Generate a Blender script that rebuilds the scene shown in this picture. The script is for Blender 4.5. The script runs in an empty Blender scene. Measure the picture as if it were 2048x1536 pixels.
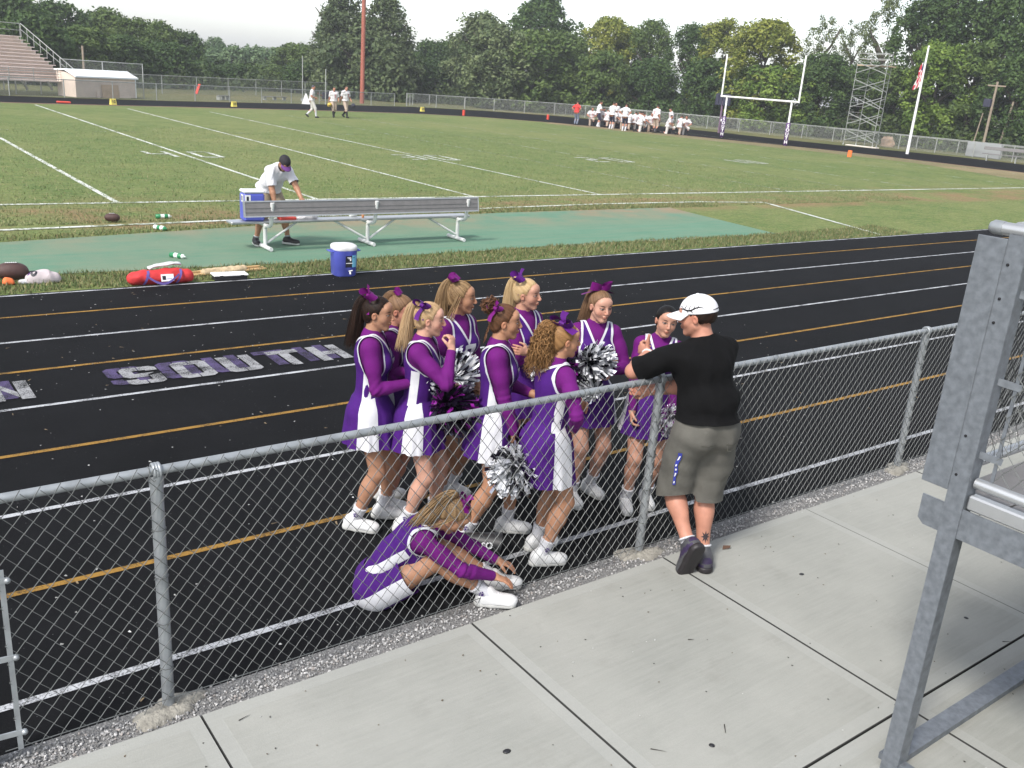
import bpy, bmesh, math, random
import numpy as np
from mathutils import Vector, Matrix
from mathutils.bvhtree import BVHTree
R = math.radians
pi = math.pi
scene = bpy.context.scene
col = scene.collection

# ------------------------------------------------------------ camera, sky, sun, exposure
CAM_POS = (0.0, -4.3552, 3.0851)
YAW, PITCH, ROLL, FPX = 0.6566, 0.3211, 0.0761, 1831.95
def cam_axes():
    cy, sy, cp, sp = math.cos(YAW), math.sin(YAW), math.cos(PITCH), math.sin(PITCH)
    f = Vector((sy*cp, cy*cp, -sp)); r = Vector((cy, -sy, 0)); u = r.cross(f)
    c, s = math.cos(ROLL), math.sin(ROLL)
    return r*c + u*s, u*c - r*s, f
cam_d = bpy.data.cameras.new('camera')
cam = bpy.data.objects.new('camera', cam_d); col.objects.link(cam)
_r, _u, _f = cam_axes()
M = Matrix.Identity(4)
for i in range(3):
    M[i][0], M[i][1], M[i][2], M[i][3] = _r[i], _u[i], -_f[i], CAM_POS[i]
cam.matrix_world = M
cam_d.sensor_width = 36; cam_d.lens = FPX/2048*36
cam_d.clip_start = 0.05; cam_d.clip_end = 3000
scene.camera = cam

SUN_EL, SUN_AZ = R(48), R(250)          # azimuth clockwise from +Y
world = bpy.data.worlds.new('World'); scene.world = world; world.use_nodes = True
wn = world.node_tree; wn.nodes.clear()
sky = wn.nodes.new('ShaderNodeTexSky'); sky.sky_type = 'NISHITA'; sky.sun_disc = False
sky.sun_elevation = SUN_EL; sky.sun_rotation = SUN_AZ
sky.air_density = 1.0; sky.dust_density = 1.5; sky.ozone_density = 1.0
hs = wn.nodes.new('ShaderNodeHueSaturation'); hs.inputs['Saturation'].default_value = 0.40; hs.inputs['Value'].default_value = 1.0
bg = wn.nodes.new('ShaderNodeBackground'); bg.inputs['Strength'].default_value = 0.105
wo = wn.nodes.new('ShaderNodeOutputWorld')
wn.links.new(sky.outputs[0], hs.inputs['Color']); wn.links.new(hs.outputs[0], bg.inputs[0]); wn.links.new(bg.outputs[0], wo.inputs[0])
sun_d = bpy.data.lights.new('sun', 'SUN'); sun_d.energy = 1.5; sun_d.angle = R(11); sun_d.color = (1, .96, .9)
sun = bpy.data.objects.new('sun', sun_d); col.objects.link(sun)
sv = Vector((math.sin(SUN_AZ)*math.cos(SUN_EL), math.cos(SUN_AZ)*math.cos(SUN_EL), math.sin(SUN_EL)))
sun.rotation_euler = sv.to_track_quat('Z', 'Y').to_euler(); sun.location = (-20, -20, 30)
vs = scene.view_settings
vs.view_transform = 'Standard'; vs.look = 'None'; vs.exposure = 1.45; vs.gamma = 1.0; vs.use_curve_mapping = False

# ------------------------------------------------------------ tagging
def tag(o, label=None, cat=None, group=None, kind=None):
    if label: o['label'] = label
    if cat: o['category'] = cat
    if group: o['group'] = group
    if kind: o['kind'] = kind
    return o
def empty(name, loc=(0, 0, 0), rz=0.0, s=1.0):
    o = bpy.data.objects.new(name, None); col.objects.link(o)
    o.location = loc; o.rotation_euler = (0, 0, rz); o.scale = (s, s, s); o.empty_display_size = .1
    return o
def link(name, me, parent=None, loc=None):
    o = bpy.data.objects.new(name, me); col.objects.link(o)
    if parent is not None: o.parent = parent
    if loc is not None: o.location = loc
    return o
def copy_tree(o, parent=None):
    c = o.copy(); col.objects.link(c); c.parent = parent
    for ch in list(o.children): copy_tree(ch, c)
    return c

# ------------------------------------------------------------ materials
MATS = {}
def lin(h):
    h = h.lstrip('#'); v = [int(h[i:i+2], 16)/255 for i in (0, 2, 4)]
    return tuple(x/12.92 if x <= .04045 else ((x+.055)/1.055)**2.4 for x in v)
def mat(name, color=(.5, .5, .5), rough=.6, metal=0.0, noise=0.0, nscale=8.0, bump=0.0, bscale=60.0, attr=None, spec=.5,
        color2=None, coords='Object', sheen=0.0, detail=4.0, trans=0.0):
    if name in MATS: return MATS[name]
    m = bpy.data.materials.new(name); m.use_nodes = True; MATS[name] = m
    nt = m.node_tree; b = nt.nodes['Principled BSDF']
    b.inputs['Roughness'].default_value = rough; b.inputs['Metallic'].default_value = metal
    b.inputs['Specular IOR Level'].default_value = spec
    if sheen: b.inputs['Sheen Weight'].default_value = sheen
    b.inputs['Base Color'].default_value = (*color, 1)
    tc = nt.nodes.new('ShaderNodeTexCoord')
    src = None
    if attr:
        a = nt.nodes.new('ShaderNodeAttribute'); a.attribute_name = attr; src = a.outputs['Color']
    if noise > 0:
        n = nt.nodes.new('ShaderNodeTexNoise'); n.inputs['Scale'].default_value = nscale; n.inputs['Detail'].default_value = detail
        nt.links.new(tc.outputs[coords], n.inputs['Vector'])
        mr = nt.nodes.new('ShaderNodeMapRange'); mr.inputs['From Min'].default_value = .3; mr.inputs['From Max'].default_value = .7
        nt.links.new(n.outputs['Fac'], mr.inputs['Value'])
        mx = nt.nodes.new('ShaderNodeMix'); mx.data_type = 'RGBA'
        if color2 is not None:
            nt.links.new(mr.outputs[0], mx.inputs['Factor'])
            mx.inputs['A'].default_value = (*color, 1); mx.inputs['B'].default_value = (*color2, 1)
        else:
            mx.blend_type = 'MULTIPLY'; mx.inputs['Factor'].default_value = 1.0
            mr.inputs['To Min'].default_value = 1-noise; mr.inputs['To Max'].default_value = 1+noise*.6
            if src is not None: nt.links.new(src, mx.inputs['A'])
            else: mx.inputs['A'].default_value = (*color, 1)
            nt.links.new(mr.outputs[0], mx.inputs['B'])
        src = mx.outputs['Result']
    if src is not None: nt.links.new(src, b.inputs['Base Color'])
    if bump > 0:
        n2 = nt.nodes.new('ShaderNodeTexNoise'); n2.inputs['Scale'].default_value = bscale; n2.inputs['Detail'].default_value = 3
        nt.links.new(tc.outputs[coords], n2.inputs['Vector'])
        bp = nt.nodes.new('ShaderNodeBump'); bp.inputs['Strength'].default_value = bump; bp.inputs['Distance'].default_value = .02
        nt.links.new(n2.outputs['Fac'], bp.inputs['Height']); nt.links.new(bp.outputs[0], b.inputs['Normal'])
    return m

# ------------------------------------------------------------ mesh builder
class MB:
    def __init__(s): s.v = []; s.f = []; s.m = []; s.mats = []; s.sm = []
    def mi(s, m):
        if m not in s.mats: s.mats.append(m)
        return s.mats.index(m)
    def add(s, V, F, m=None, smooth=False):
        o = len(s.v); s.v += [tuple(v) for v in V]
        k = s.mi(m) if m is not None else 0
        for f in F: s.f.append(tuple(i+o for i in f)); s.m.append(k); s.sm.append(smooth)
        return s
    def box(s, c, d, m=None, rot=None, bev=0.0):
        x, y, z = d[0]/2, d[1]/2, d[2]/2
        if bev > 0:
            b = min(bev, x*.9, y*.9, z*.9); V = []; 
            for sx in (-1, 1):
                for sy in (-1, 1):
                    for sz in (-1, 1):
                        V += [(sx*x, sy*(y-b), sz*(z-b)), (sx*(x-b), sy*y, sz*(z-b)), (sx*(x-b), sy*(y-b), sz*z)]
            def id(sx, sy, sz, k): return ((sx > 0)*4+(sy > 0)*2+(sz > 0))*3+k
            F = []
            for sg in (-1, 1):
                q = [id(sg, -1, -1, 0), id(sg, 1, -1, 0), id(sg, 1, 1, 0), id(sg, -1, 1, 0)]; F.append(q if sg > 0 else q[::-1])
                q = [id(-1, sg, -1, 1), id(-1, sg, 1, 1), id(1, sg, 1, 1), id(1, sg, -1, 1)]; F.append(q if sg > 0 else q[::-1])
                q = [id(-1, -1, sg, 2), id(1, -1, sg, 2), id(1, 1, sg, 2), id(-1, 1, sg, 2)]; F.append(q if sg > 0 else q[::-1])
            for a in (-1, 1):
                for b_ in (-1, 1):
                    q = [id(a, b_, -1, 0), id(a, b_, -1, 1), id(a, b_, 1, 1), id(a, b_, 1, 0)]; F.append(q if a*b_ < 0 else q[::-1])
                    q = [id(a, -1, b_, 0), id(a, 1, b_, 0), id(a, 1, b_, 2), id(a, -1, b_, 2)]; F.append(q if a*b_ < 0 else q[::-1])
                    q = [id(-1, a, b_, 1), id(-1, a, b_, 2), id(1, a, b_, 2), id(1, a, b_, 1)]; F.append(q if a*b_ < 0 else q[::-1])
            for a in (-1, 1):
                for b_ in (-1, 1):
                    for c_ in (-1, 1):
                        q = [id(a, b_, c_, 0), id(a, b_, c_, 1), id(a, b_, c_, 2)]; F.append(q if a*b_*c_ > 0 else q[::-1])
        else:
            V = [(sx*x, sy*y, sz*z) for sz in (-1, 1) for sy in (-1, 1) for sx in (-1, 1)]
            F = [(0, 2, 3, 1), (4, 5, 7, 6), (0, 1, 5, 4), (2, 6, 7, 3), (0, 4, 6, 2), (1, 3, 7, 5)]
        V = [Vector(v) for v in V]
        if rot is not None: V = [rot @ v for v in V]
        c = Vector(c)
        return s.add([v+c for v in V], F, m)
    def bar(s, a, b, w, h, m=None, up=(0, 0, 1), bev=0.0):
        a, b = Vector(a), Vector(b); d = b-a; L = d.length; d.normalize()
        u = Vector(up); x = d.cross(u)
        if x.length < 1e-4: x = d.cross(Vector((1, 0, 0)))
        x.normalize(); z = x.cross(d)
        rot = Matrix((x, d, z)).transposed()
        return s.box((a+b)/2, (w, L, h), m, rot, bev)
    def tube(s, pts, r, m=None, n=8, cap=True, smooth=True):
        pts = [Vector(p) for p in pts]; k = len(pts)
        rs = r if isinstance(r, (list, tuple)) else [r]*k
        V = []; prev = None
        for i, p in enumerate(pts):
            d = (pts[min(i+1, k-1)]-pts[max(i-1, 0)]).normalized()
            if prev is None:
                x = d.cross(Vector((0, 0, 1)))
                if x.length < .05: x = d.cross(Vector((1, 0, 0)))
            else: x = prev - d*prev.dot(d)
            x.normalize(); prev = x; y = d.cross(x)
            for j in range(n):
                a = 2*pi*j/n; V.append(p + (x*math.cos(a)+y*math.sin(a))*rs[i])
        F = [(i*n+j, i*n+(j+1) % n, (i+1)*n+(j+1) % n, (i+1)*n+j) for i in range(k-1) for j in range(n)]
        s.add(V, F, m, smooth)
        if cap: s.add(V[:n], [tuple(range(n))[::-1]], m); s.add(V[-n:], [tuple(range(n))], m)
        return s
    def lathe(s, prof, c=(0, 0, 0), m=None, n=24, rot=None, smooth=True, sx=1, sy=1):
        V = []; c = Vector(c)
        for r, z in prof:
            for j in range(n):
                a = 2*pi*j/n; v = Vector((r*math.cos(a)*sx, r*math.sin(a)*sy, z))
                if rot is not None: v = rot @ v
                V.append(v+c)
        F = [(i*n+j, i*n+(j+1) % n, (i+1)*n+(j+1) % n, (i+1)*n+j) for i in range(len(prof)-1) for j in range(n)]
        s.add(V, F, m, smooth)
        s.add(V[:n], [tuple(range(n))[::-1]], m); s.add(V[-n:], [tuple(range(n))], m)
        return s
    def poly(s, pts, m=None): return s.add(pts, [tuple(range(len(pts)))], m)
    def mesh(s, name, m=None):
        me = bpy.data.meshes.new(name); me.from_pydata(s.v, [], s.f)
        ms = s.mats if s.mats else ([m] if m else [])
        for x in ms: me.materials.append(MATS[x] if isinstance(x, str) else x)
        if s.f:
            if len(ms) > 1: me.polygons.foreach_set('material_index', s.m)
            me.polygons.foreach_set('use_smooth', s.sm)
        me.update(); return me
    def build(s, name, m=None, parent=None, loc=None): return link(name, s.mesh(name, m), parent, loc)

def np_mesh(name, V, F, m=None, smooth=True, fmat=None):
    V = np.asarray(V, np.float32); F = np.asarray(F, np.int32)
    me = bpy.data.meshes.new(name); k = F.shape[1]
    me.vertices.add(len(V)); me.vertices.foreach_set('co', V.ravel())
    me.loops.add(F.size); me.loops.foreach_set('vertex_index', F.ravel())
    me.polygons.add(len(F)); me.polygons.foreach_set('loop_start', np.arange(0, F.size, k, dtype=np.int32))
    ms = m if isinstance(m, (list, tuple)) else [m]
    for x in ms:
        if x is not None: me.materials.append(MATS[x] if isinstance(x, str) else x)
    if fmat is not None: me.polygons.foreach_set('material_index', np.asarray(fmat, np.int32))
    me.polygons.foreach_set('use_smooth', np.full(len(F), smooth, bool))
    me.update(calc_edges=True); return me
def set_col(me, C, name='Col'):
    a = me.color_attributes.new(name, 'FLOAT_COLOR', 'POINT')
    C = np.asarray(C, np.float32); C4 = np.ones((len(C), 4), np.float32); C4[:, :3] = C
    a.data.foreach_set('color', C4.ravel())
# ------------------------------------------------------------ ground, field, track, pavement
def node_mat(name, fn, rough=.9):
    m = bpy.data.materials.new(name); m.use_nodes = True; MATS[name] = m
    nt = m.node_tree; b = nt.nodes['Principled BSDF']; b.inputs['Roughness'].default_value = rough; b.inputs['Specular IOR Level'].default_value = .25
    tc = nt.nodes.new('ShaderNodeTexCoord')
    class N: pass
    N.nt, N.b, N.obj = nt, b, tc.outputs['Object']
    def noise(scale, detail=4, src=None, rough_=.55, dist=0):
        n = nt.nodes.new('ShaderNodeTexNoise'); n.inputs['Scale'].default_value = scale; n.inputs['Detail'].default_value = detail; n.inputs['Roughness'].default_value = rough_; n.inputs['Distortion'].default_value = dist
        nt.links.new(src or N.obj, n.inputs['Vector']); return n.outputs['Fac']
    def scaled(s):
        v = nt.nodes.new('ShaderNodeVectorMath'); v.operation = 'MULTIPLY'; v.inputs[1].default_value = s; nt.links.new(N.obj, v.inputs[0]); return v.outputs[0]
    def ramp(src, a, b_, lo=0.0, hi=1.0):
        r = nt.nodes.new('ShaderNodeMapRange'); r.inputs['From Min'].default_value = a; r.inputs['From Max'].default_value = b_; r.inputs['To Min'].default_value = lo; r.inputs['To Max'].default_value = hi
        nt.links.new(src, r.inputs['Value']); return r.outputs[0]
    def mix(fac, A, B, mode='MIX'):
        x = nt.nodes.new('ShaderNodeMix'); x.data_type = 'RGBA'; x.blend_type = mode
        if isinstance(fac, float): x.inputs['Factor'].default_value = fac
        else: nt.links.new(fac, x.inputs['Factor'])
        for k, v in (('A', A), ('B', B)):
            if isinstance(v, tuple): x.inputs[k].default_value = (*v, 1)
            else: nt.links.new(v, x.inputs[k])
        return x.outputs['Result']
    def math_(op, a, b_=None, clamp=False):
        x = nt.nodes.new('ShaderNodeMath'); x.operation = op; x.use_clamp = clamp
        for i, v in enumerate((a, b_)):
            if v is None: continue
            if isinstance(v, (int, float)): x.inputs[i].default_value = v
            else: nt.links.new(v, x.inputs[i])
        return x.outputs[0]
    def voro(scale, src=None, feat='F1'):
        v = nt.nodes.new('ShaderNodeTexVoronoi'); v.feature = feat; v.inputs['Scale'].default_value = scale; nt.links.new(src or N.obj, v.inputs['Vector']); return v
    def xyz():
        s = nt.nodes.new('ShaderNodeSeparateXYZ'); nt.links.new(N.obj, s.inputs[0]); return s.outputs
    def bump(h, strength=.4, dist=.01):
        bp = nt.nodes.new('ShaderNodeBump'); bp.inputs['Strength'].default_value = strength; bp.inputs['Distance'].default_value = dist
        nt.links.new(h, bp.inputs['Height']); nt.links.new(bp.outputs[0], b.inputs['Normal'])
    def out(c): nt.links.new(c, b.inputs['Base Color'])
    N.noise, N.scaled, N.ramp, N.mix, N.math, N.voro, N.xyz, N.bump, N.out = noise, scaled, ramp, mix, math_, voro, xyz, bump, out
    fn(N); return m
def grass_fn(green, olive, tan, tan_amt, wear=None):
    def f(N):
        big = N.noise(.10, 5); mid = N.noise(.8, 5, rough_=.65); fine = N.noise(16, 3, rough_=.8); blades = N.noise(5.5, 4, N.scaled((.35, 2.2, 1)), .8)
        c = N.mix(N.ramp(mid, .32, .68), green, olive)
        c = N.mix(N.ramp(blades, .44, .74, 0, .85), c, tan)
        c = N.mix(N.ramp(big, .45, .72, 0, tan_amt), c, tan)
        if wear is not None:
            x, y, z = N.xyz(); w = None
            for (ya, yb, amt) in wear:
                band = N.math('MULTIPLY', N.ramp(y, ya, ya+.5), N.ramp(y, yb, yb+.6, 1, 0))
                pw = N.math('MULTIPLY', band, N.ramp(N.noise(.55, 5, rough_=.7), .40, .62, 0, amt))
                w = pw if w is None else N.math('MAXIMUM', w, pw)
            c = N.mix(w, c, (.24, .15, .085))
        c = N.mix(1.0, c, N.mix(N.ramp(fine, .25, .75), (.50, .53, .48), (1.50, 1.46, 1.42)), 'MULTIPLY')
        N.out(c); N.bump(N.math('ADD', fine, blades), .75, .05)
    return f
node_mat('grass_field', grass_fn((.070, .130, .030), (.128, .172, .050), (.26, .24, .11), .40, wear=[(12.9, 15.4, .85), (15.6, 17.0, .25)]))
node_mat('grass_rough', grass_fn((.070, .098, .034), (.120, .125, .052), (.22, .18, .09), .6))
node_mat('grass_dry', grass_fn((.13, .125, .055), (.21, .175, .095), (.30, .235, .14), .9))
def track_fn(N):
    n1 = N.noise(1.3, 5, rough_=.6); n2 = N.noise(140, 3, rough_=.8)
    c = N.mix(N.ramp(n1, .3, .7), (.0028, .0030, .0036), (.0058, .0060, .0070))
    c = N.mix(N.ramp(n2, .52, .75, 0, .55), c, (.017, .0175, .0195))
    v = N.voro(26); spk = N.math('MULTIPLY', N.ramp(v.outputs['Distance'], .05, .10, 1, 0), N.ramp(N.noise(3.1, 2), .50, .62))
    c = N.mix(N.math('MULTIPLY', spk, .35), c, (.40, .40, .40))
    N.out(c); N.bump(n2, .45, .006)
node_mat('track_rubber', track_fn, .92); MATS['track_rubber'].node_tree.nodes['Principled BSDF'].inputs['Specular IOR Level'].default_value = .12
def paint_fn(colr, thr):
    def f(N):
        n = N.noise(75, 4, rough_=.75); b = N.noise(5, 4)
        w = N.math('ADD', N.math('MULTIPLY', n, .62), N.math('MULTIPLY', b, .38))
        N.out(N.mix(N.ramp(w, thr, thr+.13), (.010, .010, .011), colr)); N.bump(n, .4, .004)
    return f
node_mat('paint_white', paint_fn((.42, .43, .45), .40)); node_mat('paint_yellow', paint_fn((.26, .145, .030), .38))
node_mat('paint_letter', paint_fn((.28, .282, .29), .40)); node_mat('paint_violet', paint_fn((.075, .055, .135), .42))
def chalk_fn(thr):
    def f(N):
        n = N.noise(9, 5, rough_=.75); m = N.noise(1.2, 4)
        w = N.math('ADD', N.math('MULTIPLY', n, .6), N.math('MULTIPLY', m, .4))
        N.out(N.mix(N.ramp(w, thr, thr+.11), (.11, .135, .05), (.56, .58, .53)))
    return f
node_mat('chalk', chalk_fn(.41)); node_mat('chalk_worn', chalk_fn(.50))
def mat_fn(N):
    x, y, z = N.xyz()
    a = N.noise(1.1, 5, rough_=.7); b = N.noise(.35, 4); f = N.noise(60, 3, rough_=.7); st = N.noise(2.0, 5, N.scaled((.25, 2.6, 1)), .7)
    c = N.mix(N.ramp(a, .3, .7), (.088, .190, .125), (.112, .225, .152))
    c = N.mix(N.ramp(st, .40, .70, 0, .75), c, (.160, .215, .150))
    edge = N.math('MAXIMUM', N.ramp(y, 11.2, 13.4), N.math('MULTIPLY', N.ramp(x, 8, -2), .62))
    w = N.math('MULTIPLY', edge, N.ramp(N.math('ADD', N.math('MULTIPLY', b, .5), N.math('MULTIPLY', a, .5)), .42, .58))
    c = N.mix(N.math('MULTIPLY', w, .85), c, (.26, .18, .115))
    c = N.mix(1.0, c, N.mix(f, (.78, .78, .78), (1.2, 1.2, 1.2)), 'MULTIPLY')
    N.out(c); N.bump(N.math('ADD', f, a), .35, .02)
node_mat('green_mat', mat_fn, .9)
def slab_fn(N):
    x, y, z = N.xyz()
    a = N.noise(1.6, 5, rough_=.6); f = N.noise(120, 4, rough_=.75); br = N.noise(26, 3, N.scaled((.12, 1.6, 1)), .7)
    gi = N.nt.nodes.new('ShaderNodeObjectInfo')
    wv = N.nt.nodes.new('ShaderNodeVectorMath'); wv.operation = 'ADD'; N.nt.links.new(N.obj, wv.inputs[0]); N.nt.links.new(gi.outputs['Location'], wv.inputs[1])
    big = N.noise(.9, 5, wv.outputs[0], .6); sp = N.voro(34, wv.outputs[0]); sp2 = N.noise(7, 2, wv.outputs[0])
    c = N.mix(N.ramp(big, .3, .7), (.235, .240, .218), (.330, .330, .302))
    st_ = N.noise(2.3, 6, wv.outputs[0], .72); c = N.mix(N.ramp(st_, .56, .72, 0, .30), c, (.17, .165, .145))
    c = N.mix(N.ramp(br, .35, .7, 0, .35), c, (.36, .36, .33))
    ed = N.math('MAXIMUM', N.ramp(N.math('ABSOLUTE', x), .715, .722), N.ramp(N.math('ABSOLUTE', y), .835, .842))
    c = N.mix(N.math('MULTIPLY', ed, .35), c, (.36, .365, .345))
    c = N.mix(N.ramp(f, .2, .8, .0, .30), c, (.20, .20, .18))
    c = N.mix(N.math('MULTIPLY', N.ramp(sp.outputs['Distance'], .04, .075, 1, 0), N.ramp(sp2, .60, .64, 0, .75)), c, (.05, .045, .04))
    N.out(c); N.bump(N.math('ADD', f, N.math('MULTIPLY', br, N.math('SUBTRACT', 1.0, ed))), .22, .006)
node_mat('concrete_slab', slab_fn, .82)
mat('concrete_rough', (.27, .255, .22), .95, noise=.3, nscale=20, bump=.8, bscale=45)
mat('joint_dark', (.030, .030, .028), .95)
mat('gravel_base', (.20, .197, .193), .95, noise=.4, nscale=60, bump=.9, bscale=90)
mat('galvanised', (.33, .35, .365), .45, .45, noise=.22, nscale=9, bump=.06, bscale=40)
mat('galvanised_spangle', (.155, .17, .19), .5, .30, noise=.24, nscale=30, bump=.05, bscale=30, detail=3)
mat('wire', (.125, .132, .13), .5, .3)
mat('aluminium', (.46, .47, .48), .36, .7, noise=.06, nscale=14)
mat('aluminium_dull', (.23, .218, .212), .5, .4, noise=.1, nscale=10)

def sheet(name, pts, z, m, kind='structure', nz=None):
    mb = MB(); mb.poly([(x, y, z) for x, y in pts], m); o = mb.build(name); return tag(o, kind=kind) if kind else o
# one sheet of rough grass to the horizon, the mown field on it
mb = MB()
for q in ([(-420, -.555), (620, -.555), (620, 760), (-420, 760)], [(-420, -280), (-5.6, -280), (-5.6, -.555), (-420, -.555)], [(16.7, -280), (620, -280), (620, -.555), (16.7, -.555)], [(-5.6, -280), (16.7, -280), (16.7, -6.1), (-5.6, -6.1)]): mb.poly([(x, y, -.016) for x, y in q], 'grass_rough')
tag(mb.build('ground'), kind='structure')
IN = [(-40, 44), (8.12, 51.6), (12.5, 52.6), (18, 54.4), (28, 57.4), (37.5, 59.2), (43.0, 58.4), (47.5, 54.8), (50.6, 49.5), (53.0, 43.1), (55.05, 38.2), (56.4, 34.5), (57.0, 28.9), (57.6, 21.1), (57, 14), (53, 9.6), (44, 8.62)]
OUT = [(-40, 51), (9.2, 58.4), (13.9, 59.3), (20, 61.2), (32.3, 66.6), (43.8, 70.8), (51.5, 70.0), (57.9, 66.5), (61.2, 58.3), (62.6, 49.9), (63.6, 42.3), (65.0, 38.6), (66.4, 35.2), (67.6, 31), (66.9, 24.7), (63.5, 13), (58, 4), (48, -.36)]
sheet('football_field', [(-40, 8.62)]+IN[:1]+IN[1:], -.011, 'grass_field')
def smooth_ring(a, k=3): return a
mb = MB(); mb.poly([(x, y, -.006) for x, y in [(-40, -.36)]+[(44, -.36)]+[(40, 8.62), (-40, 8.62)]], 'track_rubber')
for i in range(len(IN)-1):
    j = i
    mb.poly([(IN[i][0], IN[i][1], -.006), (IN[i+1][0], IN[i+1][1], -.006), (OUT[min(i+1, len(OUT)-1)][0], OUT[min(i+1, len(OUT)-1)][1], -.006), (OUT[i][0], OUT[i][1], -.006)], 'track_rubber')
mb.poly([(40, 8.62, -.006), (44, -.36, -.006), (48, -.36, -.006), (44, 8.62, -.006)], 'track_rubber')
track = tag(mb.build('running_track'), kind='structure')
# dry strip inside the far bend
dry = [(IN[i][0], IN[i][1]) for i in range(7, 16)]; dry2 = [(53-.0, 14), (50.5, 19), (53.6, 27), (52.6, 33.5), (51.2, 37), (49.8, 41.5), (47.5, 48), (45.5, 53)]
sheet('dry_grass', dry+dry2, -.0075, 'grass_dry')
mb = MB()
for a, b in zip(IN[1:13], IN[2:14]):
    A_, B_ = Vector((*a, -.0045)), Vector((*b, -.0045)); d_ = (B_-A_).normalized(); n_ = Vector((d_.y, -d_.x, 0)); mb.poly([A_+n_*.38, B_+n_*.38, B_-n_*.05, A_-n_*.05], mat('bare_soil', (.20, .115, .075), .95, noise=.3, nscale=1.5))
tag(mb.build('soil_edge'), kind='structure')
# lane lines: white and yellow in turn
for i in range(9):
    y = (8-i)*1.067; m = 'paint_white' if i % 2 == 0 else 'paint_yellow'; w = .05 if m == 'paint_white' else .052
    tag(MB().poly([(-14, y-w/2, -.002), (34, y-w/2, -.002), (34, y+w/2, -.002), (-14, y+w/2, -.002)], m).build('lane_line'), kind='structure')
# block letters painted on the track, white with a violet drop shade
def letter_polys(ch):
    W, H, s, c = .36, .54, .115, .05
    def rect(a, b, c_, d): return [(a, b), (c_, b), (c_, d), (a, d)]
    g = .006
    if ch == 'T': return [rect(W/2-s/2, 0, W/2+s/2, H-s-g), rect(0, H-s, W, H)]
    if ch == 'H': return [rect(0, 0, s, H), rect(W-s, 0, W, H), rect(s+g, H/2-s/2, W-s-g, H/2+s/2)]
    if ch == 'U': return [rect(0, s+c, s, H), rect(W-s, s+c, W, H), [(c, 0), (W/2-g, 0), (W/2-g, s), (s+.01, s), (s, s+.01+c-g), (0, s+c-g), (0, c)], [(W/2+g, 0), (W-c, 0), (W, c), (W, s+c-g), (W-s, s+c-g), (W-s-.01, s), (W/2+g, s)]]
    if ch == 'O': return [[(c, 0), (W/2-g, 0), (W/2-g, s), (s, s), (s, H/2-g), (0, H/2-g), (0, c)], [(W/2+g, 0), (W-c, 0), (W, c), (W, H/2-g), (W-s, H/2-g), (W-s, s), (W/2+g, s)],
                          [(0, H/2+g), (s, H/2+g), (s, H-s), (W/2-g, H-s), (W/2-g, H), (c, H), (0, H-c)], [(W-s, H/2+g), (W, H/2+g), (W, H-c), (W-c, H), (W/2+g, H), (W/2+g, H-s), (W-s, H-s)]]
    if ch == 'S': return [[(c, 0), (W/2-g, 0), (W/2-g, s), (s, s), (s, s+.045), (0, s+.045), (0, c)], [(W/2+g, 0), (W-c, 0), (W, c), (W, H/2-.0), (W-s, H/2-s*.2), (W-s, s), (W/2+g, s)],
                          [(c, H/2-s/2), (W-s-g, H/2-s/2), (W-s-g, H/2+.01), (W-c, H/2+s/2), (s, H/2+s/2), (s, H-s), (W/2-g, H-s), (W/2-g, H), (c, H), (0, H-c), (0, H/2)], [(W/2+g, H-s), (W-s, H-s), (W-s, H-s-.03), (W, H-s-.03), (W, H-c), (W-c, H), (W/2+g, H)]]
    if ch == 'N': return [rect(0, 0, s, H), rect(W-s, 0, W, H), [(s+g, H-.06), (s+g, H-.22), (W-s-g, .06), (W-s-g, .22)]]
word = tag(empty('painted_lettering', (0, 0, 0)), 'block letters spelling SOUTH in worn white paint on the black track', 'lettering')
for ch, x0 in (('O', .40), ('N', .98), ('S', 2.17), ('O', 2.68), ('U', 3.17), ('T', 3.72), ('H', 4.20)):
    mb = MB()
    for p in letter_polys(ch): mb.poly([(x0-.135+x, 4.49+.055+y, .001) for x, y in p], 'paint_violet')
    for p in letter_polys(ch): mb.poly([(x0+x, 4.49+y, .0045) for x, y in p], 'paint_letter')
    mb.build('letter', None, word)
# chalk lines on the field
def strip(pts, w, z, m, mb):
    for (a, b) in zip(pts[:-1], pts[1:]):
        a, b = Vector((*a, z)), Vector((*b, z)); d = (b-a).normalized(); n = Vector((-d.y, d.x, 0))*w/2
        mb.poly([a-n, b-n, b+n, a+n], m)
mb = MB()
for i in range(-3, 12): strip([(5.02+4.572*i, 16.3), (5.02+4.572*i+(.0 if i < 9 else .2), 50.5 if i < 7 else 49)], (.12 if i < 3 else .11), -.0035, 'chalk' if i < 4 else 'chalk_worn', mb)
tag(mb.build('yard_lines'), kind='structure')
mb = MB(); strip([(-15, 16.2), (20, 16.32), (58, 16.3)], .15, -.0015, 'chalk', mb); tag(mb.build('sideline'), kind='structure')
mb = MB(); strip([(-12, 12.5), (2.4, 13.37), (6.8, 13.72), (13, 14.35), (17.2, 14.6), (21.1, 14.55), (23.6, 14.15), (21.55, 8.72)], .14, .0005, 'chalk', mb); tag(mb.build('bench_area_line'), kind='structure')
mb = MB()
for x0, x1, y in ((8.7, 10.5, 34.6), (19.0, 21.2, 36.6), (24.9, 26.9, 37.1), (32.5, 34.3, 37.6), (28.2, 30.2, 37.4), (14.2, 15.5, 35.6), (4.2, 5.8, 34.2)): strip([(x0, y), (x1, y+.05)], .09, .0005, 'chalk_worn', mb)
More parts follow.
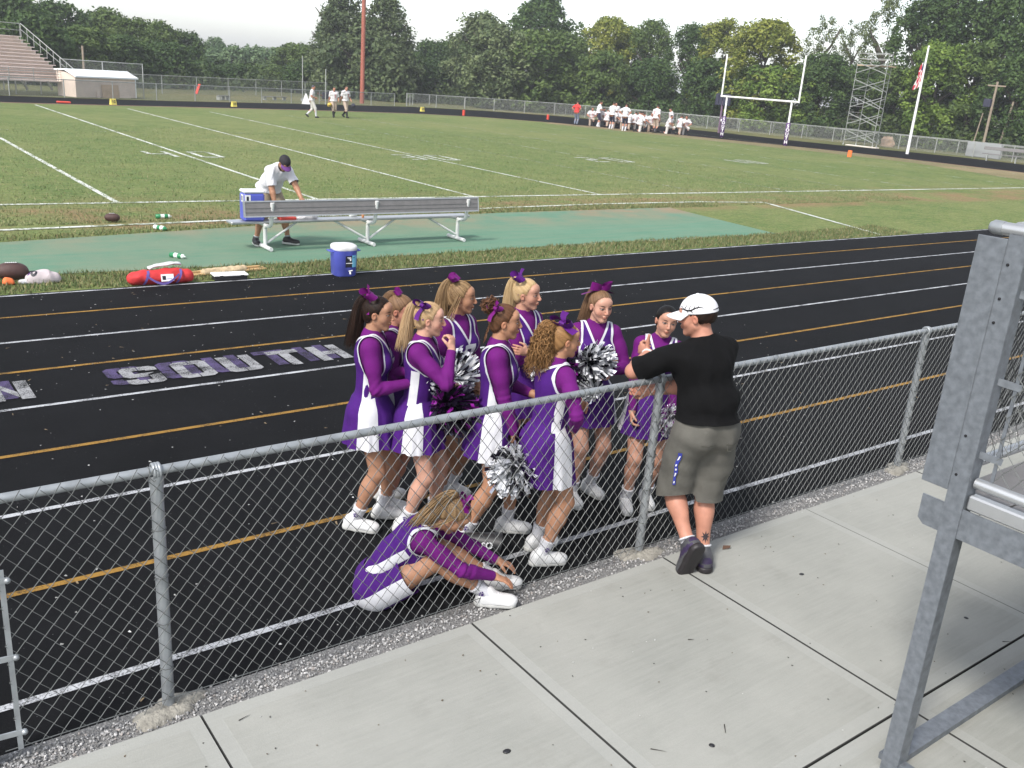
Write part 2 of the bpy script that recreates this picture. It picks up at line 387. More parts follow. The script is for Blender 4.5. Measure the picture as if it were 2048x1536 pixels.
def digit(ch, x, y, w, h, mb):
    t = .16
    seg = dict(t=[(0, h), (w, h)], m=[(0, h/2), (w, h/2)], b=[(0, 0), (w, 0)], a=[(0, h/2), (0, h)], c=[(w, h/2), (w, h)], d=[(0, 0), (0, h/2)], e=[(w, 0), (w, h/2)])
    for k in {'4': 'amce', '3': 'tmbce', '2': 'tmbcd', '0': 'tbacde', '1': 'ce'}[ch]: strip([(x+p, y+q) for p, q in seg[k]], t, .0005, 'chalk', mb)
for i, ch in ((1, '4'), (3, '3'), (5, '2'), (7, '1')):
    X = 5.02+4.572*i; digit(ch, X-1.05, 25.6, .62, 1.6, mb); digit('0', X+.4, 25.6, .62, 1.6, mb)
tag(mb.build('field_numbers'), kind='structure')
# green carpet under the bench
sheet('bench_mat', [(-8, 9.78), (1.8, 9.72), (6.1, 9.5), (12.9, 9.72), (18.45, 9.6), (18.98, 13.72), (13.1, 13.66), (7.76, 13.15), (2.2, 12.25), (-8, 11.6)], -.004, 'green_mat')
mb = MB(); strip([(9.5, 9.57), (13, 9.63), (18.5, 9.55)], .05, .0005, 'chalk_worn', mb); tag(mb.build('mat_edge_line'), kind='structure')
# grass tufts along the edge of the track and of the mat
rng = np.random.RandomState(5)
mat('tuft', rough=.8, attr='Col')
def tufts(name, n, fx, size, parent=None, pal=((.085, .125, .04), (.15, .155, .06), (.24, .20, .10))):
    x, y, keep = fx(n); P = np.stack([x, y, np.full(len(x), -.011)], 1); n = len(P)
    a = rng.rand(n)*6.28; L = size*(.5+rng.rand(n)); ln = rng.normal(size=(n, 2))*.45*L[:, None]; w = .006+.006*rng.rand(n)
    sd = np.stack([np.cos(a), np.sin(a), 0*a], 1)*w[:, None]
    V = np.stack([P-sd, P+sd, P+np.stack([ln[:, 0], ln[:, 1], L], 1)], 1).reshape(-1, 3)
    C = np.array(pal)[rng.choice(len(pal), n, p=(.45, .35, .20))]*(.75+.5*rng.rand(n))[:, None]
    me = np_mesh(name, V, np.arange(3*n).reshape(-1, 3), 'tuft', False); set_col(me, np.repeat(C, 3, 0)); return tag(link(name, me), kind='stuff')
def edge_strip(n):
    x = -3+rng.rand(n)*26; u = rng.rand(n); lo = 8.66+.05*np.sin(x*3.1); hi = np.interp(x, [-3, 1.8, 6.1, 12.9, 18.4, 23], [9.74, 9.72, 9.5, 9.7, 9.62, 9.9])+.06*np.sin(x*5)
    return x, lo+(hi-lo)*u, None
tufts('edge_grass', 26000, edge_strip, .055)
def bench_strip(n):
    x = -3+rng.rand(n)*24; lo = np.interp(x, [-8, 2.2, 7.8, 13.1, 19, 24], [11.62, 12.25, 13.15, 13.66, 13.7, 13.6]); return x, lo+np.abs(rng.normal(size=n))*.35, None
tufts('bench_grass', 9000, bench_strip, .045)
def field_patch(n):
    x = -2+rng.rand(n)*34; y = 13.8+rng.rand(n)**2.0*24; return x, y, None
tufts('field_grass', 60000, field_patch, .040, pal=((.105, .150, .050), (.165, .185, .075), (.24, .22, .115)))
# pavement of cast slabs, each with its own edge
walk = tag(empty('sidewalk', (0, 0, 0)), kind='structure')
MB().poly([(-6, -.55, -.068), (18, -.55, -.068), (18, -9, -.068), (-6, -9, -.068)], 'joint_dark').build('bedding', None, walk)
sb_ = MB().box((0, 0, 0), (1.5945, 1.8445, .09), 'concrete_slab', bev=.004); slab = sb_.mesh('slab'); slab.materials.append(MATS['joint_dark'])
for p_ in slab.polygons:
    if p_.normal.z < .3: p_.material_index = 1
for r_ in range(3):
    for i in range(-3, 9):
        o = link('slab', slab, walk, (1.16+1.6*i+.8, -1.475-1.853*r_, -.028+.002*((i*7+r_*3) % 3))); 
# gravel strip between pavement and track
tag(MB().poly([(-6, -.55, .0), (18, -.55, .0), (18, -.345, -.003), (-6, -.345, -.003)], 'gravel_base').build('gravel_bed'), kind='structure')
n = 5200; ico = np.array([[1, 0, 0], [-1, 0, 0], [0, 1, 0], [0, -1, 0], [0, 0, 1], [0, 0, -1]], float); icf = np.array([[0, 2, 4], [2, 1, 4], [1, 3, 4], [3, 0, 4], [2, 0, 5], [1, 2, 5], [3, 1, 5], [0, 3, 5]])
px = -.4+rng.rand(n)**1.3*10; py = -.452+rng.normal(size=n)*.046; py = np.clip(py, -.542, -.33); sz = .004+.006*rng.rand(n)**1.5
rot = np.array([np.array(Matrix.Rotation(a, 3, Vector(ax_))) for a, ax_ in zip(rng.rand(n)*6, rng.normal(size=(n, 3)))])
sc3 = sz[:, None]*(.7+.6*rng.rand(n, 3)); V = np.einsum('nij,nkj->nki', rot, ico[None]*sc3[:, None, :])+np.stack([px, py, .003+sz*.3], 1)[:, None, :]
F = (icf[None]+(np.arange(n)*6)[:, None, None]).reshape(-1, 3)
mat('pebble', rough=.9, attr='Col')
C = np.array([(.32, .315, .31), (.24, .238, .235), (.48, .47, .46), (.14, .14, .14), (.33, .30, .28)])[rng.choice(5, n, p=(.35, .25, .2, .12, .08))]
me = np_mesh('gravel', V.reshape(-1, 3), F, 'pebble', False); set_col(me, np.repeat(C, 6, 0)); tag(link('gravel', me), kind='stuff')
# bits of litter: white paper dots and dry stalks on the track and pavement
n = 520; mat('litter', rough=.9, attr='Col')
x = rng.rand(n)*11-.5; y = -.3+rng.rand(n)**.8*8.7; a = rng.rand(n)*6.28; L = np.where(rng.rand(n) < .22, .020, .007)*(.5+rng.rand(n)); w = .0042*(.6+rng.rand(n))
d = np.stack([np.cos(a), np.sin(a), 0*a], 1)*L[:, None]; e = np.stack([-np.sin(a), np.cos(a), 0*a], 1)*w[:, None]; P = np.stack([x, y, .004+0*x], 1); up = np.array([0, 0, .004])
V = np.stack([P-d-e, P+d-e+up, P+d+e, P-d+e+up], 1).reshape(-1, 3); C = np.where((L > .012)[:, None], np.array([[.20, .15, .09]]), np.array([[.46, .46, .45]]))*(.5+.6*rng.rand(n))[:, None]
me = np_mesh('litter', V, np.arange(4*n).reshape(-1, 4), 'litter', False); set_col(me, np.repeat(C, 4, 0)); tag(link('litter', me), kind='stuff')

n = 320; x = -.3+rng.rand(n)*8.5; y = -.58-rng.rand(n)**1.2*3.6; a = rng.rand(n)*6.28; tw = rng.rand(n) < .06; L = np.where(tw, .028, .0045)*(.5+rng.rand(n)); w = np.where(tw, .0022, .0038)*(.6+.6*rng.rand(n))
d = np.stack([np.cos(a), np.sin(a), 0*a], 1)*L[:, None]; e = np.stack([-np.sin(a), np.cos(a), 0*a], 1)*w[:, None]; P = np.stack([x, y, .0215+0*x], 1)
V = np.stack([P-d-e, P+d-e+up, P+d+e, P-d+e+up], 1).reshape(-1, 3); C = np.array([(.03, .026, .022), (.10, .07, .04), (.45, .45, .43)])[rng.choice(3, n, p=(.62, .25, .13))]
me = np_mesh('grit', V, np.arange(4*n).reshape(-1, 4), 'litter', False); set_col(me, np.repeat(C, 4, 0)); tag(link('grit', me), kind='stuff')
# ------------------------------------------------------------ near chain-link fence
FX0, FDX, FY, FH = 1.0528, 3.2196, -.4037, 1.2897
def chain_mesh(name, x0, x1, z0, z1, w=.078, h=.094, r=.0020, sides=4, weave=.0028, m='wire', phase=0, knuckle=.03):
    s = w/2; n = int((x1-x0)/s); rows = int(round((z1-z0)/(h/2))); V, F = [], []; o = 0
    zz = np.linspace(z1+knuckle*.3, z0, rows+1)
    for i in range(n+1):
        xc = x0+i*s; ph = (i+phase) % 2
        xs = np.array([xc+(s/2*1.04 if (j+ph) % 2 == 0 else -s/2*1.04) for j in range(rows+1)])
        ys = np.array([weave if (j+ph) % 2 == 0 else -weave for j in range(rows+1)])
        P = np.stack([xs, ys, zz], 1)
        if ph == 0: P[0, 2] += knuckle*.5; P[-1, 2] -= .02
        A, B = P[:-1], P[1:]; d = B-A; d /= np.linalg.norm(d, axis=1)[:, None]
        e1 = np.cross(d, [0, 1, 0]); e1 /= np.linalg.norm(e1, axis=1)[:, None]; e2 = np.cross(d, e1)
        k = rows
        ring = [np.stack([A+(e1*math.cos(t)+e2*math.sin(t))*r, B+(e1*math.cos(t)+e2*math.sin(t))*r], 1) for t in np.arange(sides)*2*pi/sides+.4]
        v = np.stack(ring, 1).reshape(-1, 3)     # k x sides x 2
        idx = np.arange(k)[:, None]*sides*2+np.arange(sides)[None]*2; nx = np.arange(k)[:, None]*sides*2+((np.arange(sides)+1) % sides)[None]*2
        f = np.stack([idx, nx, nx+1, idx+1], -1).reshape(-1, 4)
        V.append(v); F.append(f+o); o += len(v)
    return np_mesh(name, np.concatenate(V), np.concatenate(F), m, False)
fence = tag(empty('chain_link_fence', (FX0, FY, 0)), 'waist-high galvanised chain-link fence between the track and the pavement', 'fence')
posts = [FX0+FDX*i-FX0 for i in range(0, 6)]
pm = MB(); pm.tube([(0, 0, 0), (0, 0, FH-.03)], .029, 'galvanised', 16)
pm.tube([(0, 0, FH-.075), (0, 0, FH-.02)], .033, 'galvanised', 16)
ring = []
for j in range(13): a = 2*pi*j/12; ring.append((0, math.cos(a)*.031, FH+math.sin(a)*.031))
for dx in (-.012, 0, .012): pm.tube([(dx, y, z) for _, y, z in ring], .009, 'galvanised', 6, False)
pme = pm.mesh('post')
rngf = random.Random(3)
for x in posts:
    po = link('post', pme, fence, (x, 0, 0))
    fm = MB(); prof = []
    pts = [(.001, .030), (.05, .028), (.11, .020), (.16, .004), (.17, -.03)]
    V = []; F = []; n_ = 22
    for r_, z in pts:
        for j in range(n_):
            a = 2*pi*j/n_; rr = r_*(1+.28*math.sin(a*2+x)+.16*math.sin(a*5+x*3)+.1*rngf.random()); V.append((rr*math.cos(a)*1.0, rr*math.sin(a)*.55-.01, z+(.010*rngf.random() if z > 0 else 0)))
    for i in range(len(pts)-1):
        for j in range(n_): F.append((i*n_+j, i*n_+(j+1) % n_, (i+1)*n_+(j+1) % n_, (i+1)*n_+j))
    fm.add(V, F, 'concrete_rough', True); fm.build('footing', None, po)
MBt = MB(); MBt.tube([(-.75, 0, FH), (16.2, 0, FH)], .0215, 'galvanised', 16); MBt.build('top_rail', None, fence)
MB().tube([(2.55-FX0, 0, FH), (2.70-FX0, 0, FH)], .0235, 'galvanised', 14).build('rail_sleeve', None, fence)
MB().tube([(-.72, -.034, .082), (3, -.034, .078), (16, -.034, .08)], .0024, 'wire', 6).build('tension_wire', None, fence)
edges = [.40-FX0]+posts[1:]
for a, b in zip(edges[:-1], edges[1:]):
    o = link('chain_link', chain_mesh('chain_link', a, b-.02, .055, FH+.012), fence, (0, -.034, 0)); tag(o, kind='stuff')
ties = MB()
for x in posts:
    for z in (.25, .5, .75, 1.0):
        ring = [(x+math.cos(t)*.031, math.sin(t)*.033-.004, z) for t in np.arange(10)*2*pi/9]; ties.tube(ring, .0022, 'wire', 5)
        ties.tube([(x-.030, -.03, z), (x-.045, -.045, z+.012), (x-.04, -.045, z+.02)], .0022, 'wire', 5)
for i in range(22):
    x = .3+i*.62+.1*(i % 3)-FX0; ties.tube([(x, math.cos(t)*.024, FH+math.sin(t)*.024) for t in np.arange(10)*2*pi/9], .0022, 'wire', 5)
    ties.tube([(x, -.03, FH-.02), (x+.012, -.045, FH-.035), (x+.02, -.04, FH-.03)], .0022, 'wire', 5)
tag(ties.build('wire_ties', None, fence), kind='stuff')
tb = MB(); tb.bar((.395-FX0, -.034, .07), (.395-FX0, -.034, .98), .006, .022, 'galvanised'); tb.build('tension_bar', None, fence)
tp = MB(); tp.tube([(.27-FX0, 0, 0), (.27-FX0, 0, FH+.1)], .036, 'galvanised', 16); tp.build('terminal_post', None, fence)
for z in (.16, .55, .93):
    bd = MB(); bd.tube([(.27-FX0+math.cos(t)*.040, math.sin(t)*.040, z) for t in np.arange(13)*2*pi/12], .009, 'galvanised', 6, False)
    bd.bar((.27-FX0+.03, -.028, z), (.41-FX0, -.038, z), .008, .026, 'galvanised'); bd.lathe([(.001, -.012), (.013, -.008), (.013, .008), (.001, .012)], (.415-FX0, -.042, z), 'galvanised', 8, Matrix.Rotation(pi/2, 3, 'X')); bd.build('band_clamp', None, fence)

# ------------------------------------------------------------ bleacher corner in the right foreground
bl = tag(empty('bleacher', (3.8, -2.6, 0)), 'galvanised bleacher corner with guard rail standing on the pavement at the right', 'bleacher')
B = lambda x, y, z: (x-3.8, y+2.6, z)
mat('dark_hole', (.01, .01, .012), .9)
g = MB(); g.box(B(3.803, -2.640, 1.33), (.008, .080, 2.62), 'galvanised_spangle'); g.box(B(3.840, -2.678, 1.33), (.080, .008, 2.62), 'galvanised_spangle')
cp = g.build('corner_post', None, bl)
g = MB(); g.box(B(3.796, -2.540, 2.07), (.006, .122, 1.10), 'galvanised_spangle', bev=.002); g.build('cover_plate', None, bl)
g = MB()
for z in (1.60, 1.78, 2.28, 2.38, 2.52): g.lathe([(.001, 0), (.0062, 0), (.0062, .003), (.001, .0035)], B(3.7985, -2.622, z), 'dark_hole', 10, Matrix.Rotation(-pi/2, 3, 'Y'))
g.build('bolt_holes', None, bl)
g = MB()
prof = [(-.055, 1.34), (-.025, 1.315), (3.6, 1.315), (3.6, 1.455), (-.055, 1.455)]
V = [B(3.803, -2.56-a+.0, z) for a, z in prof]+[B(3.812, -2.56-a, z) for a, z in prof]
# side beam, cut at the corner
V = [B(3.806, -2.55-a, z) for a, z in prof]+[B(3.814, -2.55-a, z) for a, z in prof]; k = len(prof)
g.add(V, [tuple(range(k)), tuple(range(k, 2*k))[::-1]]+[(i, (i+1) % k, k+(i+1) % k, k+i) for i in range(k)], 'galvanised_spangle')
g.build('side_beam', None, bl)
g = MB(); g.box(B(3.835, -4.53, 1.493), (.055, 3.68, .068), 'aluminium', bev=.008); g.build('toe_board', None, bl)
g = MB(); g.tube([B(3.85, -2.69, 1.575), B(3.85, -6.2, 1.575)], .0245, 'aluminium', 16); g.build('bottom_rail', None, bl)
g = MB(); g.tube([B(3.83, -2.52, 2.655), B(3.83, -6.2, 2.655)], .0265, 'aluminium', 16); g.lathe([(.001, 0), (.02, -.004), (.029, -.018), (.029, -.06)], B(3.83, -2.50, 2.655), 'galvanised', 16, Matrix.Rotation(-pi/2, 3, 'X')); g.build('top_rail', None, bl)
g = MB(); g.tube([B(3.87, -2.60, 2.66), B(9.5, -2.60, 2.66)], .0265, 'aluminium', 16); g.build('front_rail', None, bl)
g = MB(); g.tube([B(3.87, -2.63, 2.53), B(3.87, -6.2, 2.53)], .024, 'aluminium', 14); g.build('middle_rail', None, bl)
g = MB(); g.tube([B(3.86, -2.56, 1.575), B(9.5, -2.56, 1.575)], .0245, 'aluminium', 14); g.build('front_bottom_rail', None, bl)
o = link('chain_link', chain_mesh('chain_link', 0, 3.2, 1.60, 2.51, r=.0022, knuckle=0), bl, B(3.86, -2.76, 0)); o.rotation_euler = (0, 0, -pi/2); tag(o, kind='stuff')
o = link('chain_link', chain_mesh('chain_link', 0, 5.4, 1.60, 2.63, r=.0022, knuckle=0), bl, B(3.95, -2.59, 0)); tag(o, kind='stuff')
g = MB(); g.bar(B(3.865, -2.745, 1.58), B(3.865, -2.745, 2.53), .014, .007, 'galvanised_spangle'); g.build('tension_bar', None, bl)
for z in (1.70, 2.03, 2.40): MB().bar(B(3.825, -2.655, z+.012), B(3.868, -2.765, z-.004), .007, .030, 'galvanised_spangle').build('strap', None, bl)
pl = MB().box((0, 0, 0), (5.6, .235, .045), 'aluminium_dull', bev=.006).mesh('plank')
for i in range(14): link('plank', pl, bl, B(6.66, -2.69-.243*i, 1.475))
g = MB(); g.bar(B(3.86, -2.60, .03), B(9.5, -2.60, .03), .095, .05, 'galvanised_spangle'); g.build('ground_sill', None, bl)
g = MB(); g.bar(B(3.84, -2.66, .06), B(3.84, -6.2, .06), .05, .06, 'galvanised_spangle')
g.build('side_sill', None, bl)
pst = MB().box((0, 0, .72), (.07, .07, 1.42), 'galvanised_spangle').mesh('support_post')
for x in (5.6, 7.4, 9.2):
    for y in (-3.4, -5.4): link('support_post', pst, bl, B(x, y, 0))
# loop of cable tied to the sill
cb = MB(); cb.tube([(4.85+.17*math.cos(t)+.12, -2.52+.085*math.sin(t), .012) for t in np.linspace(-2.6, 2.6, 18)], .006, mat('cable_grey', (.10, .10, .095), .7), 6)
tag(cb.build('cable_loop'), 'thin grey cable loop lying on the slab joint by the bleacher sill', 'cable')
# ------------------------------------------------------------ distance-field surfaces for bodies and clothes
def npv(v): return np.array(v, np.float64)
def unit(v): v = npv(v); return v/(np.linalg.norm(v)+1e-12)
def rotx(a): c, s = math.cos(a), math.sin(a); return np.array([[1, 0, 0], [0, c, -s], [0, s, c]])
def roty(a): c, s = math.cos(a), math.sin(a); return np.array([[c, 0, s], [0, 1, 0], [-s, 0, c]])
def rotz(a): c, s = math.cos(a), math.sin(a); return np.array([[c, -s, 0], [s, c, 0], [0, 0, 1]])
def frame(ydir, zhint):
    y = unit(ydir); x = unit(np.cross(y, npv(zhint))); z = np.cross(x, y)
    return np.stack([x, y, z], 1)
def cap(a, b, ra, rb, k=.02): return ('c', npv(a), npv(b), ra, rb, k)
def ell(c, r, Rm=None, k=.02, sub=False): return ('s' if sub else 'e', npv(c), npv(r), np.eye(3) if Rm is None else Rm, k)
def axis(lo, hi, base, fine):
    # monotone coordinates: step `base`, finer inside the given (lo, hi, step) intervals
    xs = [lo]
    while xs[-1] < hi:
        st = base
        for a, b, s in fine:
            if a-s <= xs[-1] <= b: st = min(st, s)
        xs.append(xs[-1]+st)
    return np.array(xs, np.float32)
def surface(prims, base=.012, fine=(), infl=0.0, floor=None, pad=.0):
    lo = np.full(3, 1e9); hi = np.full(3, -1e9)
    for p in prims:
        if p[0] == 'c':
            r = max(p[3], p[4])+infl; l = np.minimum(p[1], p[2])-r; h = np.maximum(p[1], p[2])+r
        elif p[0] == 'e':
            e = np.abs(p[3]) @ (p[2]+infl); l = p[1]-e; h = p[1]+e
        else: continue
        lo = np.minimum(lo, l); hi = np.maximum(hi, h)
    lo -= base*2.5+pad; hi += base*2.5+pad
    ax = [axis(lo[i], hi[i], base, [(f[0][i], f[1][i], f[2]) for f in fine]) for i in range(3)]
    X, Y, Z = ax
    F = np.full((len(X), len(Y), len(Z)), .2, np.float32)
    for p in prims:
        k = p[-1]; mg = max(.035, base*2.2, k*1.2)
        if p[0] == 'c':
            r = max(p[3], p[4])+infl+mg; l = np.minimum(p[1], p[2])-r; h = np.maximum(p[1], p[2])+r
        else:
            e = np.abs(p[3]) @ (p[2]+infl)+mg; l = p[1]-e; h = p[1]+e
        ix = [slice(max(0, int(np.searchsorted(ax[i], l[i]))-1), int(np.searchsorted(ax[i], h[i]))+1) for i in range(3)]
        x = X[ix[0]][:, None, None]; y = Y[ix[1]][None, :, None]; z = Z[ix[2]][None, None, :]
        if x.size == 0 or y.size == 0 or z.size == 0: continue
        if p[0] == 'c':
            a, b = p[1], p[2]; d = b-a; L2 = max(d @ d, 1e-9)
            t = np.clip(((x-a[0])*d[0]+(y-a[1])*d[1]+(z-a[2])*d[2])/L2, 0, 1)
            D = np.sqrt((x-a[0]-t*d[0])**2+(y-a[1]-t*d[1])**2+(z-a[2]-t*d[2])**2)-(p[3]+(p[4]-p[3])*t)-infl
        else:
            c, r, Rm = p[1], p[2]+(infl if p[0] == 'e' else 0), p[3]
            q = [(x-c[0])*Rm[0, j]+(y-c[1])*Rm[1, j]+(z-c[2])*Rm[2, j] for j in range(3)]
            k0 = np.sqrt((q[0]/r[0])**2+(q[1]/r[1])**2+(q[2]/r[2])**2)
            k1 = np.sqrt((q[0]/r[0]**2)**2+(q[1]/r[1]**2)**2+(q[2]/r[2]**2)**2)+1e-9
            D = k0*(k0-1)/k1
        S = F[ix[0], ix[1], ix[2]]
        if p[0] == 's':
            D = -D; h_ = np.clip(.5-.5*(S-D)/k, 0, 1); S[...] = S+(D-S)*h_+k*h_*(1-h_)
        else:
            D = np.minimum(D, .2); h_ = np.clip(.5+.5*(S-D)/k, 0, 1); S[...] = S+(D-S)*h_-k*h_*(1-h_)
    if floor is not None: F = np.maximum(F, (floor-Z)[None, None, :])
    return surfnets(F, X, Y, Z)
_CO = [(0, 0, 0), (1, 0, 0), (0, 1, 0), (1, 1, 0), (0, 0, 1), (1, 0, 1), (0, 1, 1), (1, 1, 1)]
_ED = [(0, 1), (2, 3), (4, 5), (6, 7), (0, 2), (1, 3), (4, 6), (5, 7), (0, 4), (1, 5), (2, 6), (3, 7)]
def surfnets(F, X, Y, Z):
    S = F < 0
    n = np.zeros(tuple(d-1 for d in F.shape), np.uint8)
    for c in _CO: n += S[c[0]:S.shape[0]-1+c[0], c[1]:S.shape[1]-1+c[1], c[2]:S.shape[2]-1+c[2]]
    ci, cj, ck = np.nonzero((n > 0) & (n < 8))
    idx = np.full(n.shape, -1, np.int32); idx[ci, cj, ck] = np.arange(len(ci))
    P = np.zeros((len(ci), 8, 3), np.float32); V = np.zeros((len(ci), 8), np.float32)
    for a, c in enumerate(_CO):
        P[:, a, 0] = X[ci+c[0]]; P[:, a, 1] = Y[cj+c[1]]; P[:, a, 2] = Z[ck+c[2]]; V[:, a] = F[ci+c[0], cj+c[1], ck+c[2]]
    A = np.zeros((len(ci), 3), np.float32); W = np.zeros(len(ci), np.float32)
    for a, b in _ED:
        va, vb = V[:, a], V[:, b]; m = (va < 0) != (vb < 0)
        t = np.where(m, va/np.where(m, va-vb, 1), 0)
        A += np.where(m[:, None], P[:, a]+(P[:, b]-P[:, a])*t[:, None], 0); W += m
    A /= W[:, None]
    Q = []
    for axn in range(3):
        sl0 = [slice(None)]*3; sl1 = [slice(None)]*3
        sl0[axn] = slice(0, -1); sl1[axn] = slice(1, None)
        ch = S[tuple(sl0)] != S[tuple(sl1)]
        i, j, k = np.nonzero(ch); g = [i, j, k]
        o1, o2 = [q for q in range(3) if q != axn]
        ok = (g[o1] > 0) & (g[o2] > 0) & (g[o1] < n.shape[o1]) & (g[o2] < n.shape[o2])
        g = [q[ok] for q in g]
        ins = S[g[0], g[1], g[2]]
        def cell(d1, d2):
            h = list(g); h[o1] = g[o1]-d1; h[o2] = g[o2]-d2
            return idx[h[0], h[1], h[2]]
        q = np.stack([cell(1, 1), cell(0, 1), cell(0, 0), cell(1, 0)], 1)
        flip = ins if axn != 1 else ~ins
        q = np.where(flip[:, None], q, q[:, ::-1])
        Q.append(q)
    Q = np.concatenate(Q); Q = Q[(Q >= 0).all(1)]
    return A, Q
def tris(Q): return np.concatenate([Q[:, [0, 1, 2]], Q[:, [0, 2, 3]]])
def clip(V, T, s):
    # keep the part of a triangle mesh where s > 0
    s = np.asarray(s, np.float32); s = np.where(np.abs(s) < 1e-6, 1e-6, s)
    pos = s[T] > 0; cnt = pos.sum(1)
    out = [T[cnt == 3]]; newV = []; key = {}
    base = len(V); ext = []
    def cut(a, b):
        k = (a, b) if a < b else (b, a)
        if k not in key:
            t = s[a]/(s[a]-s[b]); ext.append((a, b, t)); key[k] = base+len(ext)-1
        return key[k]
    extra = []
    for tri, ps in zip(T[(cnt == 1) | (cnt == 2)].tolist(), pos[(cnt == 1) | (cnt == 2)].tolist()):
        c = sum(ps)
        i = ps.index(True) if c == 1 else ps.index(False)
        a, b, d = tri[i], tri[(i+1) % 3], tri[(i+2) % 3]
        ab, ad = cut(a, b), cut(a, d)
        if c == 1: extra.append((a, ab, ad))
        else: extra.append((ab, b, d)); extra.append((ab, d, ad))
    if extra: out.append(np.array(extra, np.int64))
    T2 = np.concatenate(out)
    if ext:
        E_ = np.array([(a, b) for a, b, _ in ext]); t = np.array([e[2] for e in ext])[:, None]
        V = np.concatenate([V, V[E_[:, 0]]+(V[E_[:, 1]]-V[E_[:, 0]])*t])
    used = np.unique(T2); rm = np.full(len(V), -1, np.int64); rm[used] = np.arange(len(used))
    return V[used], rm[T2]

def sdf_at(prims, V):
    D = np.full(len(V), 9.0)
    for p in prims:
        if p[0] == 'c':
            a, b = p[1], p[2]; d = b-a; t = np.clip((V-a) @ d/max(d @ d, 1e-9), 0, 1)
            D = np.minimum(D, np.linalg.norm(V-a-t[:, None]*d, axis=1)-(p[3]+(p[4]-p[3])*t))
        elif p[0] == 'e':
            q = (V-p[1]) @ p[3]; k0 = np.linalg.norm(q/p[2], axis=1); k1 = np.linalg.norm(q/p[2]**2, axis=1)+1e-9
            D = np.minimum(D, k0*(k0-1)/k1)
    return D
# ------------------------------------------------------------ the far side of the field
mat('weathered_metal', (.36, .37, .35), .6, .3, noise=.15, nscale=3)
mat('light_concrete', (.60, .55, .48), .85, noise=.12, nscale=1.2)
mat('bleacher_plank', (.82, .69, .63), .55, .15, noise=.08, nscale=2)
mat('pole_red', (.34, .105, .07), .75, noise=.12, nscale=2)
mat('pole_wood', (.27, .22, .165), .9, noise=.25, nscale=3)
mat('goal_white', (.80, .80, .78), .45)
mat('pad_purple', (.085, .03, .14), .7)
mat('marker_yellow', (.70, .58, .12), .7)
mat('signal_red', (.62, .055, .03), .6)
mat('signal_orange', (.75, .16, .03), .6)
mat('siding', (.70, .58, .49), .8, noise=.08, nscale=2)
mat('roof_white', (.78, .80, .80), .5)
mat('plywood', (.55, .40, .27), .85, noise=.15, nscale=4)
mat('dark_sign', (.03, .03, .055), .7)
# far fence, following the outside of the track
def fence_run(name, label, path, h, gap, r=.028, mesh_r=.005, dia=.16, mesh=True):
    f = tag(empty(name, (path[0][0], path[0][1], -.01)), label, 'fence'); ox, oy = path[0]
    pts = [Vector((*p, 0)) for p in path]; seg = [(b-a).length for a, b in zip(pts[:-1], pts[1:])]; tot = sum(seg)
    def at(s):
        for a, b, L in zip(pts[:-1], pts[1:], seg):
            if s <= L+1e-6: return a+(b-a)*(s/L)
            s -= L
        return pts[-1]
    o3 = Vector((ox, oy, 0)); n = max(1, int(tot/gap))
    MBr = MB(); MBr.tube([p-o3+Vector((0, 0, h)) for p in pts], r, 'weathered_metal', 6); MBr.build('top_rail', None, f)
    pme = MB().tube([(0, 0, 0), (0, 0, h+.03)], r*1.25, 'weathered_metal', 8).mesh('post')
    for i in range(n+1): link('post', pme, f, at(tot*i/n)-o3)
    if mesh:
        V, F = [], []; s = 0; o = 0
        step = dia/2; k = int(tot/step); rows = int(h/step)
        for fam in (1, -1):
            for i in range(-rows, k+rows):
                s0, s1 = i*step, i*step+fam*h
                a0, a1 = max(0, min(tot, s0)), max(0, min(tot, s1))
                if abs(a1-a0) < .01: continue
                z0 = (a0-s0)/(s1-s0)*h; z1 = (a1-s0)/(s1-s0)*h
                A = at(a0)-o3; B_ = at(a1)-o3; w = mesh_r
                V += [(A.x, A.y, z0-w), (B_.x, B_.y, z1-w), (B_.x, B_.y, z1+w), (A.x, A.y, z0+w)]; F.append((o, o+1, o+2, o+3)); o += 4
        me = bpy.data.meshes.new('chain_link'); me.from_pydata(V, [], F); me.materials.append(MATS['weathered_metal']); tag(link('chain_link', me, f), kind='stuff')
    return f
fence_run('far_fence', 'low chain-link fence along the far straight left of the red light pole', [(-6, 57.2), (9.2, 58.9), (13.9, 59.8), (20, 61.8), (32.3, 67.1), (42.4, 71.0)], 1.05, 3.05)
fence_run('far_fence', 'low chain-link fence round the end of the track behind the goalpost', [(44.2, 72.0), (52, 71.2), (58.4, 68.5), (63.3, 63.2), (65.8, 57.8), (68.2, 52.2), (69.4, 46.5), (69.6, 40), (69.9, 33), (69.5, 25), (66, 12), (58, 2)], 1.12, 3.0)
fence_run('gate', 'open chain-link gate leaf beside the far fence gap', [(44.6, 72.6), (46.5, 74.8)], 1.05, 1.2, mesh=False)
fence_run('back_fence', 'second chain-link fence among the trees behind the track bend', [(50, 77.5), (62, 73.0), (70, 62.5), (73.2, 52), (73.6, 42), (73.3, 28)], .95, 3.4, mesh=False)
fence_run('field_fence', 'distant practice field fence below the trees at the left', [(19.2, 70.5), (29, 76), (42, 84)], 1.35, 3.4, mesh_r=.004)
fence_run('tall_fence', 'tall chain-link backstop above the white roofed shed', [(13.4, 62.8), (18.5, 62.9)], 2.2, 1.75, mesh_r=.003)
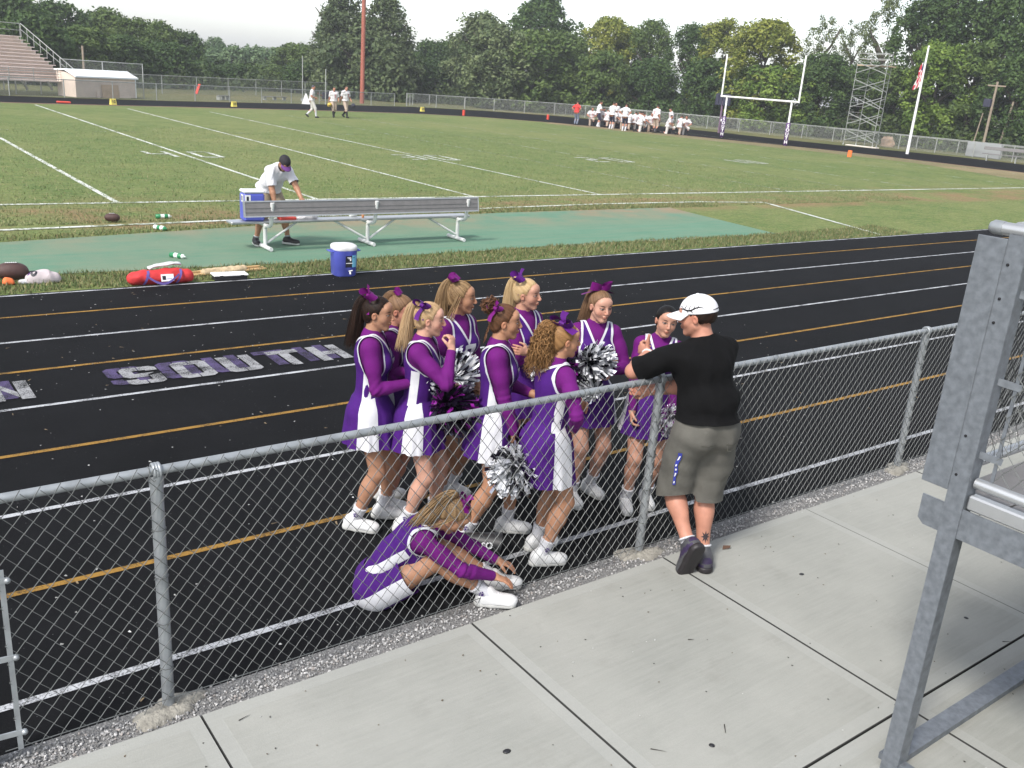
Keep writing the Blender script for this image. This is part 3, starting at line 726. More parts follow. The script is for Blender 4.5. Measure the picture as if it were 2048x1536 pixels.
# bleachers at the far left
def quad(mb, a, b, c, d, m): mb.poly([a, b, c, d], m)
fb = tag(empty('far_bleachers', (8.6, 61.2, 0)), 'pale aluminium grandstand with railings across the field at far left', 'bleachers')
ux = Vector((.905, .425, 0)); uy = Vector((-.425, .905, 0)); O = Vector((14.2, 62.0, 0))-Vector((8.6, 61.2, 0))
def fp(a, b, z): return O+ux*a+uy*b+Vector((0, 0, z))       # a: along the front (0 = right end), b: depth, z up
rows = 13
for i in range(rows):
    z = .95+(3.36-.95)*i/(rows-1); b = .35+.40*i; m = MB()
    m.bar(fp(-13, b, z), fp(-.15-.0*i, b, z), .24, .04, 'bleacher_plank'); m.build('seat_plank', None, fb)
    m = MB(); m.bar(fp(-13, b+.2, z-.10), fp(-.15, b+.2, z-.10), .05, .17, 'bleacher_plank'); m.build('riser', None, fb)
m = MB(); m.bar(fp(-13, 0, .86), fp(.55, 0, .86), .5, .06, 'bleacher_plank'); m.build('walkway', None, fb)
m = MB()
for z in (.98, 1.12, 1.26, 1.40, 1.54): m.tube([fp(-13, -.2, z), fp(.5, -.2, z)], .014, 'weathered_metal', 5)
m.build('front_rail', None, fb)
pmm = MB().tube([(0, 0, .8), (0, 0, 1.6)], .024, 'weathered_metal', 6).mesh('rail_post')
for a in (-9.6, -8.0, -6.4, -4.8, -3.2, -1.55, .02, .5): link('rail_post', pmm, fb, fp(a, -.2, 0))
m = MB()
for k in range(9):
    f = k/8; bb = .3+4.9*f; zz = .95+2.5*f; m.tube([fp(-.05, bb, zz-.1), fp(-.05, bb, zz+.72)], .02, 'weathered_metal', 6)
m.tube([fp(-.05, .3, 1.66), fp(-.05, 5.2, 4.18)], .026, 'weathered_metal', 6); m.tube([fp(-.05, .3, 1.3), fp(-.05, 5.2, 3.8)], .016, 'weathered_metal', 6)
m.build('side_rail', None, fb)
m = MB(); m.tube([fp(-13, 5.3, 4.16), fp(-.05, 5.3, 4.16)], .026, 'weathered_metal', 6); m.tube([fp(-13, 5.3, 3.75), fp(-.05, 5.3, 3.75)], .018, 'weathered_metal', 6)
for a in (-10, -8, -6, -4, -2.2, -.05): m.tube([fp(a, 5.3, 3.2), fp(a, 5.3, 4.16)], .024, 'weathered_metal', 6)
m.build('back_rail', None, fb)
for a in (-9.6, -7.6, -5.6, -3.8, -2.1, -.55):
    for p_, q_, w_ in ((fp(a, .1, .82), fp(a+.45, .3, .32), .14), (fp(a+.1, .9, 0), fp(a+.1, .9, .9), .07), (fp(a+.1, 4.6, 0), fp(a+.1, 4.6, 3.1), .07)): MB().bar(p_, q_, .07, w_, 'weathered_metal').build('support', None, fb)
m = MB(); 
for k in range(7): m.bar(fp(.6+.26*k, -.1, .80-.115*k), fp(.6+.26*k, .5, .80-.115*k), .26, .03, 'weathered_metal')
m.bar(fp(.5, -.12, .82), fp(2.4, -.12, .02), .05, .12, 'dark_sign'); m.build('stairs', None, fb)
m = MB()
for k in range(6): m.tube([fp(.5, -.14, .98+.115*k), fp(2.4, -.14, .18+.115*k)], .013, 'weathered_metal', 5)
for a, z in ((.5, .8), (1.5, .42), (2.4, .05)): m.tube([fp(a, -.14, z), fp(a, -.14, z+.78)], .02, 'weathered_metal', 6)
m.build('stair_rail', None, fb)
# shed with a white roof
sh = tag(empty('shed', (15.2, 61.0, 0)), 'low tan shed with white sloping roof right of the far grandstand', 'shed')
sx = Vector((.863, .505, 0)); sy = Vector((-.505, .863, 0)); S0 = Vector((13.75, 60.1, 0))-Vector((15.2, 61.0, 0))
def sp(a, b, z): return S0+sx*a+sy*b+Vector((0, 0, z))
m = MB(); W_, D_ = 4.95, 1.7; Hf, Hb = 1.28, 1.62
for q in ([sp(0, .15, 0), sp(W_, .15, 0), sp(W_, .15, Hf), sp(0, .15, Hf)], [sp(W_, .15, 0), sp(W_, D_, 0), sp(W_, D_, Hb), sp(W_, .15, Hf)], [sp(0, D_, 0), sp(0, .15, 0), sp(0, .15, Hf), sp(0, D_, Hb)], [sp(W_, D_, 0), sp(0, D_, 0), sp(0, D_, Hb), sp(W_, D_, Hb)]): m.poly(q, 'siding')
m.build('wall', None, sh)
m = MB(); V = [sp(a, b, z) for z0, (b, z) in enumerate(((0, Hf), (D_*.55, Hb+.05), (D_+.1, Hb))) for a in (-.1, W_+.12)]+[sp(a, b, z-.09) for (b, z) in ((0, Hf), (D_*.55, Hb+.05), (D_+.1, Hb)) for a in (-.1, W_+.12)]
m.add(V, [(0, 1, 3, 2), (2, 3, 5, 4), (7, 6, 8, 9), (9, 8, 10, 11), (6, 7, 1, 0), (1, 7, 9, 3), (3, 9, 11, 5), (0, 2, 8, 6), (2, 4, 10, 8), (4, 5, 11, 10)], 'roof_white'); m.build('roof', None, sh)
m = MB(); m.bar(sp(W_-.04, .12, 0), sp(W_-.04, .12, Hf), .09, .06, 'roof_white'); m.build('corner_trim', None, sh)
def board(label, a0, a1, h, slant=0, m_='plywood', w0=0):
    b = MB(); V = [(0, 0, 0), (a1-a0, 0, 0), (a1-a0-w0, 0, h*(1-slant)), (0, 0, h)]; V2 = [(x, .03, z) for x, y, z in V]
    b.add(V+V2, [(0, 1, 2, 3), (7, 6, 5, 4), (0, 4, 5, 1), (1, 5, 6, 2), (2, 6, 7, 3), (3, 7, 4, 0)], m_)
    o = b.build('board', None, None, sp(a0, .02, -.01)+Vector((15.2, 61.0, 0))); o.rotation_euler = (R(-6), 0, math.atan2(sx.y, sx.x)); return tag(o, label, 'board')
board('tall square plywood sheet leaning on the shed front', 2.0, 3.4, .82)
board('low tan panel with a slanted top leaning at right of the plywood sheet', 3.42, 4.35, .52, .35, 'siding', .25)
board('narrow tan board leaning on the shed at left of the plywood sheet', 1.55, 1.78, .46, .1, 'siding')
# poles
def pole(name, label, x, y, h, r, m, lean=(0, 0), r2=None, n=12):
    b = MB(); b.tube([(0, 0, -.02), (lean[0]*.5, lean[1]*.5, h/2), (lean[0], lean[1], h)], [r, (r+(r2 or r*.8))/2, r2 or r*.8], m, n); return tag(b.build(name, None, None, (x, y, -.01)), label, 'pole')
pole('light_pole', 'tall rust red light pole standing behind the far fence', 40.2, 73.0, 12.5, .20, 'pole_red', r2=.165)
pole('utility_pole', 'short brown wooden pole behind the shed roof', 15.1, 64.2, 3.1, .085, 'pole_wood')
pole('fence_pole', 'thin grey pole by the practice field left of the three players', 32.8, 69.2, 3.6, .045, 'weathered_metal')
pole('fence_pole', 'thin grey pole just left of the rust red light pole', 34.0, 67.4, 2.75, .05, 'weathered_metal')
ut = tag(empty('utility_pole', (74.2, 33.6, 0)), 'wooden utility pole with crossarm and dark box at the right edge', 'pole')
m = MB(); m.tube([(0, 0, 0), (.05, 0, 5.55)], [.115, .085], 'pole_wood', 10); m.build('shaft', None, ut)
m = MB(); m.bar((-.35, .5, 5.25), (.45, -.5, 5.25), .09, .1, 'pole_wood'); m.build('crossarm', None, ut)
m = MB(); m.box((-.15, .30, 3.95), (.45, .55, .62), 'dark_sign', bev=.04); m.build('box', None, ut)
pole('utility_pole', 'leaning wooden pole cut by the right edge of the picture', 75.6, 33.1, 4.2, .10, 'pole_wood', (.3, -.25))
pole('guy_post', 'slim leaning wooden post beside the utility pole', 74.0, 34.4, 3.2, .055, 'pole_wood', (.25, -.2))
# goalpost
gp = tag(empty('goalpost', (55.3, 40.6, 0)), 'white H-shaped football goalpost with purple pads on both legs', 'goalpost')
gA, gB = Vector((.14, 3.38, 0)), Vector((-.71, -3.19, 0)); gd = (gB-gA).normalized(); eA, eB = gA-gd*.62, gB+gd*.62
for nm, a, z0, z1, r in (('leg', gA, 0, 2.9, .072), ('leg', gB, 0, 2.9, .072), ('upright', eA, 2.98, 5.95, .062), ('upright', eB, 2.98, 5.98, .062)):
    m = MB(); m.tube([a+Vector((0, 0, z0)), a+Vector((0, 0, z1))], r, 'goal_white', 12); m.build(nm, None, gp)
m = MB(); m.tube([eA-gd*.05+Vector((0, 0, 2.96)), eB+gd*.05+Vector((0, 0, 2.96))], .068, 'goal_white', 12); m.build('crossbar', None, gp)
view = Vector((-.78, -.62, 0))
def text_mesh(txt, size, m, ext=.0):
    c = bpy.data.curves.new('t', 'FONT'); c.body = txt; c.size = size; c.align_x = 'CENTER'; c.align_y = 'CENTER'; c.extrude = ext; c.offset = size*.028
    o = bpy.data.objects.new('t', c); col.objects.link(o); dg = bpy.context.evaluated_depsgraph_get(); me = bpy.data.meshes.new_from_object(o.evaluated_get(dg)); bpy.data.objects.remove(o); bpy.data.curves.remove(c)
    me.materials.clear(); me.materials.append(MATS[m]); return me
for a in (gA, gB):
    m = MB(); m.lathe([(.12, .02), (.15, .04), (.15, 1.52), (.12, 1.55)], a, 'pad_purple', 16); pd = m.build('pad', None, gp)
    for i, ch in enumerate('SOUTH'):
        o = link('letter', text_mesh(ch, .30, 'goal_white', .004), pd); o.location = a+view*.156+Vector((0, 0, 1.34-.27*i)); o.rotation_euler = (R(90), 0, math.atan2(view.x, -view.y))
# flagpole and flag
fl = tag(empty('flagpole', (63.2, 33.3, 0)), 'white flagpole with a limp red and white flag near the far bend', 'flagpole')
m = MB(); m.tube([(0, 0, -.01), (0, 0, 7.2)], [.105, .062], 'goal_white', 12); m.build('pole', None, fl)
m = MB(); m.lathe([(.001, -.07), (.06, -.04), (.075, 0), (.06, .04), (.001, .07)], (0, 0, 7.27), 'goal_white', 10); m.build('finial', None, fl)
m = MB(); mat('flag_blue', (.03, .04, .16), .8); mat('flag_red', (.45, .03, .05), .8); mat('flag_white', (.68, .66, .64), .8)
nr, nc = 15, 8; V = []
for i in range(nr+1):
    for j in range(nc+1):
        f, q = i/nr, j/nc; w = .16+.20*f; V.append((-.02-.45*w*q+.03*math.sin(j*2.4+f*4), .08+w*q*1.0+.05*math.sin(j*1.9+f*6), 6.35-1.75*f-.35*q*(1-f*.3)))
for i in range(nr):
    for j in range(nc):
        a = i*(nc+1)+j; mm = 'flag_blue' if (i < 5 and j < 3) else ('flag_red' if (j+i//4) % 2 == 0 else 'flag_white'); m.add([V[a], V[a+1], V[a+nc+2], V[a+nc+1]], [(0, 1, 2, 3)], mm, True)
tag(m.build('flag', None, None, (63.2, 33.3, 0)), 'limp flag with red and white stripes hanging on the white flagpole', 'flag')
# scaffold tower
mat('brace_pale', (.27, .28, .26), .55)
sc = tag(empty('scaffold_tower', (66.15, 39.4, 0)), 'tall grey scaffold tower with crossed braces beyond the track bend', 'scaffold tower')
c4 = [Vector((.1, 1.35, 0)), Vector((-.05, -1.35, 0)), Vector((1.45, -.75, 0)), Vector((1.6, 1.2, 0))]
fr = MB()
for lev in range(5):
    z0 = .15+1.27*lev
    for a, b in ((1, 2), (3, 0)):
        fr_ = MB()
        for p in (c4[a], c4[b]): fr_.tube([p+Vector((0, 0, z0)), p+Vector((0, 0, z0+1.26))], .027, 'weathered_metal', 6)
        for k in range(1, 5): fr_.tube([c4[a]+Vector((0, 0, z0+.27*k)), c4[b]+Vector((0, 0, z0+.27*k))], .018, 'weathered_metal', 5)
        fr_.build('frame', None, sc)
    for a, b in ((0, 1), (2, 3)):
        m = MB(); m.bar(c4[a]+Vector((0, 0, z0+1.0)), c4[b]+Vector((0, 0, z0+.2)), .05, .055, 'brace_pale'); m.bar(c4[a]+Vector((-.03, 0, z0+.2)), c4[b]+Vector((-.03, 0, z0+1.0)), .05, .055, 'brace_pale'); m.build('cross_brace', None, sc)
m = MB(); 
for z in (6.05, 6.5, 6.9): m.tube([p+Vector((0, 0, z)) for p in c4+[c4[0]]], .026, 'weathered_metal', 6)
for p in c4: m.tube([p+Vector((0, 0, 6.3)), p+Vector((0, 0, 6.95))], .022, 'weathered_metal', 6)
m.build('guard_rail', None, sc)
m = MB(); m.box((.75, .1, 6.02), (1.4, 2.5, .07), 'plywood'); m.build('platform', None, sc)
for p in c4:
    m = MB(); m.lathe([(.03, -.01), (.07, 0), (.07, .03), (.03, .15)], p, 'weathered_metal', 8); m.build('foot', None, sc)
tag(MB().box((0, 0, 0), (.5, 2.7, .10), 'light_concrete', bev=.02).build('timber_sill', None, None, (65.6, 38.6, .045)), 'long pale plank lying on the ground in front of the scaffold tower', 'plank')
mat('debris_tan', (.42, .29, .20), .85, noise=.3, nscale=3)
def lump(label, x, y, w, d, h, m, seed):
    rg = random.Random(seed); b = MB(); V = []; k = 10
    for i, (r_, z) in enumerate(((1, 0), (1.02, .3), (.9, .7), (.6, .95), (.2, 1))):
        for j in range(k): a = 2*pi*j/k; q = r_*(.85+.3*rg.random()); V.append((q*math.cos(a)*w/2, q*math.sin(a)*d/2, z*h*(.85+.3*rg.random())))
    F = [(i*k+j, i*k+(j+1) % k, (i+1)*k+(j+1) % k, (i+1)*k+j) for i in range(4) for j in range(k)]+[tuple(range(4*k, 5*k))]
    b.add(V, F, m); return tag(b.build('tarp_pile', None, None, (x, y, -.015)), label, 'pile')
lump('tan tarp heap seen through the legs of the scaffold tower', 72.0, 40.5, .9, 1.2, .75, 'debris_tan', 1)
# dark speaker sign on purple post
sg = tag(empty('sign_post', (61.2, 49.4, 0)), 'purple post carrying a dark boxy clock panel beside the goalpost', 'sign')
m = MB(); m.tube([(0, 0, 0), (0, 0, 2.6)], .085, mat('post_mauve', (.16, .10, .15), .7), 10); m.build('post', None, sg)
for dy in (.55, .17, -.22, -.62):
    m = MB(); m.box((-.02, dy, 2.68), (.22, .34, .92), 'dark_sign', bev=.03); m.build('panel', None, sg)
m = MB(); m.tube([(-.1, -.28, 0), (-.1, -.28, .9)], .045, 'post_mauve', 8); m.lathe([(.001, -.12), (.11, -.10), (.12, .05), (.001, .12)], (-.1, -.28, 1.05), 'goal_white', 10); m.build('lamp', None, sg)
# player benches by the right end fence
def low_bench(label, x, y, rz, L, h=.48, back=True):
    b = tag(empty('bench', (x, y, -.01), rz), label, 'bench')
    m = MB(); m.box((0, 0, h), (L, .28, .05), 'aluminium_dull', bev=.01); m.build('seat', None, b)
    if back: m = MB(); m.box((0, .3, h+.38), (L, .05, .22), 'aluminium_dull', bev=.01); m.build('backrest', None, b)
    for s in (-1, 0, 1): m = MB(); m.box((s*L*.42, .04, h/2-.01), (.06, .34, h), 'weathered_metal'); m.build('leg', None, b)
    return b
low_bench('silver team bench behind the track at the right edge', 67.4, 27.6, R(-72), 4.4)
low_bench('low pale bench on the practice field, leftmost one', 25.2, 66.4, R(28), 1.1, .30, False); low_bench('long pale bench on the practice field behind the fence', 31.0, 70.6, R(28), 2.9, .26, False); low_bench('short pale bench right of the long practice field bench', 34.2, 71.5, R(28), 1.2, .24, False)
m = MB(); m.box((0, 0, .55), (.30, 2.6, 1.05), mat('grey_block', (.30, .31, .32), .8), bev=.03); tag(m.build('equipment_box', None, None, (70.6, 31.6, -.01)), 'grey equipment case behind the silver bench at the right edge', 'box')
# practice field bits
m = MB(); m.bar((0, 0, .1), (.35, .2, .85), .22, .06, 'signal_red'); tag(m.build('tackling_dummy', None, None, (25.3, 72.8, -.015)), 'slanted red tackling dummy on the practice field', 'dummy')
bs = tag(empty('blocking_sled', (37.2, 74.6, -.015)), 'dark blocking sled on the practice field left of the walking player', 'sled')
for i in range(3): m = MB(); m.box((.35*i, .12*i, .45), (.22, .2, .62), 'dark_sign', Matrix.Rotation(R(14), 3, 'X'), .03); m.build('pad', None, bs)
MB().bar((-.7, -.3, .62), (.1, .1, .35), .06, .06, 'pole_red').build('push_bar', None, bs); MB().bar((-.3, 0, .04), (1.2, .5, .04), .08, .06, 'weathered_metal').build('skid', None, bs)
m = MB(); V = [(-.34, 0, 0), (.34, 0, 0), (.06, 0, .80), (-.04, 0, .82), (-.30, .30, 0), (.30, .30, 0), (.05, .06, .80), (-.03, .06, .82)]
m.add(V, [(0, 1, 2, 3), (5, 4, 7, 6), (1, 5, 6, 2), (4, 0, 3, 7), (3, 2, 6, 7)], 'goal_white'); o = m.build('marker_cone', None, None, (31.7, 66.1, -.01)); o.rotation_euler = (0, 0, R(-25)); tag(o, 'white triangular marker on the far track left of the walking players', 'marker')
# yard markers and pylons
def yard_marker(label, x, y, h=.36, rz=0, m_='marker_yellow'):
    b = MB(); w = .17
    V = [(-w, -.12, 0), (w, -.12, 0), (w, .12, 0), (-w, .12, 0), (-w, -.035, h), (w, -.035, h), (w, .035, h), (-w, .035, h)]
    b.add(V, [(0, 1, 5, 4), (1, 2, 6, 5), (2, 3, 7, 6), (3, 0, 4, 7), (4, 5, 6, 7)], m_)
    o = b.build('yard_marker', None, None, (x, y, -.008)); o.rotation_euler = (0, 0, rz); tag(o, label, 'yard marker', 'yellow yard markers along the far sideline')
    n_ = MB(); n_.box((-.06, -.088, h*.55), (.04, .012, h*.45), 'dark_sign'); n_.box((.06, -.088, h*.55), (.075, .012, h*.45), 'dark_sign'); n_.box((.06, -.096, h*.55), (.03, .012, h*.22), m_); n_.build('number', None, o)
yard_marker('yellow yard marker in front of the white roofed shed', 14.2, 53.6, .34, R(20)); yard_marker('yellow yard marker left of the walking players', 22.7, 57.4, .34, R(20)); yard_marker('yellow yard marker right of the red light pole', 40.5, 63.0, .36, R(15))
def pylon(label, x, y, h=.42, m_='signal_red', w=.11):
    b = MB(); b.box((0, 0, h/2), (w*1.6, w*1.6, h), m_, bev=.015); o = b.build('pylon', None, None, (x, y, -.01)); o.rotation_euler = (0, 0, R(30)); return tag(o, label, 'pylon')
pylon('small red pylon on the far sideline right of the yellow marker', 42.2, 59.4); pylon('small red pylon on the far sideline left of the huddle', 50.5, 59.0); pylon('orange end zone pylon at the right of the goalpost', 51.4, 30.05, .40, 'signal_orange', .15)
m = MB(); m.box((0, 0, .05), (.7, .35, .10), 'signal_red', bev=.03); tag(m.build('kicking_tee', None, None, (11.5, 53.2, -.01)), 'flat red pad on the far sideline below the grandstand stairs', 'pad')

# ------------------------------------------------------------ trees
mat('bark', (.075, .060, .045), .95, noise=.35, nscale=6, bump=.6, bscale=14)
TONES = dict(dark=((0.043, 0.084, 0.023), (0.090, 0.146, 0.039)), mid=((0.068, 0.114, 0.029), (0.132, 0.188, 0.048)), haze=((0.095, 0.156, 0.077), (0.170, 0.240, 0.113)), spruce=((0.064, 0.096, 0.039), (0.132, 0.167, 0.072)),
             poplar=((0.076, 0.113, 0.045), (0.187, 0.226, 0.100)), yellow=((0.149, 0.188, 0.032), (0.308, 0.323, 0.065)), bright=((0.095, 0.163, 0.029), (0.202, 0.283, 0.052)), sparse=((0.076, 0.109, 0.036), (0.159, 0.193, 0.065)))  # haze tone: distance haze put into the leaf colour
def leaf_mat(tone):
    def f(N):
        a = N.nt.nodes.new('ShaderNodeAttribute'); a.attribute_name = 'Col'
        N.nt.links.new(a.outputs['Color'], N.b.inputs['Base Color'])
        tr = N.nt.nodes.new('ShaderNodeBsdfTranslucent'); N.nt.links.new(a.outputs['Color'], tr.inputs['Color'])
        mx = N.nt.nodes.new('ShaderNodeMixShader'); mx.inputs[0].default_value = .28
        out = [n for n in N.nt.nodes if n.type == 'OUTPUT_MATERIAL'][0]
        N.nt.links.new(N.b.outputs[0], mx.inputs[1]); N.nt.links.new(tr.outputs[0], mx.inputs[2]); N.nt.links.new(mx.outputs[0], out.inputs[0])
    return node_mat('leaf', f, .6)
leaf_mat('x')
def crown_mesh(seed, tone, shape, clumps, per, leaf, asp=2.0):
    # unit crown: radius 1, height 0..1, leaf clumps scattered through the volume
    rg = np.random.RandomState(seed); c0, c1 = map(npv, TONES[tone]); P, C, Nn, Sz = [], [], [], []
    for i in range(clumps):
        z = rg.rand()
        if shape == 'round': z = .5+.5*np.sign(rg.rand()-.42)*rg.rand()**.8; rmax = math.sqrt(max(0, 1-((z-.45)/.56)**2))**.7
        elif shape == 'cone': z = rg.rand()**1.25; rmax = (1-z**2.0)**.75*(1.0 if z > .10 else .8)+.06
        elif shape == 'oval': rmax = math.sin(pi*min(1, max(.02, z*.93+.05)))**.55
        else: z = .30+.70*rg.rand(); rmax = math.sin(pi*min(1, (z-.25)/.80))**.6
        r_ = rmax*math.sqrt(rg.rand())**.55; a = rg.rand()*6.28
        r_ *= .86+.22*math.sin(a*3+seed)+.12*math.sin(a*5+z*9+seed*2)
        cc = npv([r_*math.cos(a), r_*math.sin(a), z]); cr = (.16+.14*rg.rand())*(1 if shape != 'sparse' else .75)
        q = rg.normal(size=(per, 3)); q /= np.linalg.norm(q, axis=1)[:, None]; q *= (rg.rand(per)**.45)[:, None]*cr*npv([1, 1, .95/asp])
        tone_ = rg.beta(1.2, 1.5); P.append(cc+q); Nn.append(q/(np.linalg.norm(q, axis=1)[:, None]+1e-6)+npv([0, 0, .7])+.8*rg.normal(size=(per, 3)))
        t = np.clip(tone_+.25*rg.normal(size=per), 0, 1)[:, None]; C.append(c0*(1-t)+c1*t); Sz.append(leaf*(.6+.8*rg.rand(per)))
    P, C, Nn, Sz = map(np.concatenate, (P, C, Nn, Sz)); n = len(P); Nn /= np.linalg.norm(Nn, axis=1)[:, None]
    u = np.cross(Nn, rg.normal(size=(n, 3))); u /= np.linalg.norm(u, axis=1)[:, None]; v = np.cross(Nn, u)
    u *= Sz[:, None]; v *= Sz[:, None]*.62
    u[:, 2] /= asp; v[:, 2] /= asp; Nn[:, 2] /= asp
    V = np.stack([P-u, P-v+Nn*.15*Sz[:, None], P+u, P+v+Nn*.15*Sz[:, None]], 1).reshape(-1, 3)
    me = np_mesh('crown', V, np.arange(4*n).reshape(-1, 4), 'leaf', False); set_col(me, np.repeat(C, 4, 0)); return me
def trunk_mesh(seed, dense):
    rg = random.Random(seed); b = MB(); b.tube([(0, 0, -.02), (.02, .01, .25), (-.02, .03, .5), (.03, 0, .85)], [.075, .06, .042, .012], 'bark', 7)
    for i in range(9 if dense else 14):
        a = rg.random()*6.28; z = .2+.5*rg.random(); L = .55+.3*rg.random(); b.tube([(0, .02, z), (math.cos(a)*L*.5, math.sin(a)*L*.5, z+.12), (math.cos(a)*L, math.sin(a)*L, z+.2+.12*rg.random())], [.028, .018, .006], 'bark', 5)
    return b.mesh('trunk')
CROWNS = {}
KINDS_ = {t: (sh, cl, per, lf) for t, sh, cl, per, lf in (('dark', 'round', 150, 84, .050), ('mid', 'round', 140, 80, .052), ('haze', 'round', 120, 60, .060), ('spruce', 'cone', 190, 76, .046), ('poplar', 'oval', 170, 84, .048), ('yellow', 'round', 125, 74, .055), ('bright', 'round', 140, 80, .054), ('sparse', 'sparse', 80, 46, .040))}
def crown_for(tone, h, hw, i):
    asp = min((1.3, 2.0, 3.0, 4.2), key=lambda a: abs(a-h/hw)); key = (tone, asp, i % 2)
    if key not in CROWNS:
        sh, cl, per, lf = KINDS_[tone]; f = (asp/2)**.45; CROWNS[key] = crown_mesh(len(CROWNS)*7+3, tone, sh, int(cl*f), per, lf/f**.3, asp)
    return CROWNS[key]
TRUNKS = [trunk_mesh(k, True) for k in range(3)]
TREES = [(12.3, 89.8, 7.2, 4.5, 'dark'), (14.9, 86.4, 6.6, 2.8, 'dark'), (19.1, 91.8, 6.3, 2.9, 'dark'), (24.5, 97.7, 6.2, 2.7, 'mid'), (25.8, 92.3, 5.7, 2.1, 'mid'), (30.4, 99.3, 5.6, 2.4, 'mid'), (33.5, 100.4, 5.0, 2.1, 'dark'), (14.6, 78.4, 4.5, 2.8, 'dark'), (18.5, 81.7, 4.3, 2.6, 'mid'), (22.8, 84.8, 4.0, 2.4, 'dark'), (27.4, 87.6, 3.6, 2.6, 'dark'), (44.6, 123.1, 5.2, 1.6, 'haze'), (37.8, 107.4, 3.2, 2.7, 'haze'), (42.8, 113.1, 4.0, 2.7, 'haze'), (46.6, 114.9, 4.1, 2.6, 'haze'), (46.2, 106.4, 4.3, 2.4, 'haze'), (47.0, 101.7, 4.9, 2.6, 'mid'), (32.8, 94.3, 2.2, 2.4, 'dark'), (37.4, 96.9, 2.2, 2.6, 'dark'), (41.6, 97.5, 2.4, 2.7, 'mid'), (43.4, 92.4, 2.9, 2.6, 'dark'), (45.9, 88.8, 10.7, 3.3, 'spruce'), (47.2, 95.0, 7.7, 2.2, 'spruce'), (49.2, 85.1, 10.0, 3.3, 'spruce'), (46.7, 84.6, 6.7, 4.3, 'spruce'), (53.1, 87.4, 4.2, 2.4, 'dark'), (61.6, 96.3, 6.3, 2.9, 'dark'), (64.7, 96.7, 6.7, 2.7, 'mid'), (57.2, 87.3, 3.9, 3.3, 'dark'), (58.6, 81.6, 9.1, 3.3, 'poplar'), (57.1, 75.9, 7.6, 3.5, 'poplar'), (68.5, 84.3, 11.6, 4.1, 'dark'), (60.9, 74.9, 7.5, 4.1, 'mid'), (66.1, 76.0, 7.9, 2.9, 'mid'), (71.9, 76.2, 9.8, 2.8, 'yellow'), (76.4, 77.5, 9.4, 2.5, 'mid'), (74.0, 71.5, 9.8, 2.2, 'mid'), (66.0, 70.2, 5.9, 2.9, 'mid'), (70.0, 67.0, 5.7, 2.9, 'dark'), (75.7, 67.0, 9.7, 2.3, 'dark'), (74.7, 62.1, 9.9, 2.5, 'yellow'), (74.3, 56.4, 9.7, 3.3, 'yellow'), (72.4, 61.3, 6.0, 2.7, 'dark'), (73.9, 55.6, 5.8, 3.0, 'bright'), (74.9, 51.8, 6.1, 2.4, 'bright'), (79.0, 53.6, 10.7, 2.2, 'sparse'), (75.1, 50.1, 7.1, 2.6, 'dark'), (82.3, 52.4, 10.6, 2.0, 'sparse'), (87.3, 52.2, 13.1, 2.5, 'sparse'), (77.2, 47.2, 6.5, 2.5, 'dark'), (77.1, 43.7, 6.2, 2.4, 'mid'), (79.1, 42.7, 12.5, 2.7, 'dark'), (76.2, 39.6, 8.1, 2.6, 'bright'), (80.4, 40.4, 14.5, 3.2, 'dark'), (77.4, 37.1, 8.3, 2.7, 'mid'), (80.1, 36.6, 13.9, 2.8, 'dark'), (77.1, 33.2, 7.6, 2.3, 'dark'), (83.5, 34.4, 13.9, 3.1, 'dark'),
         (6, 84, 6.6, 3.4, 'dark'), (-2, 82, 7.0, 3.6, 'mid'), (-9, 84, 7.5, 3.8, 'dark'), (-17, 82, 8.0, 4.2, 'dark'), (-26, 84, 7.6, 4.4, 'mid'), (82, 28, 12, 3.4, 'dark'), (80, 20, 11, 3.6, 'mid'), (84, 12, 12, 4, 'dark')]
TL = {'dark': 'dark green tree', 'mid': 'mid green tree', 'haze': 'pale haze-tinted tree', 'spruce': 'grey green tree', 'poplar': 'silvery green tree', 'yellow': 'yellow green tree', 'bright': 'bright green shrubby tree', 'sparse': 'thin see-through tree'}
MARKS = [(4, 'behind the far grandstand'), (14, 'behind the white roofed shed'), (18, 'behind the practice field at left'), (23.5, 'in the dip of the treeline'), (31.5, 'by the red light pole'), (36, 'between the red pole and the huddle'), (42, 'left of the huddle top'), (46, 'behind the huddle of players'), (52, 'behind the goalpost'), (56, 'behind the scaffold tower'), (59.5, 'by the flagpole'), (63, 'behind the utility pole'), (90, 'beyond the right edge')]
ORD = ['tallest', 'second tallest', 'third tallest', 'fourth tallest', 'fifth tallest', 'sixth tallest', 'seventh tallest', 'shortest']
def tree_place(x, y):
    a = math.degrees(math.atan2(x, y+4.36)); c = 'beyond the left edge'
    for k, v in MARKS:
        if a >= k: c = v
    return c
UNIQ = {21: 'tall pointed grey green tree just left of the red light pole top', 31: 'tallest round-topped dark tree between the red pole and the huddle', 41: 'wide yellow green tree framed by the right goalpost upright', 40: 'yellow green tree framed by the left goalpost upright', 11: 'lone small far tree poking above the dip of the treeline', 53: 'tall dark tree right of the flagpole reaching the top edge', 48: 'tall feathery see-through tree left of the flagpole', 34: 'yellowing tree top above the left end of the huddle'}
rgt = random.Random(8)
CELL = {}
for i, (x, y, h, hw, tone) in enumerate(TREES):
    if i not in UNIQ: CELL.setdefault((tone, tree_place(x, y)), []).append((-(3.09+0*h-h)/math.hypot(x, y+4.36)*-1, i))
RANK = {}
for kx, v in CELL.items():
    v.sort(key=lambda q: q[0])
    for r_, (_, i) in enumerate(v): RANK[i] = (r_, len(v), kx[1])
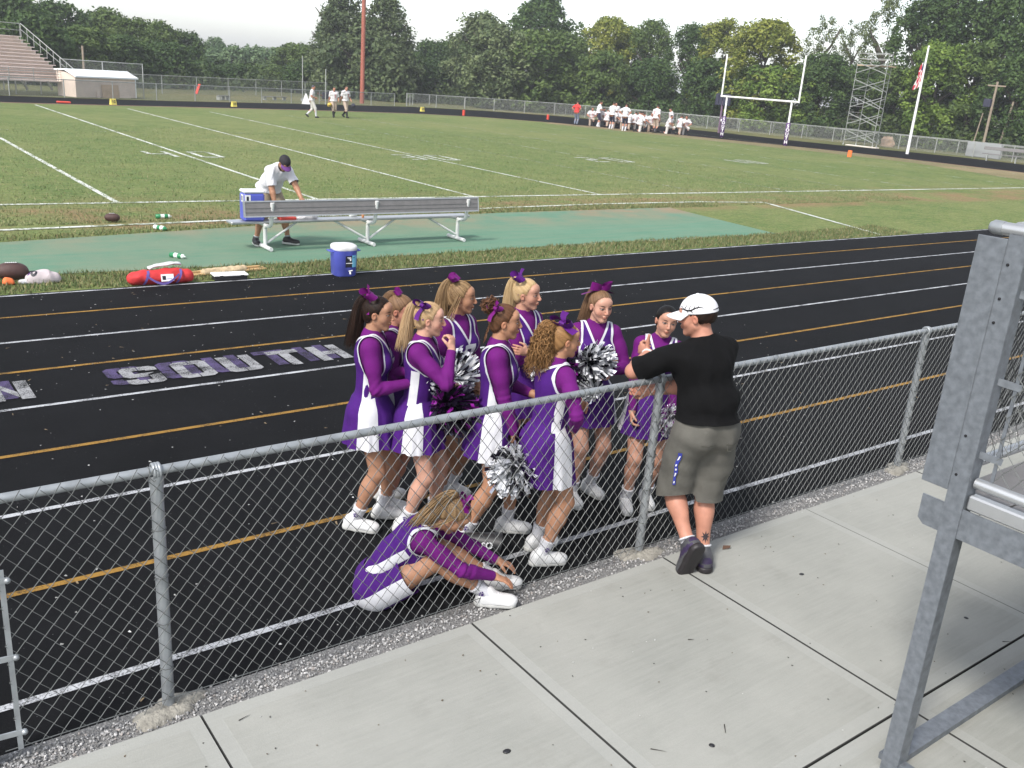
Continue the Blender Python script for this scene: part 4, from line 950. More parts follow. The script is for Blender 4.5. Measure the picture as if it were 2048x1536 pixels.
for i, (x, y, h, hw, tone) in enumerate(TREES):
    t = empty('tree', (x, y, -.02), rgt.random()*6.28)
    if i in UNIQ: lab = UNIQ[i]
    else:
        r_, n_, pl_ = RANK[i]; lab = (ORD[r_]+' ' if n_ > 1 else '')+TL[tone]+' '+pl_
        lab = lab if n_ > 1 else 'leafy '+lab
    tag(t, lab, 'tree', 'trees beyond the field')
    low = .02 if tone in ('dark', 'mid', 'haze', 'spruce', 'bright', 'poplar') else .10
    cm = crown_for(tone, h, hw, i)
    c = link('crown', cm, t, (0, 0, h*low)); c.scale = (hw*1.12, hw*1.12, h*(1.0-low))
    k = link('trunk', TRUNKS[i % 3], t); k.scale = (hw, hw, h*.95)
    tw = max(.6, 1.4/hw)
# low undergrowth closing the foot of the tree belt
def under(n):
    path = np.array([(0, 77), (12, 77.5), (20, 81), (28, 86), (40, 93), (48, 89), (55, 84), (60, 78.5), (66, 72.5), (71, 65), (74.2, 56), (75.4, 47), (76.0, 36), (76, 24)]); s = rng.rand(n)*(len(path)-1); i = s.astype(int); f = (s-i)[:, None]; P = path[i]*(1-f)+path[np.minimum(i+1, len(path)-1)]*f
    return P+rng.normal(size=(n, 2))*[1.1, 1.1]
n = 24000; P2 = under(n); zz = np.abs(rng.normal(size=n))*.75*(1+.5*np.sin(P2[:, 0]*.7)); P = np.column_stack([P2, zz]); Nn = rng.normal(size=(n, 3)); Nn /= np.linalg.norm(Nn, axis=1)[:, None]; u = np.cross(Nn, rng.normal(size=(n, 3))); u /= np.linalg.norm(u, axis=1)[:, None]; v = np.cross(Nn, u); S_ = (.10+.16*rng.rand(n))[:, None]
V = np.stack([P-u*S_, P-v*S_*.6, P+u*S_, P+v*S_*.6], 1).reshape(-1, 3); t = rng.beta(1.2, 1.6, n)[:, None]; C = npv((.035, .060, .025))*(1-t)+npv((.11, .15, .05))*t
me = np_mesh('undergrowth', V, np.arange(4*n).reshape(-1, 4), 'leaf', False); set_col(me, np.repeat(C, 4, 0)); tag(link('undergrowth', me), kind='stuff')
# ------------------------------------------------------------ people
SKIN = dict(light=(0.450, 0.238, 0.166), fair=(0.480, 0.264, 0.192), tan=(0.363, 0.185, 0.109), olive=(0.341, 0.178, 0.109), deep=(0.290, 0.145, 0.083), ruddy=(0.436, 0.205, 0.141))
HAIR = dict(blonde=((0.351, 0.234, 0.109), (0.505, 0.375, 0.217)), dark=((0.007, 0.004, 0.003), (0.029, 0.014, 0.009)), brown=((0.052, 0.024, 0.012), (0.140, 0.065, 0.033)),
            streak=((0.075, 0.040, 0.018), (0.386, 0.259, 0.135)), curly=((0.140, 0.068, 0.026), (0.338, 0.188, 0.077)), black=((0.003, 0.003, 0.003), (0.014, 0.011, 0.010)),
            light=((0.294, 0.188, 0.096), (0.463, 0.324, 0.191)), mid=((0.097, 0.053, 0.029), (0.252, 0.149, 0.084)))
mat('skin', rough=.52, attr='Col', noise=.10, nscale=24, bump=.03, bscale=160, spec=.35)
mat('hair', rough=.55, attr='Col', spec=.18)
mat('turtleneck_purple', (.108, .0046, .122), .85, spec=.25, noise=.10, nscale=18, bump=.10, bscale=70)
mat('vest_purple', (.050, .0060, .135), .85, spec=.25, noise=.08, nscale=30, bump=.08, bscale=90)
mat('uniform_white', (.56, .56, .59), .75, noise=.05, nscale=30, bump=.06, bscale=80)
mat('trim_white', (.52, .52, .56), .7)
mat('sock_white', (.55, .55, .58), .9, bump=.3, bscale=180)
mat('shoe_white', (.60, .60, .60), .45, bump=.04, bscale=90)
mat('sole_white', (.48, .48, .46), .6)
mat('paw_purple', (.05, .02, .13), .8)
mat('ribbon_purple', (.13, .006, .125), .6, spec=.2)
mat('ribbon_violet', (.075, .008, .14), .6, spec=.2)
mat('black_cotton', (.0042, .0042, .0046), .95, spec=.15, noise=.2, nscale=10, bump=.12, bscale=60)
mat('khaki_grey', (.098, .094, .082), .9, noise=.12, nscale=14, bump=.15, bscale=120)
mat('khaki_tan', (.30, .24, .165), .9, noise=.08, nscale=14, bump=.1, bscale=90)
mat('white_cotton', (.60, .60, .62), .85, noise=.04, nscale=12, bump=.08, bscale=60)
mat('cap_white', (.62, .62, .64), .8)
mat('black_print', (.012, .011, .013), .8)
mat('cap_black', (.012, .01, .014), .8)
mat('purple_cloth', (.11, .03, .17), .8)
mat('shoe_grey', (.060, .060, .066), .55, noise=.2, nscale=60)
mat('shoe_dark', (.016, .013, .015), .55)
mat('shoe_purple', (.028, .016, .055), .6)
mat('tattoo', (.035, .025, .03), .7)
mat('lanyard_blue', (.03, .04, .30), .6)
mat('letter_white', (.62, .62, .65), .75)

def fwd(a): return rotx(-a)
def slerpR(A, B):
    q = Matrix(A.tolist()).to_quaternion().slerp(Matrix(B.tolist()).to_quaternion(), .5)
    return np.array(q.to_matrix())
def ik(S, T, L1, L2, pole):
    S, T = npv(S), npv(T); d = T-S; D = np.linalg.norm(d)
    if D > (L1+L2)*.998: T = S+d/D*(L1+L2)*.998; d = T-S; D = np.linalg.norm(d)
    u = d/D; a = (L1*L1-L2*L2+D*D)/(2*D); h = math.sqrt(max(L1*L1-a*a, 0))
    p = npv(pole)-u*(npv(pole) @ u); n = np.linalg.norm(p)
    p = p/n if n > 1e-6 else np.array([1., 0, 0])
    return S+u*a+p*h, T

class Sk: pass
def skeleton(pose, male=False):
    k = Sk(); g = pose.get; m = male; k.male = m; k.w = 1.0 if not m else 1.0
    P0 = npv([0, 0, .90])+npv(g('pelvis', (0, 0, 0)))
    Rp = rotz(R(g('ptwist', 0))) @ fwd(R(g('ptilt', 0))) @ roty(R(g('pside', 0)))
    Rc = rotz(R(g('twist', 0))) @ fwd(R(g('lean', 0))) @ roty(R(g('side', 0)))
    Rm_ = slerpR(Rp, Rc)
    W = P0+Rp @ npv([0, 0, .10]); C0 = W+Rm_ @ npv([0, 0, .08])+Rc @ npv([0, 0, .14])
    N0 = C0+Rc @ npv([0, -.02, .155])
    hy, hp, hr = g('head', (0, 0, 0))
    Rh = rotz(R(hy)) @ fwd(R(hp)) @ roty(R(hr))
    Rn = slerpR(Rc, Rh)
    Hc = N0+Rn @ npv([0, .012, .06])+Rh @ npv([0, .012, .10])
    sw = .143 if not m else .172
    k.P0, k.Rp, k.Rc, k.Rm, k.W, k.C0, k.N0, k.Hc, k.Rh = P0, Rp, Rc, Rm_, W, C0, N0, Hc, Rh
    k.arm = {}; k.leg = {}; k.foot = {}; k.hand = {}
    for s, n in ((-1, 'l'), (1, 'r')):
        S = C0+Rc @ npv([s*sw, -.01, .112])+npv(g(n+'shoulder', (0, 0, 0)))
        h = g(n+'hand', dict(t=(s*.22, .05, .80)))
        E, Wr = ik(S, h['t'], .275, .24, h.get('pole', (s*.4, -1, -.2)))
        k.arm[n] = (S, E, Wr)
        dflt = unit(Wr-E)
        k.hand[n] = (unit(h.get('dir', dflt)), h.get('palm', (-s, 0, 0)), h.get('curl', .35), h.get('thumb', 0))
        hip = P0+Rp @ npv([s*(.085 if not m else .09), 0, -.04])
        f = g(n+'foot', dict(t=(s*.09, 0)))
        t = f['t']; yaw = R(f.get('yaw', -s*8)); tip = R(f.get('tip', 0)); roll = R(f.get('roll', 0))
        Rf = rotz(yaw) @ fwd(tip) @ roty(roll)
        ank = npv([t[0], t[1], t[2] if len(t) > 2 else .078])
        K, A = ik(hip, ank, .425, .395, f.get('pole', rotz(yaw) @ npv([0, 1, 0])))
        k.leg[n] = (hip, K, A); k.foot[n] = Rf
    return k
def body_prims(k, fat=0.0):
    m = k.male; P = {}
    W = 1.14 if m else 1.0; Rp, Rc, Rh = k.Rp, k.Rc, k.Rh; c = lambda x, y, z: k.C0+Rc @ npv([x, y, z]); p = lambda x, y, z: k.P0+Rp @ npv([x, y, z])
    t = [ell(p(0, -.012, -.01), (.150*W, .112*W, .115), Rp, .04)]
    for s in (-1, 1): t.append(ell(p(s*.072, -.055, -.045), (.078, .078, .085), Rp, .04))
    t.append(ell(k.W+k.Rm @ npv([0, .0, .05]), ((.118 if not m else .150)+fat, (.088 if not m else .115)+fat, .13), k.Rm, .05))
    t.append(ell(c(0, 0, .0), (.132*W, .100*W, .165), Rc, .05))
    sw = .143 if not m else .172
    t.append(cap(c(-sw*.82, -.012, .108), c(sw*.82, -.012, .108), .050*W, .050*W, .05))
    t.append(ell(c(0, -.03, .05), (.125*W, .075*W, .10), Rc, .05))
    if not m:
        for s in (-1, 1): t.append(ell(c(s*.062, .072, -.005), (.056, .048, .056), Rc, .03))
    else:
        for s in (-1, 1): t.append(ell(c(s*.075, .065, .03), (.075, .045, .06), Rc, .04))
    for s in (-1, 1): t.append(cap(k.N0+Rc @ npv([s*.02, -.015, .01]), c(s*sw*.62, -.02, .118), .036*W, .040*W, .04))
    neckT = k.Hc+Rh @ npv([0, -.018, -.055])
    t.append(cap(k.N0+Rc @ npv([0, .0, -.03]), k.N0+(neckT-k.N0)*.72, .050*W, .044*W, .03)); P['torso'] = t
    k.neck = (k.N0, neckT)
    for s, n in ((-1, 'l'), (1, 'r')):
        S, E, Wr = k.arm[n]; a = 1.25 if m else 1.0
        mid = E+(Wr-E)*.30
        P['arm_'+n] = [cap(S, S+(E-S)*.5, .051*a, .045*a, .03), cap(S+(E-S)*.4, E, .042*a, .035*a, .03), cap(E, mid, .034*a, .036*a, .02), cap(mid, Wr, .036*a, .025*a, .02)]
        P['arm_'+n][0] = cap(S, S+(E-S)*.5, .047*a, .042*a, .035)
        P['hand_'+n] = hand_prims(Wr, *k.hand[n], s, 1.1 if m else .95)
        hip, K, A = k.leg[n]; b = 1.06 if m else 1.0
        d = unit(A-K); calfdir = -(k.foot[n] @ npv([0, 1, 0])); calfdir = unit(calfdir-d*(calfdir @ d))
        P['leg_'+n] = [cap(hip, hip+(K-hip)*.45, .088*b, .076*b, .04), cap(hip+(K-hip)*.4, K, .076*b, .055*b, .03), cap(K, K+(A-K)*.3, .053*b, .050*b, .025),
                       ell(K+(A-K)*.31+calfdir*.022, (.047*b, .047*b, .115), frame(np.cross(d, calfdir), d)[:, [1, 2, 0]] if False else _axR(d), .03),
                       cap(K+(A-K)*.3, A+(K-A)*.12, .049*b, .035*b, .03), cap(A+(K-A)*.14, A, .034*b, .034*b, .015)]
        Rf = k.foot[n]
        P['foot_'+n] = [cap(A, A+Rf @ npv([0, -.035, -.035]), .032, .026, .02), cap(A+Rf @ npv([0, 0, -.02]), A+Rf @ npv([0, .12, -.048]), .032, .024, .02)]
    h = lambda x, y, z: k.Hc+Rh @ npv([x, y, z])
    g = 1.05 if m else 1.0
    H = [cap(k.N0+Rc @ npv([0, .004, .0]), neckT, .048*W, .042*W, .02), ell(h(0, -.012, .028), (.074*g, .094*g, .084*g), Rh, .02), ell(h(0, .030, -.032), ((.0535 if m else .0500)*g, .057*g, .070*g), Rh, .03),
         ell(h(0, .062, -.084), ((.018 if m else .0155)*g, .019, .016), Rh, .02), ell(h(0, .062, .050), (.050, .022, .030), Rh, .03)]
    if m: H.append(ell(h(0, .076, .040), (.045, .014, .011), Rh, .02))
    for s in (-1, 1):
        H += [ell(h(s*.036, .050, -.020), (.023, .022, .026), Rh, .03), cap(h(s*(.048 if m else .0455), .005, -.048), h(s*(.018 if m else .013), .064, -.087), (.018*g if m else .014), (.016 if m else .0135), .02)]
    for s in (-1, 1): H.append(ell(h(s*.031, .095, .012), (.018, .013, .0095), Rh, .012, True))
    for s in (-1, 1): H.append(ell(h(s*.031, .073, .012), (.0135, .012, .0115), Rh, .004))
    H += [cap(h(0, .086, .020), h(0, .106, -.016), .0068, .0095, .010), ell(h(0, .0985, -.023), (.0150*g, .010, .0070), Rh, .008),
          ell(h(0, .0885, -.046), (.020, .0095, .0058), Rh, .006), ell(h(0, .0870, -.057), (.018, .0095, .0065), Rh, .006)]
    for s in (-1, 1): H += [ell(h(s*.0765*g, -.004, -.006), (.008, .016, .026), Rh @ roty(R(s*10)), .008), ell(h(s*.083*g, .001, -.004), (.005, .009, .014), Rh, .004, True)]
    P['head'] = H
    return P
def _axR(d):
    z = unit(d); x = np.cross(z, [0, 1, 0]) if abs(z[1]) < .9 else np.cross(z, [1, 0, 0]); x = unit(x); y = np.cross(z, x)
    return np.stack([x, y, z], 1)
def hand_prims(Wr, d, palm, curl, thumb, s, sc=1.0):
    y = unit(d); n = npv(palm)-y*(npv(palm) @ y)
    if np.linalg.norm(n) < 1e-3: n = np.array([0, 0, -1.])-y*(-y[2])
    z = -unit(n); x = np.cross(y, z); Rm_ = np.stack([x, y, z], 1)
    pr = [cap(Wr-y*.02, Wr+y*.02, .026*sc, .024*sc, .015), ell(Wr+y*.05*sc, (.036*sc, .048*sc, .0145*sc), Rm_, .012)]
    for off, L in ((-.0285, .066), (-.0095, .075), (.0095, .071), (.0275, .056)):
        o = off if s < 0 else -off  # index finger lies beside the thumb
        a = Wr+y*.083*sc+x*(-o)*sc; ang = 0; dirv = y+x*(-o)*2.0
        dirv = unit(dirv)
        L *= sc
        for j, f in enumerate((.45, .32, .26)):
            ang += curl*(R(62) if j < 2 else R(45))
            dd = dirv*math.cos(ang)-z*math.sin(ang); b = a+dd*L*f
            pr.append(cap(a, b, (.0088-.0007*j)*sc, (.0082-.0007*j)*sc, .005)); a = b
    tx = x*(1 if s < 0 else -1)
    a = Wr+y*.022*sc+tx*.024*sc
    if thumb > 0: d1 = unit(tx*1.0+y*.15); d2 = unit(tx*1.0-y*.05)
    else: d1 = unit(tx*.62+y*.7-z*.35); d2 = unit(tx*.18+y*.85-z*(.45+curl*.5))
    b = a+d1*.042*sc; c_ = b+d2*.034*sc
    pr += [cap(a, b, .0125*sc, .0105*sc, .008), cap(b, c_, .0100*sc, .0085*sc, .005)]
    return pr
def sm(x, a, b): t = np.clip((x-a)/(b-a), 0, 1); return t*t*(3-2*t)
def skin_color(V, k, tone, gaze=0.0, lipc=None, browc=(.06, .035, .02), flush=.25, stubble=0.0, makeup=0.4):
    base = npv(SKIN[tone]); C = np.tile(base, (len(V), 1))
    q = (V-k.Hc) @ k.Rh; x, y, z = q[:, 0], q[:, 1], q[:, 2]; ax_ = np.abs(x)
    near = np.linalg.norm(q, axis=1) < .15
    def mix(w, c):
        nonlocal C
        w = (w*near)[:, None]; C = C*(1-w)+npv(c)*w
    front = sm(y, .03, .06)
    red = base*npv([1.05, .68, .62])
    mix(front*flush*np.exp(-((ax_-.040)/.020)**2-((z+.022)/.020)**2)*1.2, red)
    mix(front*.35*np.exp(-((x)/.014)**2-((z+.018)/.012)**2), red)
    mix(.35*sm(ax_, .066, .074)*np.exp(-((z)/.03)**2), red)
    if stubble: mix(stubble*sm(-z, .030, .05)*sm(y, -.02, .02), base*.45)
    lc = lipc if lipc else base*npv([.88, .56, .54])
    lw = 1-sm(np.sqrt((x/.0235)**2+((z+.0500+9*x*x)/.0088)**2), .75, 1.1)
    mix(lw*sm(y, .07, .08)*.85, lc)
    mix((1-sm(np.abs(z+.0495+10*x*x), .0008, .0030))*(ax_ < .022)*sm(y, .075, .085)*.7, base*.25)
    mix((1-sm(np.sqrt(((ax_-.0075)/.005)**2+((z+.030)/.003)**2), .5, 1.3))*sm(y, .085, .095)*.75, base*.25)
    ex, ez = ax_-.031, z-.012
    mix(front*(1-sm(np.sqrt((ex/.022)**2+(ez/.0135)**2), .6, 1.1))*makeup, base*npv([.45, .36, .36]))  # darker skin colour round the eyes
    ew = (1-sm(np.sqrt((ex/.0148)**2+(ez/.0060)**2), .8, 1.15))*sm(y, .06, .07)
    mix(ew*.85, (.30, .27, .26))
    gx = x-np.sign(x)*.031-gaze
    mix(ew*(1-sm(np.sqrt((gx/.0068)**2+(ez/.0072)**2), .75, 1.15)), (.03, .02, .015))
    lash = (1-sm(np.abs(ez-.0062+ (ex/.016)**2*.004), .0010, .0032))*(np.abs(ex) < .018)*sm(y, .055, .065)
    mix(lash*.95, (.012, .008, .007))
    br = (1-sm(np.sqrt((ex/.019)**2+((z-.0345+ (ex/.02)**2*.004-.08*ex)/.0054)**2), .6, 1.1))*sm(y, .05, .06)
    mix(br*.85, npv(browc)*.45)
    for n, s in (('l', -1), ('r', 1)):
        S, E, Wr = k.arm[n]; d = np.linalg.norm(V-(Wr+k.hand[n][0]*.13), axis=1)
        w = (.25*(1-sm(d, .03, .08)))[:, None]; C = C*(1-w)+red*w
        hip, K, A = k.leg[n]; d = np.linalg.norm(V-K, axis=1); w = (.22*(1-sm(d, .03, .075)))[:, None]; C = C*(1-w)+base*npv([.85, .62, .55])*w
    return C
ALLP = ('torso', 'head', 'arm_l', 'arm_r', 'hand_l', 'hand_r', 'leg_l', 'leg_r', 'foot_l', 'foot_r')
def body_mesh(k, P, tone, base=.0125, hd=.0042, hn=.0058, **kw):
    fine = [(k.Hc-.115, k.Hc+.125, hd)]
    for n in 'lr':
        c = k.arm[n][2]+k.hand[n][0]*.08; fine.append((c-.09, c+.09, hn))
    V, Q = surface([p for g in ALLP for p in P[g]], base, fine if hd else ())
    me = np_mesh('body', V, Q, 'skin'); set_col(me, skin_color(V, k, tone, **kw)); return me
def cloth(name, prims, infl, m, fields=(), base=.013, fine=(), smooth=True):
    V, Q = surface(prims, base, fine, infl); T = tris(Q)
    for f in fields: V, T = clip(V, T, f(V))
    return np_mesh(name, V, T, m, smooth), V, T
def limit(a, b, f, keep_low=True):
    # plane across the segment a-b at fraction f
    a, b = npv(a), npv(b); d = unit(b-a); o = a+(b-a)*f
    return (lambda V: -((V-o) @ d)) if keep_low else (lambda V: (V-o) @ d)
def wobble(V, amp, sc, seed=0):
    r = np.random.RandomState(seed); out = np.zeros(len(V))
    for _ in range(7):
        d = r.normal(size=3)*sc; out += np.sin(V @ d+r.rand()*6.28)
    return out*amp/2.6

# ---- hair
def hairline(q, low=-.080, shift=0.0):
    yk = np.array([-.13, -.05, -.022, -.008, .010, .022, .036, .055, .072, .12]); zk = np.array([low, low+.012, -.035, .014, .024, .012, .052, .082, .092, .098])
    return q[:, 2]-np.interp(q[:, 1]-shift, yk, zk)
def strand_mesh(paths, cols, r, n=3):
    V, F, C = [], [], []; o = 0
    for p, c, rr in zip(paths, cols, r):
        p = np.asarray(p); k = len(p); d = np.gradient(p, axis=0); d /= np.linalg.norm(d, axis=1)[:, None]+1e-9
        x = np.cross(d, [.31, .22, .93]); x /= np.linalg.norm(x, axis=1)[:, None]+1e-9; y = np.cross(d, x)
        rad = rr*np.interp(np.linspace(0, 1, k), [0, .12, .75, 1], [.6, 1, .9, .25])
        for j in range(n):
            a = 2*pi*j/n; V.append(p+(x*math.cos(a)+y*math.sin(a))*rad[:, None])
        idx = np.arange(k-1)
        for j in range(n):
            a0 = o+j*k+idx; b0 = o+((j+1) % n)*k+idx
            F.append(np.stack([a0, b0, b0+1, a0+1], 1))
        C.append(np.tile(c, (n*k, 1))); o += n*k
    return np.concatenate(V), np.concatenate(F), np.concatenate(C)
def hair(parent, k, style, colr, seed, knot=(0, -.080, .075), length=.30, vol=1.0, wave=0.0, end=None, loose=0.0):
    rng = np.random.RandomState(seed); ca, cb = npv(HAIR[colr][0]), npv(HAIR[colr][1])
    Rh, Hc = k.Rh, k.Hc; g = 1.05 if k.male else 1.0
    cr = npv([0, -.012, .028]); rad = npv([.074, .094, .084])*g
    V, Q = surface([ell(cr, rad, None, .01), ell((0, -.045, -.03), (.055, .045, .06), None, .03)], .0075, infl=.0065)
    hl_ = (lambda q: hairline(q, -.042)) if style == 'short' else hairline
    s = hl_(V); V = V-(V-cr)/(np.linalg.norm(V-cr, axis=1)[:, None])*(.0062*np.clip(1-s/.022, 0, 1))[:, None]; s = hl_(V); T = tris(Q); V2, T2 = clip(V, T, s+.002*np.sin(V[:, 0]*260)+.002*np.sin(V[:, 1]*310+1))
    kd = npv(knot)-cr
    # streaks run from the hairline towards the knot
    ang = np.arctan2((V2-cr) @ npv([1, 0, 0]), (V2-cr) @ unit(np.cross(kd, [1, 0, 0])))
    st = .5+.5*np.sin(ang*23+np.sin(ang*7)*2+seed); C = ca+(cb-ca)*(st*.55+.1)[:, None]
    me = np_mesh('hair', V2 @ Rh.T+Hc, T2, 'hair'); set_col(me, C)
    root = link('hair', me, parent)
    paths, cols, rr = [], [], []
    sv_ = hairline(V2); pick = rng.choice(len(V2), 420, p=np.exp(-np.clip(sv_, 0, 1)*22)/np.exp(-np.clip(sv_, 0, 1)*22).sum())
    if style != 'short':
        for i in pick:
            a = (V2[i]-cr)/rad; b = kd/rad; la, lb = np.linalg.norm(a), np.linalg.norm(b); ua, ub = a/la, b/lb
            th = math.acos(np.clip(ua @ ub, -1, 1))
            if th < .15 or th > 2.7: continue
            tt = np.linspace(0, 1, 7)[:, None]; u = (np.sin((1-tt)*th)*ua+np.sin(tt*th)*ub)/math.sin(th)
            lift = 1.055+.030*np.minimum(tt*4, 1)+.045*np.sin(tt*pi)*rng.rand()*(1+loose)
            paths.append(cr+u*rad*(1+(lb/1.08-1)*tt)*lift); cols.append(ca+(cb-ca)*rng.beta(1.1, 1.4)); rr.append(.0021)
    if style == 'short':
        pass
    up = Rh.T @ npv([0, 0, 1])
    kn = npv(knot)
    if style in ('pony', 'curly'):
        N = 420 if style == 'pony' else 560
        en = npv(end) if end is not None else npv([0, -.13, -.20])
        back = unit(kn-cr)
        for i in range(N):
            n3 = rng.normal(size=3); n3 /= np.linalg.norm(n3)
            L = length*(.72+.36*rng.rand()); m_ = 12 if wave == 0 else 22
            tt = np.linspace(0, 1, m_)[:, None]
            p0 = kn+n3*.010; d0 = unit(back*.9+up*.35+n3*.32*vol)
            p1 = p0+d0*.065*(.8+.4*vol*rng.rand()); pend = kn+(en-kn)*(L/length)+n3*npv([.045, .045, .02])*vol
            mid = p1+(pend-p1)*.35+d0*.03
            path = (1-tt)**3*p0+3*(1-tt)**2*tt*p1+3*(1-tt)*tt**2*mid+tt**3*pend
            if wave > 0:
                ph = rng.rand(3)*6.28; fr = 5+3*rng.rand()
                path = path+wave*tt**.5*np.stack([np.sin(tt[:, 0]*fr*6.28*L/.3+ph[0]), np.cos(tt[:, 0]*fr*6.28*L/.3+ph[1]), .5*np.sin(tt[:, 0]*fr*6.28*L/.3+ph[2])], 1)
            paths.append(path); cols.append(ca+(cb-ca)*rng.beta(1.2, 1.2)); rr.append(.0032 if wave == 0 else .0029)
    if style == 'bun':
        for i in range(170):
            a = rng.rand()*6.28; r_ = .022+.020*rng.rand(); tilt = rng.normal(size=3)*.9; ax_ = unit(npv([.2, -.6, .8])+tilt); e1 = unit(np.cross(ax_, [1, .3, 0])); e2 = np.cross(ax_, e1)
            tt = np.linspace(0, 3.5+2*rng.rand(), 11)[:, None]; path = kn+npv([0, -.022, .022])+rng.normal(size=3)*.013+(e1*np.cos(tt+a)+e2*np.sin(tt+a))*r_*(1+.12*np.sin(tt*5))
            paths.append(path); cols.append(ca+(cb-ca)*rng.beta(1.2, 1.2)); rr.append(.0042)
        for i in range(26):
            p0 = npv([rng.normal()*.03, -.095, -.03]); tt = np.linspace(0, 1, 9)[:, None]; paths.append(p0+npv([rng.normal()*.02, -.02, -.075-.03*rng.rand()])*tt+.006*np.sin(tt*14+rng.rand()*6)); cols.append(ca+(cb-ca)*rng.rand()); rr.append(.0024)
    if loose > 0:
        for i in range(int(60*loose)):
            sd = rng.choice([-1, 1]); p0 = npv([sd*.078, -.02+.03*rng.rand(), .03]); tt = np.linspace(0, 1, 10)[:, None]
            paths.append(p0+npv([sd*.012, -.045-.03*rng.rand(), -.17-.07*rng.rand()])*tt+npv([sd*.02, 0, 0])*np.sin(tt*pi)); cols.append(ca+(cb-ca)*rng.rand()); rr.append(.0030)
    if paths:
        V3, F3, C3 = strand_mesh(paths, cols, rr)
        me = np_mesh('ponytail', V3 @ Rh.T+Hc, F3, 'hair'); set_col(me, C3); link('ponytail' if style in ('pony', 'curly') else ('hair_bun' if style == 'bun' else 'hair_strands'), me, root)
    return root
def ribbon_strip(mb, pts, widths, side, m):
    V = []
    for p, w in zip(pts, widths):
        V += [Vector(p)-Vector(side)*w/2, Vector(p)+Vector(side)*w/2]
    mb.add(V, [(2*i, 2*i+1, 2*i+3, 2*i+2) for i in range(len(pts)-1)], m, True)
def bow(parent, k, at, m='ribbon_purple', tails=((-.4, .1, -1), (.4, .2, -1)), size=1.0, roll=0):
    Rh, Hc = k.Rh, k.Hc; mb = MB(); at = npv(at)
    out = unit(at-npv([0, -.01, .02])); tang = unit(np.cross(out, [0, 0, 1])) if abs(out[2]) < .95 else npv([1, 0, 0])
    tang = math.cos(roll)*tang+math.sin(roll)*np.cross(out, tang); third = np.cross(out, tang)
    L = lambda v: tuple(Hc+Rh @ npv(v)); D = lambda v: tuple(Rh @ npv(v))
    for s in (-1, 1):
        pts, ws = [], []
        for i in range(9):
            a = i/8*2*pi; rr = .040*size
            pts.append(L(at+out*(.010+.016*size*math.sin(a/2))+tang*s*rr*(1-math.cos(a))/2*1.25+third*.020*size*math.sin(a))); ws.append((.022+.020*math.sin(a/2))*size)
        ribbon_strip(mb, pts, ws, D(unit(third*.45+out*.9)), m)
    for t in tails:
        pts, ws = [], []; t = npv(t)*(.55 if t[2] > .3 else 1.0)
        for i in range(7):
            f = i/6; pts.append(L(at+out*(.012+.016*f)+t*.082*size*f+npv([.005*math.sin(f*7), .005*math.cos(f*5), 0]))); ws.append((.022+.012*f)*size)
        ribbon_strip(mb, pts, ws, D(unit(np.cross(t, out))), m)
    mb.tube([L(at-tang*.012*size+out*.012), L(at+tang*.012*size+out*.016)], .012*size, m, 8)
    return mb.build('hair_bow', None, parent)

# ---- shoes and socks (own frames, shared meshes)
def shoe_mesh(upper, sole, accent=None, chunky=1.0):
    V, Q = surface([cap((0, -.045, .052), (0, .02, .055), .039, .041, .03), cap((0, .02, .050), (.004, .125, .032), .041, .036, .03), cap((0, -.03, .075), (0, -.01, .10), .040, .037, .03),
                    ell((.003, .10, .05), (.040, .075, .028), None, .03), cap((0, -.045, .02), (.004, .125, .02), .040, .042, .02)], .008, floor=.022)
    n1 = len(V)
    S, Qs = surface([cap((0, -.052, .020), (0, .02, .020), .042*chunky, .042*chunky, .02), cap((0, .02, .02), (.005, .128, .022), .043*chunky, .043*chunky, .02)], .009, floor=.001)
    top = S[:, 2] > .034; S[top, 2] = .034+(S[top, 2]-.034)*.05
    Vv = np.concatenate([V, S]); F = np.concatenate([Q, Qs+n1]); fm = np.concatenate([np.zeros(len(Q), int), np.ones(len(Qs), int)])
    ms = [upper, sole]
    if accent:
        c = Vv[Q].mean(1); fm[:len(Q)][(np.abs(c[:, 2]-.06-.25*(c[:, 1]-.02)) < .014) & (np.abs(c[:, 0]) > .022)] = 2
        fm[:len(Q)][(c[:, 1] < -.072) & (c[:, 2] > .055)] = 2; ms.append(accent)
    return np_mesh('shoe', Vv, F, ms, True, fm)
def lace_mesh(m):
    mb = MB()
    for i in range(5):
        y = .035+.018*i; z = .0985-.0052*i*1.0-(.0006*i*i)
        mb.tube([(-.021, y-.004, z-.012), (-.008, y, z-.001), (.012, y+.004, z-.001), (.023, y+.006, z-.012)], .0032, m, 5)
    return mb.mesh('laces', m)
def sock_mesh(h=.11, r0=.043, r1=.048):
    mb = MB(); prof = [(r0-.004, -.03), (r0, 0), (r0-.002, .03), (r0+.001, .06), (r1, h-.012), (r1+.003, h-.006), (r1+.0035, h), (r1-.004, h+.002)]
    mb.lathe(prof, (0, 0, 0), 'sock_white', 20); return mb.mesh('sock')
def paw_mesh():
    mb = MB()
    def disc(cx, cz, rx, rz):
        pts = []
        for j in range(10):
            a = 2*pi*j/10; x = cx+rx*math.cos(a); z = cz+rz*math.sin(a); r = .0505; th = x/r
            pts.append((r*math.cos(th), r*math.sin(th), z))
        mb.poly(pts, 'paw_purple')
    disc(0, -.006, .011, .008)
    for x, z in ((-.014, .004), (-.005, .012), (.006, .012), (.015, .004)): disc(x, z, .0045, .0062)
    return mb.mesh('paw_print')
SHOES = {}
